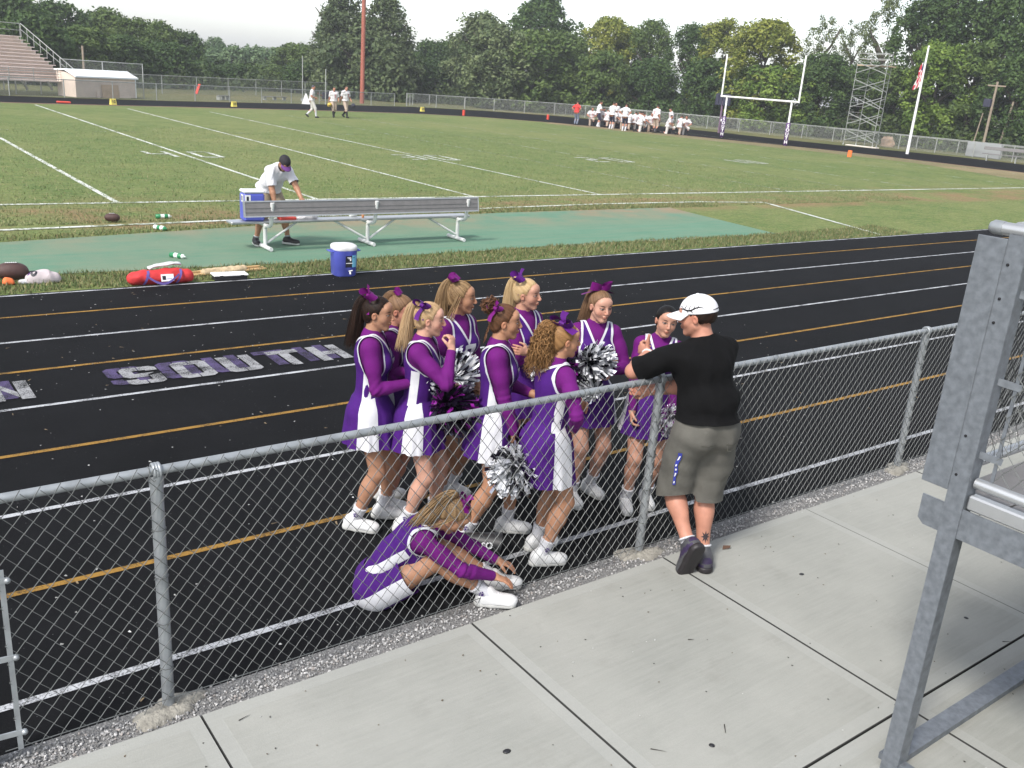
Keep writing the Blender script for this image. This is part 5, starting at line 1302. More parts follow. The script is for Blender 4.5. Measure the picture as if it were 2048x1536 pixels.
def footwear(parent, k, kind='cheer', paw_side=True):
    if not SHOES:
        SHOES['cheer'] = shoe_mesh('shoe_white', 'sole_white'); SHOES['man'] = shoe_mesh('shoe_grey', 'shoe_dark', 'shoe_purple', 1.06); SHOES['coach'] = shoe_mesh('shoe_dark', 'sole_white', None, 1.05)
        SHOES['lace'] = lace_mesh('trim_white'); SHOES['sock'] = sock_mesh(); SHOES['low'] = sock_mesh(.065, .044, .046); SHOES['paw'] = paw_mesh()
    for n, s in (('l', -1), ('r', 1)):
        hip, K, A = k.leg[n]; Rf = k.foot[n]; sc = 1.0 if not k.male else 1.12
        me = SHOES[kind]; o = link('shoe', me, parent)
        Mx = Matrix.Identity(4)
        for i in range(3):
            for j in range(3): Mx[i][j] = Rf[i, j]*sc*(1 if j != 0 else (1 if s > 0 else -1))
            Mx[i][3] = (A+Rf @ npv([0, .005, -.078]))[i]
        o.matrix_local = Mx
        if kind == 'cheer': link('laces', SHOES['lace'], o)
        d = unit(K-A); y = Rf @ npv([0, 1, 0]); y = unit(y-d*(y @ d)); x = np.cross(y, d)
        so = link('sock', SHOES['sock'] if kind == 'cheer' else SHOES['low'], parent); Ms = Matrix.Identity(4)
        for i in range(3): Ms[i][0], Ms[i][1], Ms[i][2], Ms[i][3] = x[i], y[i], d[i], A[i]
        so.matrix_local = Ms
        if kind == 'cheer':
            p = link('paw_print', SHOES['paw'], so); p.location = (0, 0, .055); p.rotation_euler = (0, 0, 0 if s > 0 else pi)

# ---- cheer uniform
def skirt_mesh(k, waist=.985, hem=.640, sway=(0, 0), seed=0, flare=1.0):
    n, rows = 96, 10; V = []; rng = random.Random(seed)
    top = k.P0+k.Rp @ npv([0, 0, waist-.90]); hemc = npv([k.P0[0]+sway[0], k.P0[1]+sway[1], hem+(k.P0[2]-.90)])
    ph = rng.random()*6
    kn = [(k.leg[n][0]+(k.leg[n][1]-k.leg[n][0])*.62) for n in 'lr']
    for i in range(rows+1):
        f = i/rows; c = top+(hemc-top)*f+npv([0, .0, 0])
        rx = np.interp(f, [0, .33, 1], [.128, .184, .220*flare]); ry = np.interp(f, [0, .33, 1], [.104, .166, .196*flare])
        for j in range(n):
            a = 2*pi*j/n; pl = 1+f**1.5*(.045*math.sin(a*9+ph)+.030*math.sin(a*17+ph*2)+.012*math.sin(a*29))
            v = c+k.Rp @ npv([rx*pl*math.cos(a), ry*pl*math.sin(a), 0]); V.append(v)
    V = np.array(V)
    # the cloth is pushed out by the thighs
    for nme in 'lr':
        h, K, A = k.leg[nme]
        ax_ = K-h; t = np.clip(((V-h) @ ax_)/(ax_ @ ax_), 0, 1); c = h+t[:, None]*ax_; d = V-c; dist = np.linalg.norm(d, axis=1); rad = .108-.022*t
        pu = np.clip(rad-dist, 0, None); V += d/(dist[:, None]+1e-9)*pu[:, None]*(t < 1)[:, None]
    solid = body_prims(k)
    solid = solid['torso'][:3]+solid['leg_l'][:2]+solid['leg_r'][:2]
    c_ = npv([k.P0[0], k.P0[1], 0])
    for it in range(4):
        d = sdf_at(solid, V); out = (V-c_)*npv([1, 1, 0]); out /= np.linalg.norm(out, axis=1)[:, None]+1e-9
        V = V+out*np.clip(.020-d, 0, .03)[:, None]*1.1
    F, fm = [], []
    for i in range(rows):
        for j in range(n):
            F.append((i*n+j, i*n+(j+1) % n, (i+1)*n+(j+1) % n, (i+1)*n+j))
            a = (j+.5)/n*360; da = min(abs(a-0), abs(a-360), abs(a-180)); fm.append(0 if da > 24 else 1)
    F = np.array(F); fm = np.array(fm)
    return V, F, fm
def split_faces(V, F, sel):
    F2 = F[sel]; used = np.unique(F2); rm = np.full(len(V), -1); rm[used] = np.arange(len(used)); return V[used], rm[F2]
def chest_decal(parent, k, vest_bvh, polys, m, name, lift=.004, x0=0.0, z0=-.06, sc=1.0):
    V, F = [], []
    for poly in polys:
        o = len(V)
        for x, z in poly:
            p = k.C0+k.Rc @ npv([x*sc+x0, .30, z*sc+z0]); d = -(k.Rc @ npv([0, 1, 0]))
            h = vest_bvh.ray_cast(Vector(p), Vector(d))
            q = npv(h[0]) if h[0] is not None else k.C0+k.Rc @ npv([x*sc+x0, .115, z*sc+z0])
            V.append(q-d*lift)
        F.append(tuple(range(o, len(V))))
    bm_ = bmesh.new(); vs_ = [bm_.verts.new(v) for v in V]
    for f in F: bm_.faces.new([vs_[i] for i in f]).smooth = True
    bmesh.ops.remove_doubles(bm_, verts=bm_.verts, dist=.0008)
    me = bpy.data.meshes.new(name); bm_.to_mesh(me); bm_.free(); me.materials.append(MATS[m]); me.update()
    return link(name, me, parent)
def grid_quads(rects, step=.02):
    out = []
    for x0, z0, x1, z1 in rects:
        nx = max(1, round((x1-x0)/step)); nz = max(1, round((z1-z0)/step))
        for i in range(nx):
            for j in range(nz):
                a, b, c, d = x0+(x1-x0)*i/nx, z0+(z1-z0)*j/nz, x0+(x1-x0)*(i+1)/nx, z0+(z1-z0)*(j+1)/nz
                out.append([(a, b), (c, b), (c, d), (a, d)])
    return out
def stroke(pts, w):
    out = []
    for (ax_, az), (bx, bz) in zip(pts[:-1], pts[1:]):
        dx, dz = bx-ax_, bz-az; L = math.hypot(dx, dz)+1e-9; nx, nz = -dz/L*w/2, dx/L*w/2
        out.append([(ax_-nx, az-nz), (bx-nx, bz-nz), (bx+nx, bz+nz), (ax_+nx, az+nz)])
    return out
def cheer_uniform(root, k, P, seed, hem=.64, seated=False, letter=True, sway=(0, 0), flare=1.0):
    V, Q = surface(P['torso']+P['arm_l']+P['arm_r'], .0105, infl=.0062)
    add = np.zeros(len(V)); nrm = np.zeros_like(V); cutw = np.full(len(V), 9.0)
    for n in 'lr':
        S, E, Wr = k.arm[n]; de = np.linalg.norm(V-E, axis=1); nn = (V-E)/(de[:, None]+1e-9)
        V = V+nn*(.0035*np.sin((V @ unit(Wr-S))*165+seed)*np.exp(-(de/.085)**2)+.0016*np.sin((V @ unit(Wr-E))*120+seed*2)*np.exp(-(np.linalg.norm(V-Wr, axis=1)/.10)**2))[:, None]
        u = unit(Wr-E); al = (V-E) @ u; rad = np.linalg.norm(V-E-al[:, None]*u, axis=1); L = np.linalg.norm(Wr-E)
        cutw = np.where((rad < .037) & (al > L*.75), np.minimum(cutw, L*.985-al), cutw)
    nk = np.where(np.linalg.norm(V-k.neck[0], axis=1) < .17, limit(k.neck[0], k.neck[1], .52)(V), 9.0)
    V, T = clip(V, tris(Q), np.minimum(np.minimum(nk, cutw), np.where(sdf_at(P['arm_l']+P['arm_r'], V) < .012, 9.0, (V-k.P0) @ k.Rp[:, 2]-.045)))
    link('turtleneck', np_mesh('turtleneck', V, T, 'turtleneck_purple'), root)
    def loc(V): return (V-k.C0) @ k.Rc
    def neck(V):
        q = loc(V); x, y, z = np.abs(q[:, 0]), q[:, 1], q[:, 2]
        w = sm(-y, -.015, .045); z0 = .032+(.112-.032)*w; sl = 2.05+(.72-2.05)*w
        return (z0+sl*x-z)/np.sqrt(1+sl*sl)
    arms = P['arm_l']+P['arm_r']; tors = P['torso']; both = tors+arms
    def hole(V):
        q = loc(V); dT = sdf_at(tors, V); f = (sdf_at(arms, V)-dT)*.8-.006
        return np.where((dT < .040) & (q[:, 2] > -.01), np.maximum(f, .116-np.abs(q[:, 0])), f)
    def bottom(V): return (V-k.P0) @ k.Rp[:, 2]-.062
    fold = lambda V: wobble((V-k.C0) @ k.Rc*npv([1, 1, .55]), .0022, 42, seed)
    me, V, T = cloth('vest', both, .0135, 'vest_purple', [neck, hole, bottom], .0105)
    q_ = V-k.W; q_ = q_/(np.linalg.norm(q_, axis=1)[:, None]+1e-9); V = V+q_*(fold(V)*np.clip(1.2-3*np.abs((V-k.W) @ k.Rm[:, 2]), .25, 1))[:, None]; me.vertices.foreach_set('co', V.astype(np.float32).ravel()); me.update()
    vest = link('vest', me, root)
    bvh = BVHTree.FromPolygons([tuple(v) for v in V], [tuple(t) for t in T.tolist()])
    band = lambda f, a, b: [lambda V: f(V)-a, lambda V: b-f(V)]
    link('neck_trim', cloth('neck_trim', both, .0165, 'trim_white', band(neck, -.001, .0155)+[hole, bottom], .0105)[0], vest)
    for sg in (-1, 1): link('armhole_trim', cloth('armhole_trim', P['torso']+P['arm_l' if sg < 0 else 'arm_r'], .0165, 'trim_white', [lambda V: sg*loc(V)[:, 0]-.02]+band(hole, -.002, .0135)+[neck, bottom, lambda V: np.where(sdf_at(tors, V) < .055, 1., -1.)], .0105)[0], vest)
    def sideband(V):
        q = loc(V); return .030-np.abs(q[:, 1]+.012)+np.where(np.abs(q[:, 0]) < .05, -1, 0)
    for sg in (-1, 1): link('side_panel', cloth('side_panel', both, .0155, 'uniform_white', [lambda V: sg*loc(V)[:, 0]-.02, sideband, lambda V: hole(V)-.012, lambda V: -.010-loc(V)[:, 2], bottom], .0105)[0], vest)
    if letter:
        # block letter on the chest with a script word across it
        p = [(-.052, -.075, -.022, .060), (-.022, .032, .040, .060), (-.022, -.022, .040, .002), (.018, .002, .048, .032)]
        L_ = chest_decal(vest, k, bvh, grid_quads(p), 'letter_white', 'chest_letter', .0045, 0, -.058, 1.15)
        wv = [(-.060+.0055*i, -.030+.013*math.sin(i*1.15)+.0006*i) for i in range(23)]
        chest_decal(L_, k, bvh, stroke(wv, .0065)+stroke([(-.055, -.018), (-.066, -.006), (-.052, .003)], .007), 'black_print', 'script_lettering', .0075, 0, -.058, 1.15)
    if not seated:
        V, F, fm = skirt_mesh(k, hem=hem, seed=seed, sway=sway, flare=flare)
        sk = link('skirt', np_mesh('skirt', *split_faces(V, F, fm == 0), 'vest_purple'), root)
        cx = ((V[F].mean(1)-k.P0) @ k.Rp)[:, 0]
        for sg in (-1, 1): link('skirt_panel', np_mesh('skirt_panel', *split_faces(V, F, (fm == 1) & (cx*sg > 0)), 'uniform_white'), sk)
    else:
        pr = [P['torso'][0], P['torso'][1], P['torso'][2], P['torso'][3]]
        for n in 'lr':
            hip, K, A = k.leg[n]; pr.append(cap(hip, hip+(K-hip)*.66, .098, .092, .05))
        thigh = [cap(k.leg[n][0], k.leg[n][1], .098, .086) for n in 'lr']; fs = [lambda V: np.where(sdf_at(thigh, V) < sdf_at(pr[3:4], V), 9.0, .075-(V-k.P0) @ k.Rp[:, 2])]
        def cutleg(V):
            s = np.full(len(V), 9.0)
            for n in 'lr':
                hip, K, A = k.leg[n]; s = np.minimum(s, limit(hip, K, .52)(V))
            return s
        fs.append(cutleg)
        def side(V):
            s = np.full(len(V), -9.0)
            for n, sg in (('l', -1), ('r', 1)):
                hip, K, A = k.leg[n]; d = unit(K-hip); q = V-hip; al = q @ d
                lat = q @ npv([sg, 0, 0]); perp = q-al[:, None]*d; up = perp @ unit(np.cross(d, [1, 0, 0]) if np.cross(d, [1, 0, 0])[2] > 0 else -np.cross(d, [1, 0, 0]))
                s = np.maximum(s, np.minimum(lat-.03, .062-np.abs(up+.01)))
            return s
        sk = link('skirt', cloth('skirt', pr, .022, 'vest_purple', fs, .013)[0], root)
        for sg in (-1, 1): link('skirt_panel', cloth('skirt_panel', pr, .0255, 'uniform_white', fs+[side, lambda V: sg*(V[:, 0]-k.P0[0])-.02], .013)[0], sk)
def cheer(label, loc, heading, pose, H=1.66, tone='tan', hair_kw=None, bow_kw=None, seed=1, gaze=0.0, letter=True, hem=.64, seated=False, flush=.25, sway=(0, 0), browc=(.06, .035, .02), flare=1.0):
    root = empty('person', (loc[0], loc[1], loc[2] if len(loc) > 2 else .004), -R(heading), H/1.65)
    tag(root, label, 'person', 'cheerleaders in purple uniforms by the fence')
    k = skeleton(pose); P = body_prims(k)
    link('body', body_mesh(k, P, tone, gaze=gaze, flush=flush, browc=browc), root)
    cheer_uniform(root, k, P, seed, hem, seated, letter, sway, flare)
    hr = hair(root, k, seed=seed, **hair_kw)
    if bow_kw: bow(root, k, **bow_kw)
    footwear(root, k)
    return root, k
def pom_mesh(seed, m1, m2, r=.15, n=420):
    rng = np.random.RandomState(seed); mb = MB()
    for i in range(n):
        d = unit(rng.normal(size=3)); L = r*(.55+.5*rng.rand()**.7); w = .0085+.0065*rng.rand()
        s = unit(np.cross(d, rng.normal(size=3))); bend = unit(np.cross(d, s))*rng.normal()*.35; tw = rng.normal()*.9
        V = []; m_ = 5
        for j in range(m_):
            f = j/(m_-1); p = d*L*f+bend*L*f*f*.5+npv([0, 0, -.35])*r*f*f
            ss = unit(s*math.cos(tw*f)+np.cross(d, s)*math.sin(tw*f)); V += [p-ss*w*(.5+.5*f), p+ss*w*(.5+.5*f)]
        q = rng.rand(); mb.add(V, [(2*j, 2*j+1, 2*j+3, 2*j+2) for j in range(m_-1)], m1[0] if q < .5 else (m1[1] if q < .8 else m1[2]))
    mb.lathe([(.001, -.02), (.02, -.012), (.02, .012), (.001, .02)], (0, 0, 0), m1[1], 8)
    return mb.mesh('pom_pom')
# ------------------------------------------------------------ bench and the kit around it
mat('bench_white', (.62, .62, .61), .5, noise=.05, nscale=6)
mat('cooler_blue', (.085, .105, .46), .42, noise=.06, nscale=8)
mat('cooler_white', (.64, .64, .63), .4)
mat('label_black', (.012, .012, .02), .5); mat('label_cyan', (.16, .45, .62), .5); mat('label_white', (.75, .75, .75), .5)
mat('leather', (.062, .026, .022), .55, noise=.2, nscale=20, bump=.4, bscale=160)
mat('bag_red', (.50, .026, .028), .75, noise=.15, nscale=14, bump=.25, bscale=30)
mat('strap_violet', (.10, .07, .26), .8)
mat('bottle_green', (.02, .20, .075), .4); mat('bottle_white', (.72, .76, .72), .4)
mat('towel_white', (.58, .57, .59), .95, bump=.4, bscale=60); mat('towel_pink', (.47, .41, .42), .95, bump=.4, bscale=60)
mat('stake_wood', (.58, .38, .18), .8, noise=.2, nscale=10); mat('burlap', (.52, .40, .25), .95, noise=.2, nscale=20, bump=.5, bscale=80)
mat('tray_white', (.80, .80, .79), .5); mat('black_plastic', (.015, .015, .017), .5)
mat('case_red', (.50, .05, .035), .55)
bn = tag(empty('team_bench', (8.0, 10.65, 0)), 'long silver team bench with backrest and white pipe legs on the green mat', 'bench')
bl_ = lambda x, y, z: (x-8.0, y-10.65, z)
m = MB(); m.box(bl_(7.85, 10.84, .452), (4.80, .27, .045), 'aluminium', bev=.012); m.build('seat', None, bn)
m = MB(); ry = Matrix.Rotation(R(-9), 3, 'X'); m.box(bl_(7.87, 10.385, .735), (4.62, .030, .235), 'aluminium_dull', ry); 
for dz in (.122, -.122): m.box(bl_(7.87, 10.385+dz*.16-.004, .735+dz), (4.64, .046, .022), 'aluminium', ry)
for dz in (-.045, .02): m.box(bl_(7.87, 10.366+dz*.16, .735+dz), (4.61, .010, .010), 'aluminium_dull', ry)
for s in (-1, 1): m.box(bl_(7.87+2.32*s, 10.385, .735), (.02, .048, .262), 'aluminium', ry)
m.build('backrest', None, bn)
for x in (6.03, 7.99, 9.96):
    m = MB(); m.tube([bl_(x, 10.44, .036), bl_(x, 11.02, .036)], .036, 'bench_white', 12); m.build('foot', None, bn)
    m = MB(); m.tube([bl_(x, 10.70, .05), bl_(x, 10.70, .34), bl_(x, 10.68, .385), bl_(x, 10.62, .41), bl_(x, 10.50, .425), bl_(x, 10.445, .455), bl_(x, 10.42, .52), bl_(x, 10.37, .835)], .034, 'bench_white', 12); m.tube([bl_(x, 10.66, .41), bl_(x, 10.95, .41)], .028, 'bench_white', 10); m.build('leg', None, bn)
    for s in ((1,) if x < 7 else ((-1, 1) if x < 9 else (-1,))):
        m = MB(); m.tube([bl_(x+.04*s, 10.70, .11), bl_(x+.62*s, 10.80, .43)], .021, 'bench_white', 8); m.build('brace', None, bn)
# square blue cooler standing on the bench
ck = tag(empty('cooler', (5.86, 10.83, .475), R(-4)), 'tall blue cooler with white lid standing on the left end of the bench', 'cooler', 'blue drink coolers')
m = MB(); m.box((0, 0, .235), (.36, .26, .47), 'cooler_blue', bev=.03); m.build('body', None, ck)
m = MB(); m.box((0, 0, .495), (.365, .265, .055), 'cooler_white', bev=.02); m.build('lid', None, ck)
m = MB(); m.box((-.115, -.132, .385), (.10, .004, .12), 'label_white'); m.box((-.115, -.135, .385), (.035, .004, .07), 'label_black'); m.box((-.183, -.05, .385), (.006, .12, .12), 'label_white'); m.box((-.187, -.05, .385), (.006, .045, .08), 'label_black'); m.build('label', None, ck)
# round-shouldered cooler at the edge of the track
ck = tag(empty('cooler', (6.40, 8.47, -.004), R(-6)), 'round blue drink cooler with white lid and spout at the track edge', 'cooler', 'blue drink coolers')
def oct_ring(w, b, z): return [(w*math.cos(a)*(1+b*abs(math.sin(2*a))**1.3*.16), w*math.sin(a)*(1+b*abs(math.sin(2*a))**1.3*.16), z) for a in np.arange(32)*2*pi/32]
def ringloft(rings, m, mb, smooth=True):
    k = len(rings[0]); V = [p for r_ in rings for p in r_]
    mb.add(V, [(i*k+j, i*k+(j+1) % k, (i+1)*k+(j+1) % k, (i+1)*k+j) for i in range(len(rings)-1) for j in range(k)], m, smooth); mb.add(rings[-1], [tuple(range(k))], m); mb.add(rings[0], [tuple(range(k))[::-1]], m)
m = MB(); ringloft([oct_ring(.160, .9, 0), oct_ring(.172, .9, .02), oct_ring(.176, .9, .12), oct_ring(.180, .9, .125), oct_ring(.184, .9, .385), oct_ring(.188, .9, .40)], 'cooler_blue', m); m.build('body', None, ck)
m = MB(); ringloft([oct_ring(.184, .9, .401), oct_ring(.188, .9, .415), oct_ring(.186, .9, .46), oct_ring(.165, .9, .478), oct_ring(.10, .9, .482)], 'cooler_white', m); m.build('lid', None, ck)
for s in (-1, 1):
    m = MB(); m.tube([(s*.178, -.06, .375), (s*.245, -.055, .385), (s*.25, .055, .385), (s*.178, .06, .375)], .011, 'cooler_blue', 8); m.build('handle', None, ck)
m = MB()
def curved(x0, x1, z0, z1, r_, mm):
    n_ = 8; V = []
    for i in range(n_+1):
        a = -pi/2+(x0+(x1-x0)*i/n_)/r_; q = (r_+.001)*(1+.144*abs(math.sin(2*a))**1.3); V += [(q*math.cos(a), q*math.sin(a), z0), (q*math.cos(a), q*math.sin(a), z1)]
    m.add(V, [(2*i, 2*i+2, 2*i+3, 2*i+1) for i in range(n_)], mm)
curved(-.035, .065, .15, .325, .1865, 'label_black'); curved(.065, .135, .15, .335, .1865, 'label_cyan')
for x0, x1, z0, z1 in ((-.01, .05, .295, .305), (.01, .05, .278, .290), (.030, .05, .250, .278), (-.03, .075, .208, .219)): curved(x0, x1, z0, z1, .1890, 'label_white')
curved(.075, .105, .293, .302, .1890, 'label_black')
m.build('label', None, ck)
m = MB(); m.tube([(.03, -.185, .085), (.03, -.215, .082), (.03, -.225, .05)], .014, 'cooler_white', 8); m.tube([(.005, -.215, .095), (.065, -.22, .105)], .010, 'cooler_white', 6); m.build('spout', None, ck)
# footballs
def football(label, x, y, rz, tilt, s=1.0):
    b = tag(empty('football', (x, y, .082*s), rz, s), label, 'football'); rot = Matrix.Rotation(pi/2, 3, 'Y')
    prof = [(.001, -.145)]+[(.086*math.cos(a)**.85*(1-.0*abs(a)), .142*math.sin(a)) for a in np.linspace(-1.38, 1.38, 13)]+[(.001, .145)]
    m = MB(); m.lathe(prof, (0, 0, 0), 'leather', 20, rot); m.build('ball', None, b)
    m = MB(); m.box((0, -.02, .0855), (.10, .006, .004), 'label_white')
    for i in range(6): m.box((-.04+.016*i, -.02, .087), (.005, .028, .004), 'label_white')
    m.build('laces', None, b)
football('brown football on the grass at left of the green bottle', 4.33, 13.9, R(-20), 0, .95); football('brown football beside the crumpled white jersey at far left', 1.94, 9.45, R(-8), 0, 1.45)
def bottle(label, x, y, rz, s, body, capm):
    b = tag(empty('sports_bottle', (x, y, .034), rz, s), label, 'bottle', 'sports bottles lying by the bench'); rot = Matrix.Rotation(pi/2, 3, 'Y')
    m = MB(); m.lathe([(.024, -.10), (.034, -.095), (.036, -.03), (.031, 0), (.036, .03), (.035, .075), (.028, .085)], (0, 0, 0), body, 14, rot); m.build('body', None, b)
    m = MB(); m.lathe([(.030, .083), (.032, .10), (.020, .115), (.010, .118), (.009, .138), (.004, .14)], (0, 0, 0), capm, 12, rot); m.build('cap', None, b)
    m = MB(); m.lathe([(.0365, -.028), (.0322, 0), (.0365, .028)], (0, 0, 0), 'bottle_white' if body != 'bottle_white' else 'bottle_green', 14, rot); m.build('band', None, b)
bottle('green sports bottle lying on the bare grass right of the football', 5.32, 14.15, R(-8), 1.25, 'bottle_green', 'bottle_white'); bottle('whitish sports bottle lying on the line at the mat edge', 4.9, 12.9, R(-60), 1.25, 'bottle_white', 'bottle_green'); bottle('green sports bottle with white base lying on the green mat', 4.42, 10.35, R(-55), 1.2, 'bottle_green', 'bottle_white')
m = MB(); m.lathe([(.028, 0), (.032, .01), (.032, .12), (.02, .145), (.011, .15), (.011, .17)], (0, 0, 0), 'bottle_white', 14, Matrix.Rotation(R(80), 3, 'Y')); tag(m.build('sports_bottle', None, None, (7.75, 10.95, .49)), 'small white bottle lying on the seat by the middle bench leg', 'bottle')
# red duffel bag
bg_ = tag(empty('duffel_bag', (3.68, 8.68, -.008), R(-3)), 'red duffel bag with violet straps lying in the grass at the track edge', 'bag')
V, Q = surface([ell((0, 0, .095), (.43, .135, .085), None, .05), cap((-.36, 0, .085), (.36, 0, .095), .085, .092, .05), ell((.15, .02, .13), (.2, .10, .075), None, .05), ell((-.2, -.02, .125), (.2, .10, .065), None, .05)], .02, floor=.0)
V = V+np.stack([0*V[:, 0], wobble(V, .006, 22, 1), wobble(V, .008, 18, 2)], 1)*(V[:, 2] > .01)[:, None]
link('body', np_mesh('body', V, Q, 'bag_red'), bg_)
def drape(x, off): return [(x+off*math.sin(t)*.05, -.155*math.cos(t)-.004, .095+.105*math.sin(t)) for t in np.linspace(-.75, 2.2, 12)]
for x in (-.22, .22):
    m = MB(); ribbon_strip(m, drape(x, 1), [.035]*12, (1, 0, 0), 'strap_violet'); m.build('strap', None, bg_)
m = MB(); ribbon_strip(m, [(-.22+.44*f, -.150-.05*math.sin(pi*f), .16-.115*math.sin(pi*f)) for f in np.linspace(0, 1, 14)], [.032]*14, (0, .3, 1), 'strap_violet'); m.build('handle', None, bg_)
m = MB(); m.box((.06, -.150, .115), (.17, .006, .10), 'label_white', Matrix.Rotation(R(-22), 3, 'X'))
m.box((.015, -.155, .117), (.045, .004, .055), 'label_black', Matrix.Rotation(R(-22), 3, 'X'))
for i in range(3): m.box((.085, -.158+.010*i, .100+.022*i), (.07, .004, .008), 'strap_violet', Matrix.Rotation(R(-22), 3, 'X'))
m.build('label', None, bg_)
def cloth_heap(name, label, cat, x, y, w, d, h, m_, seed, rz=0, patch=None):
    V, Q = surface([ell((0, 0, h*.3), (w*.45, d*.45, h*.7), None, .04), ell((w*.22, .01, h*.25), (w*.28, d*.4, h*.45), None, .04), ell((-w*.30, -.01, h*.2), (w*.22, d*.36, h*.5), None, .04)], .014, floor=0)
    V = V+np.stack([wobble(V, .008, 25, seed), wobble(V, .008, 25, seed+1), wobble(V, .012, 30, seed+2)*(V[:, 2] > .01)], 1)
    o = link(name, np_mesh(name, V, Q, m_)); o.location = (x, y, -.006); o.rotation_euler = (0, 0, rz); return tag(o, label, cat)
j = cloth_heap('jersey', 'crumpled white jersey with a dark number on the mat edge at far left', 'jersey', 2.28, 9.22, .44, .26, .17, 'towel_pink', 3, R(-5))
bv = BVHTree.FromPolygons([v.co[:] for v in j.data.vertices], [p.vertices[:] for p in j.data.polygons])
m = MB()
def draped_ring(cx, cy, r0, r1, mm):
    n_ = 14; V = []
    for i in range(n_):
        a = 2*pi*i/n_
        for r_ in (r0, r1):
            x, y = cx+r_*math.cos(a)*1.2, cy+r_*math.sin(a); h = bv.ray_cast(Vector((x, y, .5)), Vector((0, 0, -1))); V.append((x, y, (h[0].z if h[0] else .02)+.004))
    m.add(V, [(2*i, 2*((i+1) % n_), 2*((i+1) % n_)+1, 2*i+1) for i in range(n_)], mm)
draped_ring(-.11, -.055, .014, .036, 'label_black'); draped_ring(-.17, -.03, .002, .018, 'pad_purple'); m.build('number', None, j)
cloth_heap('towel', 'white towel end poking out between the football and the jersey', 'towel', 2.06, 9.22, .17, .12, .06, 'towel_white', 8)
cloth_heap('bib', 'small crumpled orange bib below the football at far left', 'bib', 1.86, 9.22, .15, .11, .09, mat('bib_orange', (.75, .17, .05), .8), 12)
m = MB(); m.lathe([(.11, 0), (.105, .05), (.07, .09), (.001, .10)], (0, 0, 0), 'cap_black', 14); m.box((.13, 0, .015), (.12, .14, .012), 'cap_black', bev=.005); tag(m.build('cap', None, None, (2.22, 9.50, -.004)), 'dark cap lying behind the crumpled white jersey', 'cap')
tw = MB(); V = []; nn_ = 14
for i in range(nn_+1):
    for jx in range(5): f = i/nn_; V.append((-.22+.44*f, -.05+.028*jx+.012*math.sin(f*6), .205+.030*math.sin(f*3.1)+.012*math.sin(jx*2+f*9)+.05*f))
tw.add(V, [(i*5+q, i*5+q+1, (i+1)*5+q+1, (i+1)*5+q) for i in range(nn_) for q in range(4)], 'towel_white', True)
o = tw.build('towel', None, None, (3.76, 8.74, -.012)); tag(o, 'folded white towel thrown over the red duffel bag', 'towel'); s_ = o.modifiers.new('thick', 'SOLIDIFY'); s_.thickness = .018
# bundle of wooden stakes
st = tag(empty('stake_bundle', (4.75, 9.08, -.006), R(7)), 'bundle of wooden stakes wrapped in tan cloth behind the white tray', 'stakes')
for i, (y, z) in enumerate(((-.045, .022), (0, .022), (.045, .022), (.02, .055))): m = MB(); m.bar((-.72+.05*i, y, z), (.66-.08*(i % 2), y+.01, z), .028, .028, 'stake_wood', bev=.004); m.build('stake', None, st)
V, Q = surface([cap((-.34, 0, .04), (.30, .005, .045), .055, .050, .03), ell((0, 0, .03), (.36, .09, .045), None, .03)], .016, floor=0); V = V+np.stack([0*V[:, 0], wobble(V, .006, 40, 5), wobble(V, .006, 40, 6)*(V[:, 2] > .01)], 1); link('wrap', np_mesh('wrap', V, Q, 'burlap'), st)
tr = tag(empty('tray', (4.66, 8.66, .0), R(-5)), 'white shallow lid on a black base lying at the track edge', 'tray')
m = MB(); m.box((0, 0, .075), (.50, .22, .022), 'tray_white', bev=.006); m.build('lid', None, tr)
m = MB(); m.box((0, 0, .031), (.47, .19, .062), 'black_plastic', bev=.006)
for x in (-.14, .16): m.box((x, -.108, .062), (.05, .016, .03), 'black_plastic')
m.build('base', None, tr)
# kit on the bench
m = MB(); m.box((0, 0, .022), (.30, .16, .044), 'case_red', bev=.008); tag(m.build('first_aid_case', None, None, (6.48, 10.83, .476)), 'flat red case lying on the bench seat by the coach', 'case')
cloth_heap('towel', 'white folded towel on the bench seat right of the red case', 'towel', 6.86, 10.84, .40, .17, .075, 'towel_white', 21).location.z = .475
m = MB(); m.lathe([(.020, 0), (.027, .06), (.024, .06), (.018, .005)], (0, 0, 0), mat('rust', (.40, .16, .06), .7), 12); tag(m.build('cup', None, None, (7.93, 10.78, .476)), 'rust coloured cup standing on the seat at the middle bench leg', 'cup')
# things at the girls' feet
mg = tag(empty('megaphone', (3.30, .12, .012), R(-34), .82), 'black megaphone with white letters lying behind the sitting girl', 'megaphone'); rot = Matrix.Rotation(R(98), 3, 'Y')
m = MB(); m.lathe([(.028, -.26), (.036, -.24), (.045, -.20), (.105, .14), (.112, .15), (.104, .15), (.03, -.22)], (0, 0, .10), 'black_plastic', 28, rot); m.build('horn', None, mg)
me = text_mesh('SO', .075, 'label_white', .003); o = link('lettering', me, mg); o.location = (.035, -.103, .118); o.rotation_euler = (R(72), 0, R(10))
m = MB(); m.lathe([(.033*math.cos(a), .033*math.sin(a)) for a in np.linspace(-1.5, 1.5, 11)], (0, 0, 0), mat('ball_green', (.28, .42, .03), .9, bump=.3, bscale=200), 16); tag(m.build('tennis_ball', None, None, (2.92, .10, .035)), 'yellow green tennis ball on the track behind the sitting girl', 'ball')
m = MB(); m.add([(-.05, 0, .005), (-.01, .028, .014), (.05, .008, .006), (.0, -.022, .012)], [(0, 1, 2, 3)], mat('leaf_brown', (.12, .065, .04), .9)); tag(m.build('dead_leaf', None, None, (4.87, -.69, .020)), 'brown dead leaf lying on the pavement right of the man in black', 'leaf')
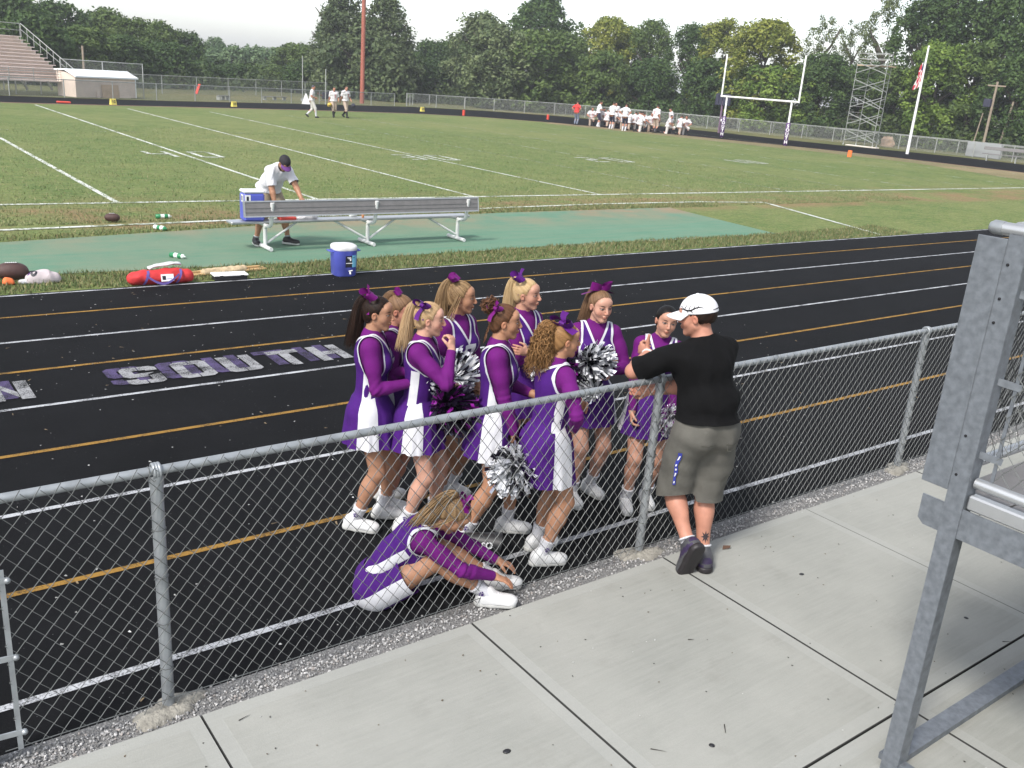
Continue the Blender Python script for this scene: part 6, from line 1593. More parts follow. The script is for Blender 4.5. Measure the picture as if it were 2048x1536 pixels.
for i, (x, y) in enumerate(((5.55, -2.1), (2.3, -1.55), (3.2, -2.05), (5.05, -1.2), (4.95, -2.15))):
    m = MB(); m.lathe([(.013, 0), (.016, .002), (.010, .006), (.001, .007)], (0, 0, 0), 'black_plastic', 9, sx=1.0+.4*(i % 2)); tag(m.build('gum_spot', None, None, (x, y, .0185)), 'small dark gum spot on the grey pavement slabs', 'gum spot', 'gum spots on the pavement')
# ------------------------------------------------------------ the people
def w2l(p, loc, heading, s=1.0):
    h = R(heading); dx, dy = p[0]-loc[0], p[1]-loc[1]
    return ((dx*math.cos(h)-dy*math.sin(h))/s, (dx*math.sin(h)+dy*math.cos(h))/s, p[2]/s)
def l2w(q, loc, heading, s=1.0):
    h = R(heading); x, y = q[0]*s, q[1]*s
    return (loc[0]+x*math.cos(h)+y*math.sin(h), loc[1]-x*math.sin(h)+y*math.cos(h), q[2]*s)
mat('silver_foil', (.80, .81, .83), .14, 1.0); mat('silver_sparkle', (.78, .79, .82), .3, .15); mat('violet_foil', (.30, .02, .33), .25, .4); mat('black_foil', (.012, .008, .02), .22, .5)  # pale and black strips put the silver poms' glints and dark gaps into colour
POM = {}
def pom(kind, label, loc, r=.15, group=None, seed=0):
    key = (kind, seed % 3)
    if key not in POM: POM[key] = pom_mesh(seed % 3+len(kind), dict(silver=('silver_sparkle', 'silver_foil', 'black_foil'), violet=('black_foil', 'black_foil', 'violet_foil'), mixed=('silver_sparkle', 'silver_foil', 'violet_foil'))[kind], None, r=.15, n=520)
    o = link('pom_pom', POM[key]); o.location = loc; o.scale = (r/.15,)*3; o.rotation_euler = (seed*1.3, seed*.7, seed*2.1); return tag(o, label, 'pom pom', 'cheerleading pom poms')
TAIL = ((-.35, -.1, -1), (.35, .0, -1)); TAILB = ((-.5, .1, -.5), (.3, -.4, -1.1))
# 1 dark ponytail
g1 = ((2.83, .88), 124)
cheer('girl with long dark ponytail and magenta bow standing leftmost in the row, in profile', *g1, dict(lean=3, head=(-12, 6, 0), rhand=dict(t=(.10, .27, 1.10), pole=(.5, -.5, -1), palm=(-1, 0, .2), curl=.7), lhand=dict(t=(-.06, .28, 1.12), pole=(-.6, -.5, -1), palm=(1, 0, 0), curl=.7), rfoot=dict(t=(.10, -.08), yaw=-12), lfoot=dict(t=(-.10, .10), yaw=2)),
      H=1.665, tone='olive', hair_kw=dict(style='pony', colr='dark', knot=(0, -.082, .078), length=.36, end=(0, -.15, -.25), vol=1.15), bow_kw=dict(at=(.035, -.055, .100), size=1.5, tails=((.1, -.1, 1), (.2, .1, -1))), seed=1, flush=.15, sway=(0, .01))
# 2 half hidden girl
g2 = ((3.10, 1.10), 128)
cheer('girl mostly hidden between the dark ponytail and the blonde, face looking down', *g2, dict(lean=4, head=(-16, 16, 0), rhand=dict(t=(.06, .25, 1.12), pole=(.6, -.4, -1)), lhand=dict(t=(-.05, .26, 1.10), pole=(-.6, -.4, -1)), rfoot=dict(t=(.09, .02)), lfoot=dict(t=(-.09, -.04))),
      H=1.615, tone='ruddy', hair_kw=dict(style='pony', colr='mid', length=.26, knot=(0, -.075, .085)), bow_kw=dict(at=(.01, -.05, .108), size=1.0), seed=2, flush=.4)
# 3 blonde, hand at her mouth
g3 = ((3.09, .68), 130)
cheer('girl with straight pale blonde ponytail holding her hand to her mouth', *g3, dict(lean=5, twist=-4, head=(4, 6, 0), rhand=dict(t=(.075, .215, 1.355), pole=(.55, .5, -1), dir=(-.35, -.05, 1), palm=(-.6, -1, 0), curl=.8), lhand=dict(t=(-.02, .26, 1.06), pole=(-.7, -.5, -.8), dir=(1, .3, 0), palm=(0, -1, 0)), rfoot=dict(t=(.10, -.05), yaw=-10), lfoot=dict(t=(-.09, .12), yaw=4)),
      H=1.65, tone='fair', hair_kw=dict(style='pony', colr='light', knot=(0, -.085, .082), length=.33, end=(0, -.15, -.22), vol=1.0), bow_kw=dict(at=(.045, -.050, .088), m='ribbon_violet', size=1.25, tails=((.1, .1, -1), (.3, -.2, -1))), seed=3, flush=.5, browc=(.20, .11, .06))
# 4 streaked hair, letter showing
g4 = ((3.54, .95), 170)
cheer('girl with streaked brown hair and white letter on her chest, behind the blonde', *g4, dict(lean=2, twist=6, head=(40, 4, 0), rhand=dict(t=(.04, .21, .95), pole=(.8, -.5, -.6), dir=(-.4, .4, -.8), curl=.5), lhand=dict(t=(-.03, .22, .94), pole=(-.8, -.5, -.6), dir=(.3, .4, -.8), curl=.5), rfoot=dict(t=(.10, .02)), lfoot=dict(t=(-.10, -.06))),
      H=1.70, tone='tan', hair_kw=dict(style='pony', colr='streak', knot=(0, -.075, .085), length=.30, end=(.02, -.13, -.19), vol=1.2, loose=.5), bow_kw=dict(at=(0, -.055, .108), size=1.35, tails=((-.7, -.3, -.8), (.9, .1, .15))), seed=4, flush=.2)
# 5 bun
g5 = ((3.46, .31), 128)
cheer('girl with curly brown bun in front of the row, arm straight down, in profile', *g5, dict(lean=3, head=(0, 3, 0), rhand=dict(t=(.17, .16, .80), pole=(.3, -1, 0), dir=(0, .2, -1), palm=(-1, 0, 0), curl=.8), lhand=dict(t=(-.05, .24, 1.05), pole=(-.7, -.5, -.8)), rfoot=dict(t=(.11, -.14), yaw=-14), lfoot=dict(t=(-.10, .14), yaw=0)),
      H=1.69, tone='tan', hair_kw=dict(style='bun', colr='brown', knot=(0, -.088, .075)), bow_kw=dict(at=(.050, -.060, .085), size=1.1, tails=((.2, -.3, -1), (.1, .3, .8))), seed=5, flush=.2)
# 6 smiling blonde
g6 = ((4.10, .90), 178)
cheer('smiling girl with sleek blonde ponytail at the back of the row, arms crossed', *g6, dict(lean=2, twist=8, head=(30, 3, 4), rhand=dict(t=(-.10, .20, 1.16), pole=(.8, .1, -.7), dir=(-1, .1, .2), palm=(0, -1, 0), curl=.4), lhand=dict(t=(.11, .23, 1.17), pole=(-.8, .1, -.7), dir=(1, .0, .25), palm=(0, -1, 0), curl=.3), rfoot=dict(t=(.10, .04)), lfoot=dict(t=(-.09, -.04))),
      H=1.695, tone='light', hair_kw=dict(style='pony', colr='blonde', knot=(0, -.080, .080), length=.30, end=(.02, -.13, -.17)), bow_kw=dict(at=(.03, -.055, .102), size=1.5, m='ribbon_violet', tails=((.2, .1, -1), (-.5, .3, .9))), seed=6, flush=.35, browc=(.25, .14, .08))
# 7 curly blonde seen from behind
g7 = ((3.60, -.105), 92)
cheer('girl with big curly blonde ponytail seen from behind right at the fence', *g7, dict(lean=6, twist=-8, head=(-18, 6, 0), rhand=dict(t=(.20, .05, 1.00), pole=(1, -.5, -.1), dir=(-.55, .7, -.35), palm=(-1, 0, 0), curl=.45), lhand=dict(t=(-.02, .22, 1.08), pole=(-.9, .1, -.5), dir=(1, .2, 0)), rfoot=dict(t=(.09, -.03), yaw=-20), lfoot=dict(t=(-.10, .06), yaw=-6)),
      H=1.66, tone='tan', hair_kw=dict(style='curly', colr='curly', knot=(0, -.088, .072), length=.31, wave=.019, vol=1.95, end=(-.02, -.125, -.215)), bow_kw=dict(at=(.03, -.045, .098), m='ribbon_violet', size=1.5, tails=((.8, .5, -.3), (-.1, .2, 1))), seed=7, flush=.3, hem=.60)
# 8 frowning girl facing the camera
g8 = ((4.50, .52), 205)
cheer('girl facing the camera with a frown, wide magenta bow and silver pom', *g8, dict(lean=2, twist=-6, head=(14, 9, 0), rhand=dict(t=(.045, .25, 1.10), pole=(.9, -.2, -.8), dir=(-.7, .6, .1), palm=(-.3, -.2, -1), curl=.9), lhand=dict(t=(-.045, .25, 1.10), pole=(-.9, -.2, -.8), dir=(.7, .6, .1), palm=(.3, -.2, -1), curl=.9), rfoot=dict(t=(.09, .10), yaw=10), lfoot=dict(t=(-.10, -.05), yaw=20)),
      H=1.665, tone='fair', hair_kw=dict(style='pony', colr='mid', knot=(.0, -.075, .088), length=.24, end=(.05, -.10, -.15), vol=1.2), bow_kw=dict(at=(0, -.035, .108), size=1.7, tails=((-.9, -.3, -.5), (.9, -.3, -.5))), seed=8, flush=.45)
# 9 black haired girl beside the man
g9 = ((4.80, .16), 222)
cheer('black haired girl facing the man in black across the fence', *g9, dict(lean=3, side=-3, head=(10, 6, -6), rhand=dict(t=(.14, .17, .76), pole=(.4, -1, 0), curl=.6), lhand=dict(t=(-.14, .19, .86), pole=(-.4, -1, 0), curl=.6), rfoot=dict(t=(.10, .06), yaw=8), lfoot=dict(t=(-.06, -.07), yaw=12)),
      H=1.61, tone='light', hair_kw=dict(style='pony', colr='black', knot=(0, -.10, .04), length=.24, end=(-.03, -.12, -.15)), bow_kw=None, seed=9, flush=.15, browc=(.02, .015, .015))
# 10 sitting girl
g10 = ((2.50, -.02, 0), 122)
cheer('girl with streaked blonde ponytail sitting on the track touching her shoes', *g10, dict(pelvis=(0, -.05, -.785), lean=52, ptilt=12, head=(-4, 50, 0), lfoot=dict(t=(-.10, .66, .085), yaw=2, pole=(-.1, 0, 1)), rfoot=dict(t=(.10, .61, .085), yaw=-3, pole=(.1, 0, 1)),
      lhand=dict(t=(-.09, .66, .21), pole=(-1, 0, -.2), dir=(0, 1, -.35), palm=(0, 0, -1), curl=.25), rhand=dict(t=(.10, .63, .21), pole=(1, 0, -.2), dir=(0, 1, -.35), palm=(0, 0, -1), curl=.25)),
      H=1.66, tone='tan', hair_kw=dict(style='pony', colr='streak', knot=(0, -.080, .082), length=.30, end=(.04, -.07, -.24), vol=1.4, loose=.2), bow_kw=dict(at=(.03, -.04, .105), size=1.1, tails=((.8, .5, -.2), (-.1, .2, 1))), seed=10, flush=.25, seated=True)
# pom poms they hold
pom('silver', 'silver pom pom hanging low in front of the girl with the bun', l2w((.27, .17, .67), *g5, 1.02), .185, seed=1)
pom('violet', 'dark purple pom pom behind the low silver one of the girl with the bun', l2w((.12, .22, .78), *g5, 1.02), .16, seed=2)
pom('violet', 'shiny black and purple pom pom under the arm of the blonde girl', l2w((.13, .22, .99), *g3, 1.0), .185, seed=3)
pom('silver', 'silver pom pom before the girl with the white chest letter', l2w((.18, .20, 1.05), *g4, 1.03), .165, seed=4)
pom('silver', 'silver pom pom tucked in the crossed arms of the smiling girl', l2w((-.09, .26, 1.20), *g6, 1.03), .11, seed=5)
pom('silver', 'lower silver pom pom below the arms of the smiling girl', l2w((-.05, .24, 1.00), *g6, 1.03), .10, seed=6)
pom('silver', 'large silver pom pom at the chest of the frowning girl', l2w((.10, .30, 1.20), *g8, 1.01), .145, seed=7)
pom('silver', 'silver pom pom hanging under the hands of the frowning girl', l2w((.07, .29, .98), *g8, 1.01), .12, seed=8)
pom('violet', 'black pom pom at the left elbow side of the frowning girl', l2w((.28, .18, 1.10), *g8, 1.01), .15, seed=9)
pom('mixed', 'silver and purple pom pom seen behind the fence post by the man', l2w((-.14, .20, .84), *g9, 1.0), .13, seed=10)
pom('silver', 'narrow silver pom pom held by the dark ponytail girl', l2w((.02, .36, 1.12), *g1, 1.0), .12, seed=11)

# ---- men
def tee(root, k, P, m, infl=.026, sleeve=.92, hem=-.02, name='t_shirt', base=.014):
    pr = [p for p in P['torso'][:-1]]
    for n in 'lr':
        S, E, Wr = k.arm[n]; pr += [cap(S+npv([0, 0, -.008]), S+(E-S)*.98, .050, .052, .04)]
    V, Q = surface(pr, base, infl=infl)
    q = (V-k.C0) @ k.Rc
    V = V+np.stack([wobble(V, .008, 17, 3), wobble(V, .009, 16, 4), wobble(V, .004, 22, 5)], 1)+np.stack([0*V[:, 0], wobble(V*npv([1, 1, .35]), .005, 48, 6), 0*V[:, 0]], 1)
    cut = np.full(len(V), 9.0)
    for n in 'lr':
        S, E, Wr = k.arm[n]; u = unit(E-S); al = (V-S) @ u; L = np.linalg.norm(E-S); rad = np.linalg.norm(V-S-al[:, None]*u, axis=1)
        cut = np.where((rad < .115) & (al > L*.45) & (sdf_at([cap(S, E, .06, .06)], V) < sdf_at(P['torso'], V)+.02), np.minimum(cut, L*sleeve-al), cut)
    hemf = (V-k.P0) @ k.Rp[:, 2]-hem; ax_ = (V-k.P0)*npv([1, 1, 0]); V = V+ax_/(np.linalg.norm(ax_, axis=1)[:, None]+1e-9)*(.022*np.exp(-np.clip(hemf, 0, 1)/.06)*(hemf > -.05))[:, None]
    nk = .075-0*hemf; dN = np.linalg.norm(V-(k.N0+k.Rc @ npv([0, .015, .045])), axis=1)-.080
    V, T = clip(V, tris(Q), np.minimum(np.minimum(cut, hemf), dN))
    return link(name, np_mesh(name, V, T, m), root)
def shorts(root, k, P, m, infl=.012, frac=1.03, top=.07, name='shorts', base=.014):
    pr = [ell(k.P0+k.Rp @ npv([0, -.01, .02]), (.172, .135, .12), k.Rp, .05)]+[P['torso'][1], P['torso'][2]]
    for n in 'lr':
        h, K, A = k.leg[n]; end = h+(K-h)*frac*.8+(A-K)*max(0, frac-1)*.6
        pr += [cap(h, h+(K-h)*.5, .108, .100, .03), cap(h+(K-h)*.4, K+(A-K)*.16, .100, .098, .03)]
    V, Q = surface(pr, base, infl=infl); V = V+np.stack([wobble(V, .005, 22, 3), wobble(V, .005, 24, 4), 0*V[:, 0]], 1)
    s = top-(V-k.P0) @ k.Rp[:, 2]
    dd = {n: sdf_at([cap(k.leg[n][0], k.leg[n][1], .1, .1), cap(k.leg[n][1], k.leg[n][2], .1, .1)], V) for n in 'lr'}
    for n, o_ in (('l', 'r'), ('r', 'l')):
        h, K, A = k.leg[n]; al = (V-K) @ unit(A-K+(K-h)*.5); s = np.where(dd[n] <= dd[o_], np.minimum(s, .050-al), s)
    V, T = clip(V, tris(Q), s); return link(name, np_mesh(name, V, T, m), root)
def ballcap(root, k, crown, brim, print_=None, back=True):
    g = 1.05; cr = npv([0, -.012, .028]); V, Q = surface([ell(cr+npv([0, 0, .004]), npv([.078, .098, .086])*g, None, .01)], .007, infl=.006)
    V, T = clip(V, tris(Q), V[:, 2]-.030-.10*np.clip(V[:, 1], -1, 1)*.3)
    c = link('cap', np_mesh('cap', V @ k.Rh.T+k.Hc, T, crown), root)
    mb = MB(); rows, n_ = 6, 14; VV = []
    for i in range(rows+1):
        f = i/rows
        for j in range(n_+1):
            a = R(-68+136*j/n_); rx, ry = .084, .106; x = rx*math.sin(a); y = -.012+ry*math.cos(a); ext = f*.078*math.cos(a*.85)**.7
            VV.append(k.Hc+k.Rh @ npv([x*(1+.10*f), y+ext, .040-.020*f-.028*(1-math.cos(a*1.15))*(.4+f*.6)]))
    F = [(i*(n_+1)+j, i*(n_+1)+j+1, (i+1)*(n_+1)+j+1, (i+1)*(n_+1)+j) for i in range(rows) for j in range(n_)]
    mb.add(VV, F, brim, True); b = mb.build('brim', None, c); so = b.modifiers.new('thick', 'SOLIDIFY'); so.thickness = .004
    m = MB(); m.lathe([(.001, 0), (.009, .002), (.009, .006), (.001, .009)], k.Hc+k.Rh @ npv([0, -.012, .1235]), crown, 10); m.build('button', None, c)
    if print_:
        bv = BVHTree.FromPolygons([tuple(v) for v in V], [tuple(t) for t in T.tolist()]); mb = MB()
        def pr(pts, ws, side):
            VV = []
            for (a, z), w in zip(pts, ws):
                d = Vector((side*math.cos(a), math.sin(a), 0)); h = bv.ray_cast(Vector((0, -.012, z))+d*.3, -d)
                if h[0] is None: continue
                p = npv(h[0])+npv(d)*.0025; t = npv([0, 0, w/2]); VV += [k.Hc+k.Rh @ (p-t), k.Hc+k.Rh @ (p+t)]
            mb.add(VV, [(2*i, 2*i+2, 2*i+3, 2*i+1) for i in range(len(VV)//2-1)], print_)
        for side in (-1, 1):
            pr([(1.25-.16*i, .050+.006*math.sin(i*.9)+.0012*i) for i in range(12)], [.002+.0075*math.sin(pi*(i+.5)/12) for i in range(12)], side)
            pr([(1.15-.13*i, .070-.004*i+.004*math.sin(i*1.4)) for i in range(8)], [.001+.006*math.sin(pi*(i+.5)/8) for i in range(8)], side)
            for a0, z0, dz in ((.75, .058, .028), (.45, .056, .030), (.15, .058, .026), (-.1, .060, .020), (.3, .054, -.020), (.6, .052, -.016)):
                pr([(a0-.035*i, z0+dz*i/4) for i in range(5)], [.010, .008, .006, .0035, .0008], side)
        mb.build('print', None, c)
        # gap over the strap at the back
        mb = MB(); VV = []
        for i in range(9):
            a = -pi/2+(i-4)*.13; d = Vector((math.cos(a), math.sin(a), 0)); h = bv.ray_cast(Vector((0, -.012, .042))+d*.3, -d); 
            if h[0] is None: continue
            p = npv(h[0])+npv(d)*.002; hh = .026*math.sin(pi*(i+.3)/8.6); VV += [k.Hc+k.Rh @ p, k.Hc+k.Rh @ (p+npv([0, .012, hh]))]
        mb.add(VV, [(2*i, 2*i+2, 2*i+3, 2*i+1) for i in range(len(VV)//2-1)], mat('hair_dark', (.018, .011, .008), .8)); mb.build('back_opening', None, c)
    return c
# man in black leaning on the fence
ml, mh, ms = (4.46, -.76, .018), 18, 1.87/1.65
W_ = lambda x, y, z: w2l((x, y, z-.018), ml, mh, ms)
mp = dict(pelvis=(-.035, .045, .0), ptilt=6, pside=-2, lean=14, side=-7, twist=6, head=(50, 12, 0), lshoulder=(0, .03, .01), rshoulder=(-.035, .03, -.03),
          lhand=dict(t=W_(4.34, -.20, 1.395), pole=(-1, -.1, -.55), dir=(-.15, 1, .15), palm=(1, .1, 0), curl=.95, thumb=1), rhand=dict(t=W_(4.25, -.35, 1.20), pole=(.15, .3, -1), dir=(-1, .15, 0), palm=(0, 1, 0), curl=.8),
          rfoot=dict(t=(.045, .0), yaw=-10), lfoot=dict(t=(-.085, -.05, .165), yaw=2, tip=68, pole=(-.1, 1, 0)))
root = tag(empty('person', ml, -R(mh), ms), 'man in black t-shirt and white cap leaning on the fence, seen from behind', 'person')
k = skeleton(mp, True); P = body_prims(k, .018)
link('body', body_mesh(k, P, 'ruddy', stubble=.35, flush=.3, makeup=.2), root)
tee(root, k, P, 'black_cotton', .021, .90, .045); sh_ = shorts(root, k, P, 'khaki_grey', .010, top=.062)
hair(root, k, 'short', 'dark', 11); ballcap(root, k, 'cap_white', 'cap_white', 'black_print'); footwear(root, k, 'man')
bvs = BVHTree.FromPolygons([v.co[:] for v in sh_.data.vertices], [p.vertices[:] for p in sh_.data.polygons])
def on_shorts(x, z, d=.004):
    h = bvs.ray_cast(Vector((x, -.6, z)), Vector((0, 1, 0))); return (h[0]+Vector((0, -d, 0))) if h[0] else Vector((x, -.2, z))
mb = MB(); mat('seam_dark', lin('#4b4942'), .9); mat('seam_light', lin('#8b887c'), .9)
for pts, w, mm in (([(.02, .835), (.06, .832), (.10, .834), (.135, .838)], .006, 'seam_dark'), ([(.02, .845), (.135, .848)], .004, 'seam_light'), ([(.025, .83), (.045, .79), (.085, .775), (.12, .79), (.13, .83)], .004, 'seam_light'), ([(-.14, .835), (-.10, .832), (-.06, .834), (-.045, .838)], .006, 'seam_dark')):
    VV = []
    for x, z in pts: VV += [on_shorts(x, z-w/2), on_shorts(x, z+w/2)]
    mb.add(VV, [(2*i, 2*i+2, 2*i+3, 2*i+1) for i in range(len(pts)-1)], mm)
mb.build('back_pocket', None, sh_)
def near_shorts(x, y, z, d):
    h = bvs.find_nearest(Vector((x, y, z))); return h[0]+h[1]*d if h[0] else Vector((x, y, z))
mb = MB(); VV = []
for i in range(12):
    z = .735-.022*i; x = -.275-.002*i+.003*math.sin(i*1.3); VV += [near_shorts(x-.011, -.055, z, .006), near_shorts(x+.011, -.085, z, .008)]
mb.add(VV, [(2*i, 2*i+1, 2*i+3, 2*i+2) for i in range(11)], 'lanyard_blue')
for i in range(1, 10, 2):
    a, b = VV[2*i], VV[2*i+1]; c, d = VV[2*i+2], VV[2*i+3]; n_ = Vector((-.5, -.85, 0))*.003
    mb.add([a.lerp(b, .3)+n_, a.lerp(b, .7)+n_, c.lerp(d, .6)+n_, c.lerp(d, .2)+n_], [(0, 1, 2, 3)], 'label_white')
o = mb.build('lanyard', None, root); 
# tattoo above the right ankle
h, K, A = k.leg['r']; mb = MB(); d = unit(K-A); bdir = npv([-.25, -1, 0]); bdir = unit(bdir-d*(bdir @ d)); sdir = np.cross(d, bdir)
for j in range(8):
    a = 2*pi*j/8; tip = npv([math.cos(a)*.026, math.sin(a)*.040]); l_ = npv([math.cos(a+.5)*.010, math.sin(a+.5)*.014]); r_ = npv([math.cos(a-.5)*.010, math.sin(a-.5)*.014])
    VV = []
    for q in ((0, 0), l_, tip, r_):
        th = q[0]/.042; VV.append(A+d*(.115+q[1])+(bdir*math.cos(th)+sdir*math.sin(th))*(.0425+.010*max(0, q[1]/.04+.3)))
    mb.add(VV, [(0, 1, 2, 3)], 'tattoo')
mb.build('tattoo', None, root)
m = MB(); E_, Wl = k.arm['l'][1], k.arm['l'][2]; u = unit(Wl-E_); x_ = unit(np.cross(u, [0, 0, 1.])); y_ = np.cross(u, x_); m.tube([Wl-u*.012+(x_*math.cos(t)+y_*math.sin(t))*.034 for t in np.arange(13)*2*pi/12], .006, 'label_white', 6, False); m.build('wrist_band', None, root)
# coach bending over the bench
cl, ch_, cs = (6.36, 11.12, .0), 168, 1.80/1.65
W_ = lambda x, y, z: w2l((x, y, z), cl, ch_, cs)
cp_ = dict(pelvis=(0, -.13, -.03), ptilt=26, lean=50, twist=2, head=(-8, 48, 0), rhand=dict(t=W_(6.24, 10.72, .60), pole=(.6, -.6, -.2), dir=(0, .3, -1)), lhand=dict(t=W_(6.66, 10.60, .84), pole=(-.6, -.6, -.2), dir=(-.1, .8, -.6), palm=(0, 0, -1)),
           rfoot=dict(t=W_(6.02, 11.10, 0)[:2], yaw=-20), lfoot=dict(t=W_(6.58, 11.02, 0)[:2], yaw=32))
root = tag(empty('person', cl, -R(ch_), cs), 'coach in white polo and khaki shorts bending over the bench', 'person')
k = skeleton(cp_, True); P = body_prims(k, .02)
link('body', body_mesh(k, P, 'tan', .015, .006, .007, stubble=.2, makeup=.2), root)
tee(root, k, P, 'white_cotton', .026, .86, .00, 'polo_shirt'); shorts(root, k, P, 'khaki_tan', .012)
hair(root, k, 'short', 'dark', 12); c = ballcap(root, k, 'cap_black', 'purple_cloth'); footwear(root, k, 'coach')
m = MB(); m.tube([tuple(k.N0+k.Rc @ npv([.058*math.cos(t), .015+.062*math.sin(t), .055-.02*math.sin(t)])) for t in np.arange(15)*2*pi/14], .011, 'cap_black', 6, False); m.build('collar', None, root)
# ---- players and staff far across the field
mat('jersey_white', (.58, .56, .57), .85); mat('pants_tan', (.46, .36, .29), .8); mat('pants_white', (.58, .55, .53), .8); mat('navy', (.02, .022, .05), .85); mat('jeans', (.15, .18, .24), .85); mat('shirt_red', (.55, .035, .03), .8); mat('sock_black', (.015, .015, .018), .8); mat('number_red', (.40, .03, .06), .8); mat('helmet_gold', (.55, .38, .05), .35); mat('helmet_dark', (.03, .03, .05), .35); mat('stripe_dark', (.02, .02, .025), .8)
mat('skin_plain', SKIN['ruddy'], .6); mat('hair_plain', (.03, .018, .012), .8)
FAR = {}
def far_person(key, label, x, y, heading, H=1.82, group=None):
    if key not in FAR:
        spec = FARSPEC[key]; root = empty('person', (0, 0, 0)); k = skeleton(spec['pose'], True); P = body_prims(k, .015)
        V, Q = surface([p for g in ALLP for p in P[g]], .026); link('body', np_mesh('body', V, Q, 'skin_plain'), root)
        top = tee(root, k, P, spec['top'], .034 if spec.get('pads') else .022, .80, -.02, 'jersey' if spec.get('pads') else 'shirt', .024)
        if spec.get('pads'):
            m = MB(); m.lathe([(.001, 0), (.09, -.01), (.11, -.05), (.10, -.09)], k.arm['l'][0]+npv([0, 0, .075]), spec['top'], 8); m.lathe([(.001, 0), (.09, -.01), (.11, -.05), (.10, -.09)], k.arm['r'][0]+npv([0, 0, .075]), spec['top'], 8); m.build('shoulder_pads', None, root)
            m = MB(); p = lambda x, z: k.C0+k.Rc @ npv([x, -.165, z]); q = lambda x, z: k.C0+k.Rc @ npv([x, .175, z])
            for f in (p, q):
                m.poly([f(-.09, .05), f(.0, .05), f(.0, .02), f(-.09, .02)], 'number_red'); m.poly([f(-.03, .02), f(.0, .02), f(-.05, -.14), f(-.08, -.14)], 'number_red')
            m.build('number', None, root)
        pr = [ell(k.P0, (.16, .135, .12), k.Rp, .05)]
        for n in 'lr':
            h, K, A = k.leg[n]; f = spec['leg']; b = .012 if spec['leg'] < 1.5 else .02
            pr += [cap(h, K, .105, .075, .03)]+([cap(K, K+(A-K)*(f-1), .075, .062, .02)] if f > 1.01 else [])
        V, Q = surface(pr, .026); T = tris(Q); V, T = clip(V, T, .09-(V-k.P0) @ k.Rp[:, 2]); link('pants', np_mesh('pants', V, T, spec['pants']), root)
        m = MB()
        for n in 'lr':
            h, K, A = k.leg[n]; Rf = k.foot[n]
            if spec.get('sock'): m.tube([K+(A-K)*.35, K+(A-K)*.6, A], [.062, .056, .046], spec['sock'], 8)
        if m.v: m.build('socks', None, root)
        m = MB()
        for n in 'lr': h, K, A = k.leg[n]; Rf = k.foot[n]; m.tube([A+Rf @ npv([0, -.06, -.04]), A+Rf @ npv([0, .02, -.035]), A+Rf @ npv([0, .15, -.052])], [.045, .055, .035], spec.get('shoe', 'sock_black'), 8)
        m.build('shoes', None, root)
        V, Q = surface([ell((0, -.012, .036), (.080, .100, .088), None, .01)], .018); V, T = clip(V, tris(Q), hairline(V)); link('hair', np_mesh('hair', V @ k.Rh.T+k.Hc, T, spec.get('hair', 'hair_plain')), root)
        FAR[key] = root; r = root
    else: r = copy_tree(FAR[key])
    r.location = (x, y, -.010); r.rotation_euler = (0, 0, -R(heading)); r.scale = (H/1.65,)*3; tag(r, label, 'person', group); return r
kneel = dict(pelvis=(0, 0, -.40), lean=12, lfoot=dict(t=(-.12, .28, .078)), rfoot=dict(t=(.12, -.42, .10), tip=70, pole=(0, .2, -1)), lhand=dict(t=(-.14, .30, .62), pole=(-1, 0, -.5)), rhand=dict(t=(.16, .22, .60), pole=(1, 0, -.5)), head=(5, 8, 0))
kneel2 = dict(kneel, lean=24, head=(-20, 20, 0), rhand=dict(t=(.10, .32, .55), pole=(1, 0, -.5)))
FARSPEC = dict(
    kneel=dict(pose=kneel, top='jersey_white', pads=1, pants='pants_tan', leg=1.25, sock='sock_black'), kneel2=dict(pose=kneel2, top='jersey_white', pads=1, pants='pants_white', leg=1.25, sock='sock_black'),
    staff=dict(pose=dict(lean=6, head=(0, 14, 0), lhand=dict(t=(-.20, .02, .98), pole=(-1, -.4, 0)), rhand=dict(t=(.20, .02, .98), pole=(1, -.4, 0))), top='white_cotton', pants='navy', leg=1.02, sock='sock_white', shoe='shoe_white'),
    staff2=dict(pose=dict(lean=10, head=(-15, 18, 0), lhand=dict(t=(-.10, .25, 1.05), pole=(-1, -.4, -.5)), rhand=dict(t=(.10, .25, 1.08), pole=(1, -.4, -.5))), top='white_cotton', pants='navy', leg=1.02, sock='sock_white', shoe='shoe_white'),
    red=dict(pose=dict(lean=4, head=(10, 10, 0), lhand=dict(t=(-.19, .0, .98), pole=(-1, -.5, 0)), rhand=dict(t=(.19, .0, .98), pole=(1, -.5, 0))), top='shirt_red', pants='jeans', leg=1.9, shoe='sock_black'),
    stand=dict(pose=dict(lean=8, head=(0, 15, 0), lhand=dict(t=(-.24, .08, .84)), rhand=dict(t=(.24, .08, .84))), top='jersey_white', pads=1, pants='pants_tan', leg=1.3, sock='sock_black'),
    walk=dict(pose=dict(lean=6, head=(0, 8, 0), lhand=dict(t=(-.22, .20, .92), pole=(-.5, -1, 0)), rhand=dict(t=(.24, -.14, .84), pole=(.5, -1, 0)), lfoot=dict(t=(-.08, -.26, .13), tip=32), rfoot=dict(t=(.08, .24, .08))), top='jersey_white', pads=1, pants='pants_tan', leg=1.3, sock='sock_black'),
    ref=dict(pose=dict(lean=7, head=(-10, 10, 0), lhand=dict(t=(-.20, .16, .98), pole=(-.6, -1, -.2)), rhand=dict(t=(.20, .18, 1.02), pole=(.6, -1, -.2)), lfoot=dict(t=(-.08, -.26, .15), tip=38), rfoot=dict(t=(.08, .22, .08))), top='jersey_white', pants='pants_white', leg=1.35, sock='sock_white', hair='helmet_dark'))
HG = 'football players and staff gathered in the huddle'
far_person('red', 'man in red shirt and grey trousers standing at the left end of the huddle', 48.3, 52.7, 70, 1.80)
far_person('staff', 'man in white shirt and navy shorts with hands on hips before the huddle', 48.7, 47.6, 60, 1.95)
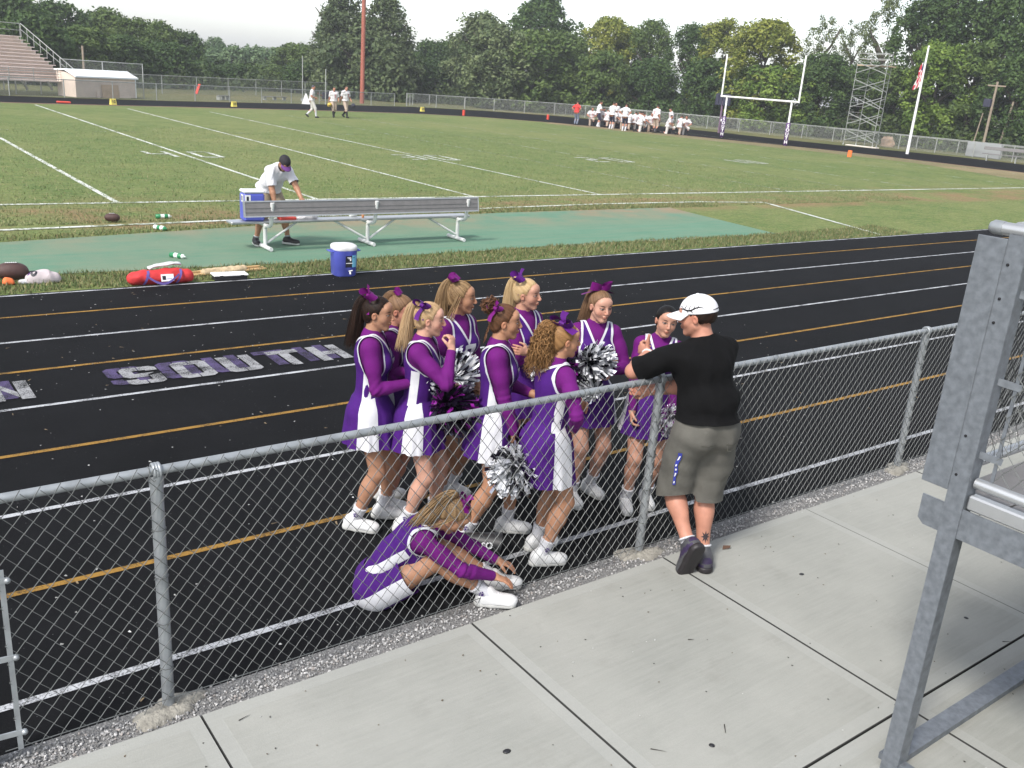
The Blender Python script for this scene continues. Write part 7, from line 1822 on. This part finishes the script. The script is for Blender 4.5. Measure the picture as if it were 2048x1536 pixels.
far_person('staff2', 'man in white shirt and dark shorts nearest the red shirt in the huddle', 49.6, 51.6, 120, 1.95); far_person('staff2', 'man in white shirt and dark shorts in the middle of the huddle', 49.2, 49.6, 75, 1.95)
far_person('stand', 'tall standing player with red number at the right of the huddle', 50.9, 46.6, 80, 2.0); far_person('stand', 'standing player bending in white at the right end of the huddle', 52.2, 46.3, 300, 1.85)
far_person('stand', 'standing player half hidden behind the man in dark shorts', 51.4, 51.6, 230, 1.9)
hk = [(49.8, 52.6), (50.3, 52.0), (50.0, 51.2), (50.8, 51.0), (50.2, 50.4), (51.0, 50.0), (50.0, 49.4), (50.9, 49.0), (50.0, 48.6), (51.2, 48.2), (50.4, 47.8), (50.0, 47.2), (51.4, 47.4), (51.6, 46.0), (52.4, 45.6), (53.0, 45.4), (51.8, 49.4), (52.0, 50.8), (51.6, 52.0), (52.6, 48.4)]
rk = random.Random(4)
for i, (x, y) in enumerate(hk): far_person('kneel' if i % 2 == 0 else 'kneel2', 'kneeling football player in white jersey in the huddle', x+rk.uniform(-.15, .15), y+rk.uniform(-.15, .15), 60+rk.uniform(-70, 90) if i % 3 else 230+rk.uniform(-40, 40), 1.9+rk.uniform(-.06, .08), HG)
r = far_person('ref', 'striped referee in white trousers walking on the far side of the field', 24.4, 49.0, 115, 1.86)
m = MB(); k = skeleton(FARSPEC['ref']['pose'], True)
for i in range(-3, 4):
    for f in (-1, 1): m.poly([tuple(k.C0+k.Rc @ npv([.045*i-.009, f*.165, .10])), tuple(k.C0+k.Rc @ npv([.045*i+.009, f*.165, .10])), tuple(k.C0+k.Rc @ npv([.045*i+.009, f*.155, -.18])), tuple(k.C0+k.Rc @ npv([.045*i-.009, f*.155, -.18]))], 'stripe_dark')
m.build('stripes', None, r)
far_person('walk', 'walking player with gold helmet in hand, left of the pair', 26.4, 50.2, 190, 1.80); far_person('walk', 'walking player with dark helmet in hand, right of the pair', 27.2, 50.2, 165, 1.90)
def helmet(label, x, y, z, mm):
    h = tag(empty('helmet', (x, y, z), 0, 1.1), label, 'helmet'); m = MB(); m.lathe([(.10, -.09), (.125, -.03), (.12, .05), (.07, .115), (.001, .13)], (0, 0, 0), mm, 14); m.build('shell', None, h)
    m = MB(); m.tube([(-.10, -.08, -.06), (-.06, -.18, -.06), (.06, -.18, -.06), (.10, -.08, -.06)], .012, 'sock_black', 6); m.tube([(-.10, -.08, -.02), (-.06, -.17, -.01), (.06, -.17, -.01), (.10, -.08, -.02)], .012, 'sock_black', 6); m.build('face_guard', None, h)
helmet('gold helmet carried by the left walking player', 26.05, 50.05, .72, 'helmet_gold'); helmet('dark helmet carried by the right walking player', 27.7, 50.1, .74, 'helmet_dark')

# ------------------------------------------------------------ evening haze over the whole ground
hz = MB(); hz.box((100, 240, 8.2), (1060, 1060, 18.9), None); ho = hz.build('haze'); tag(ho, kind='stuff')
hm = bpy.data.materials.new('haze'); hm.use_nodes = True; hn = hm.node_tree; hn.nodes.clear()
hv = hn.nodes.new('ShaderNodeVolumePrincipled'); hv.inputs['Density'].default_value = .0008; hv.inputs['Color'].default_value = (.93, .95, 1, 1); hv.inputs['Anisotropy'].default_value = .2
hout = hn.nodes.new('ShaderNodeOutputMaterial'); hn.links.new(hv.outputs[0], hout.inputs['Volume']); ho.data.materials.append(hm)
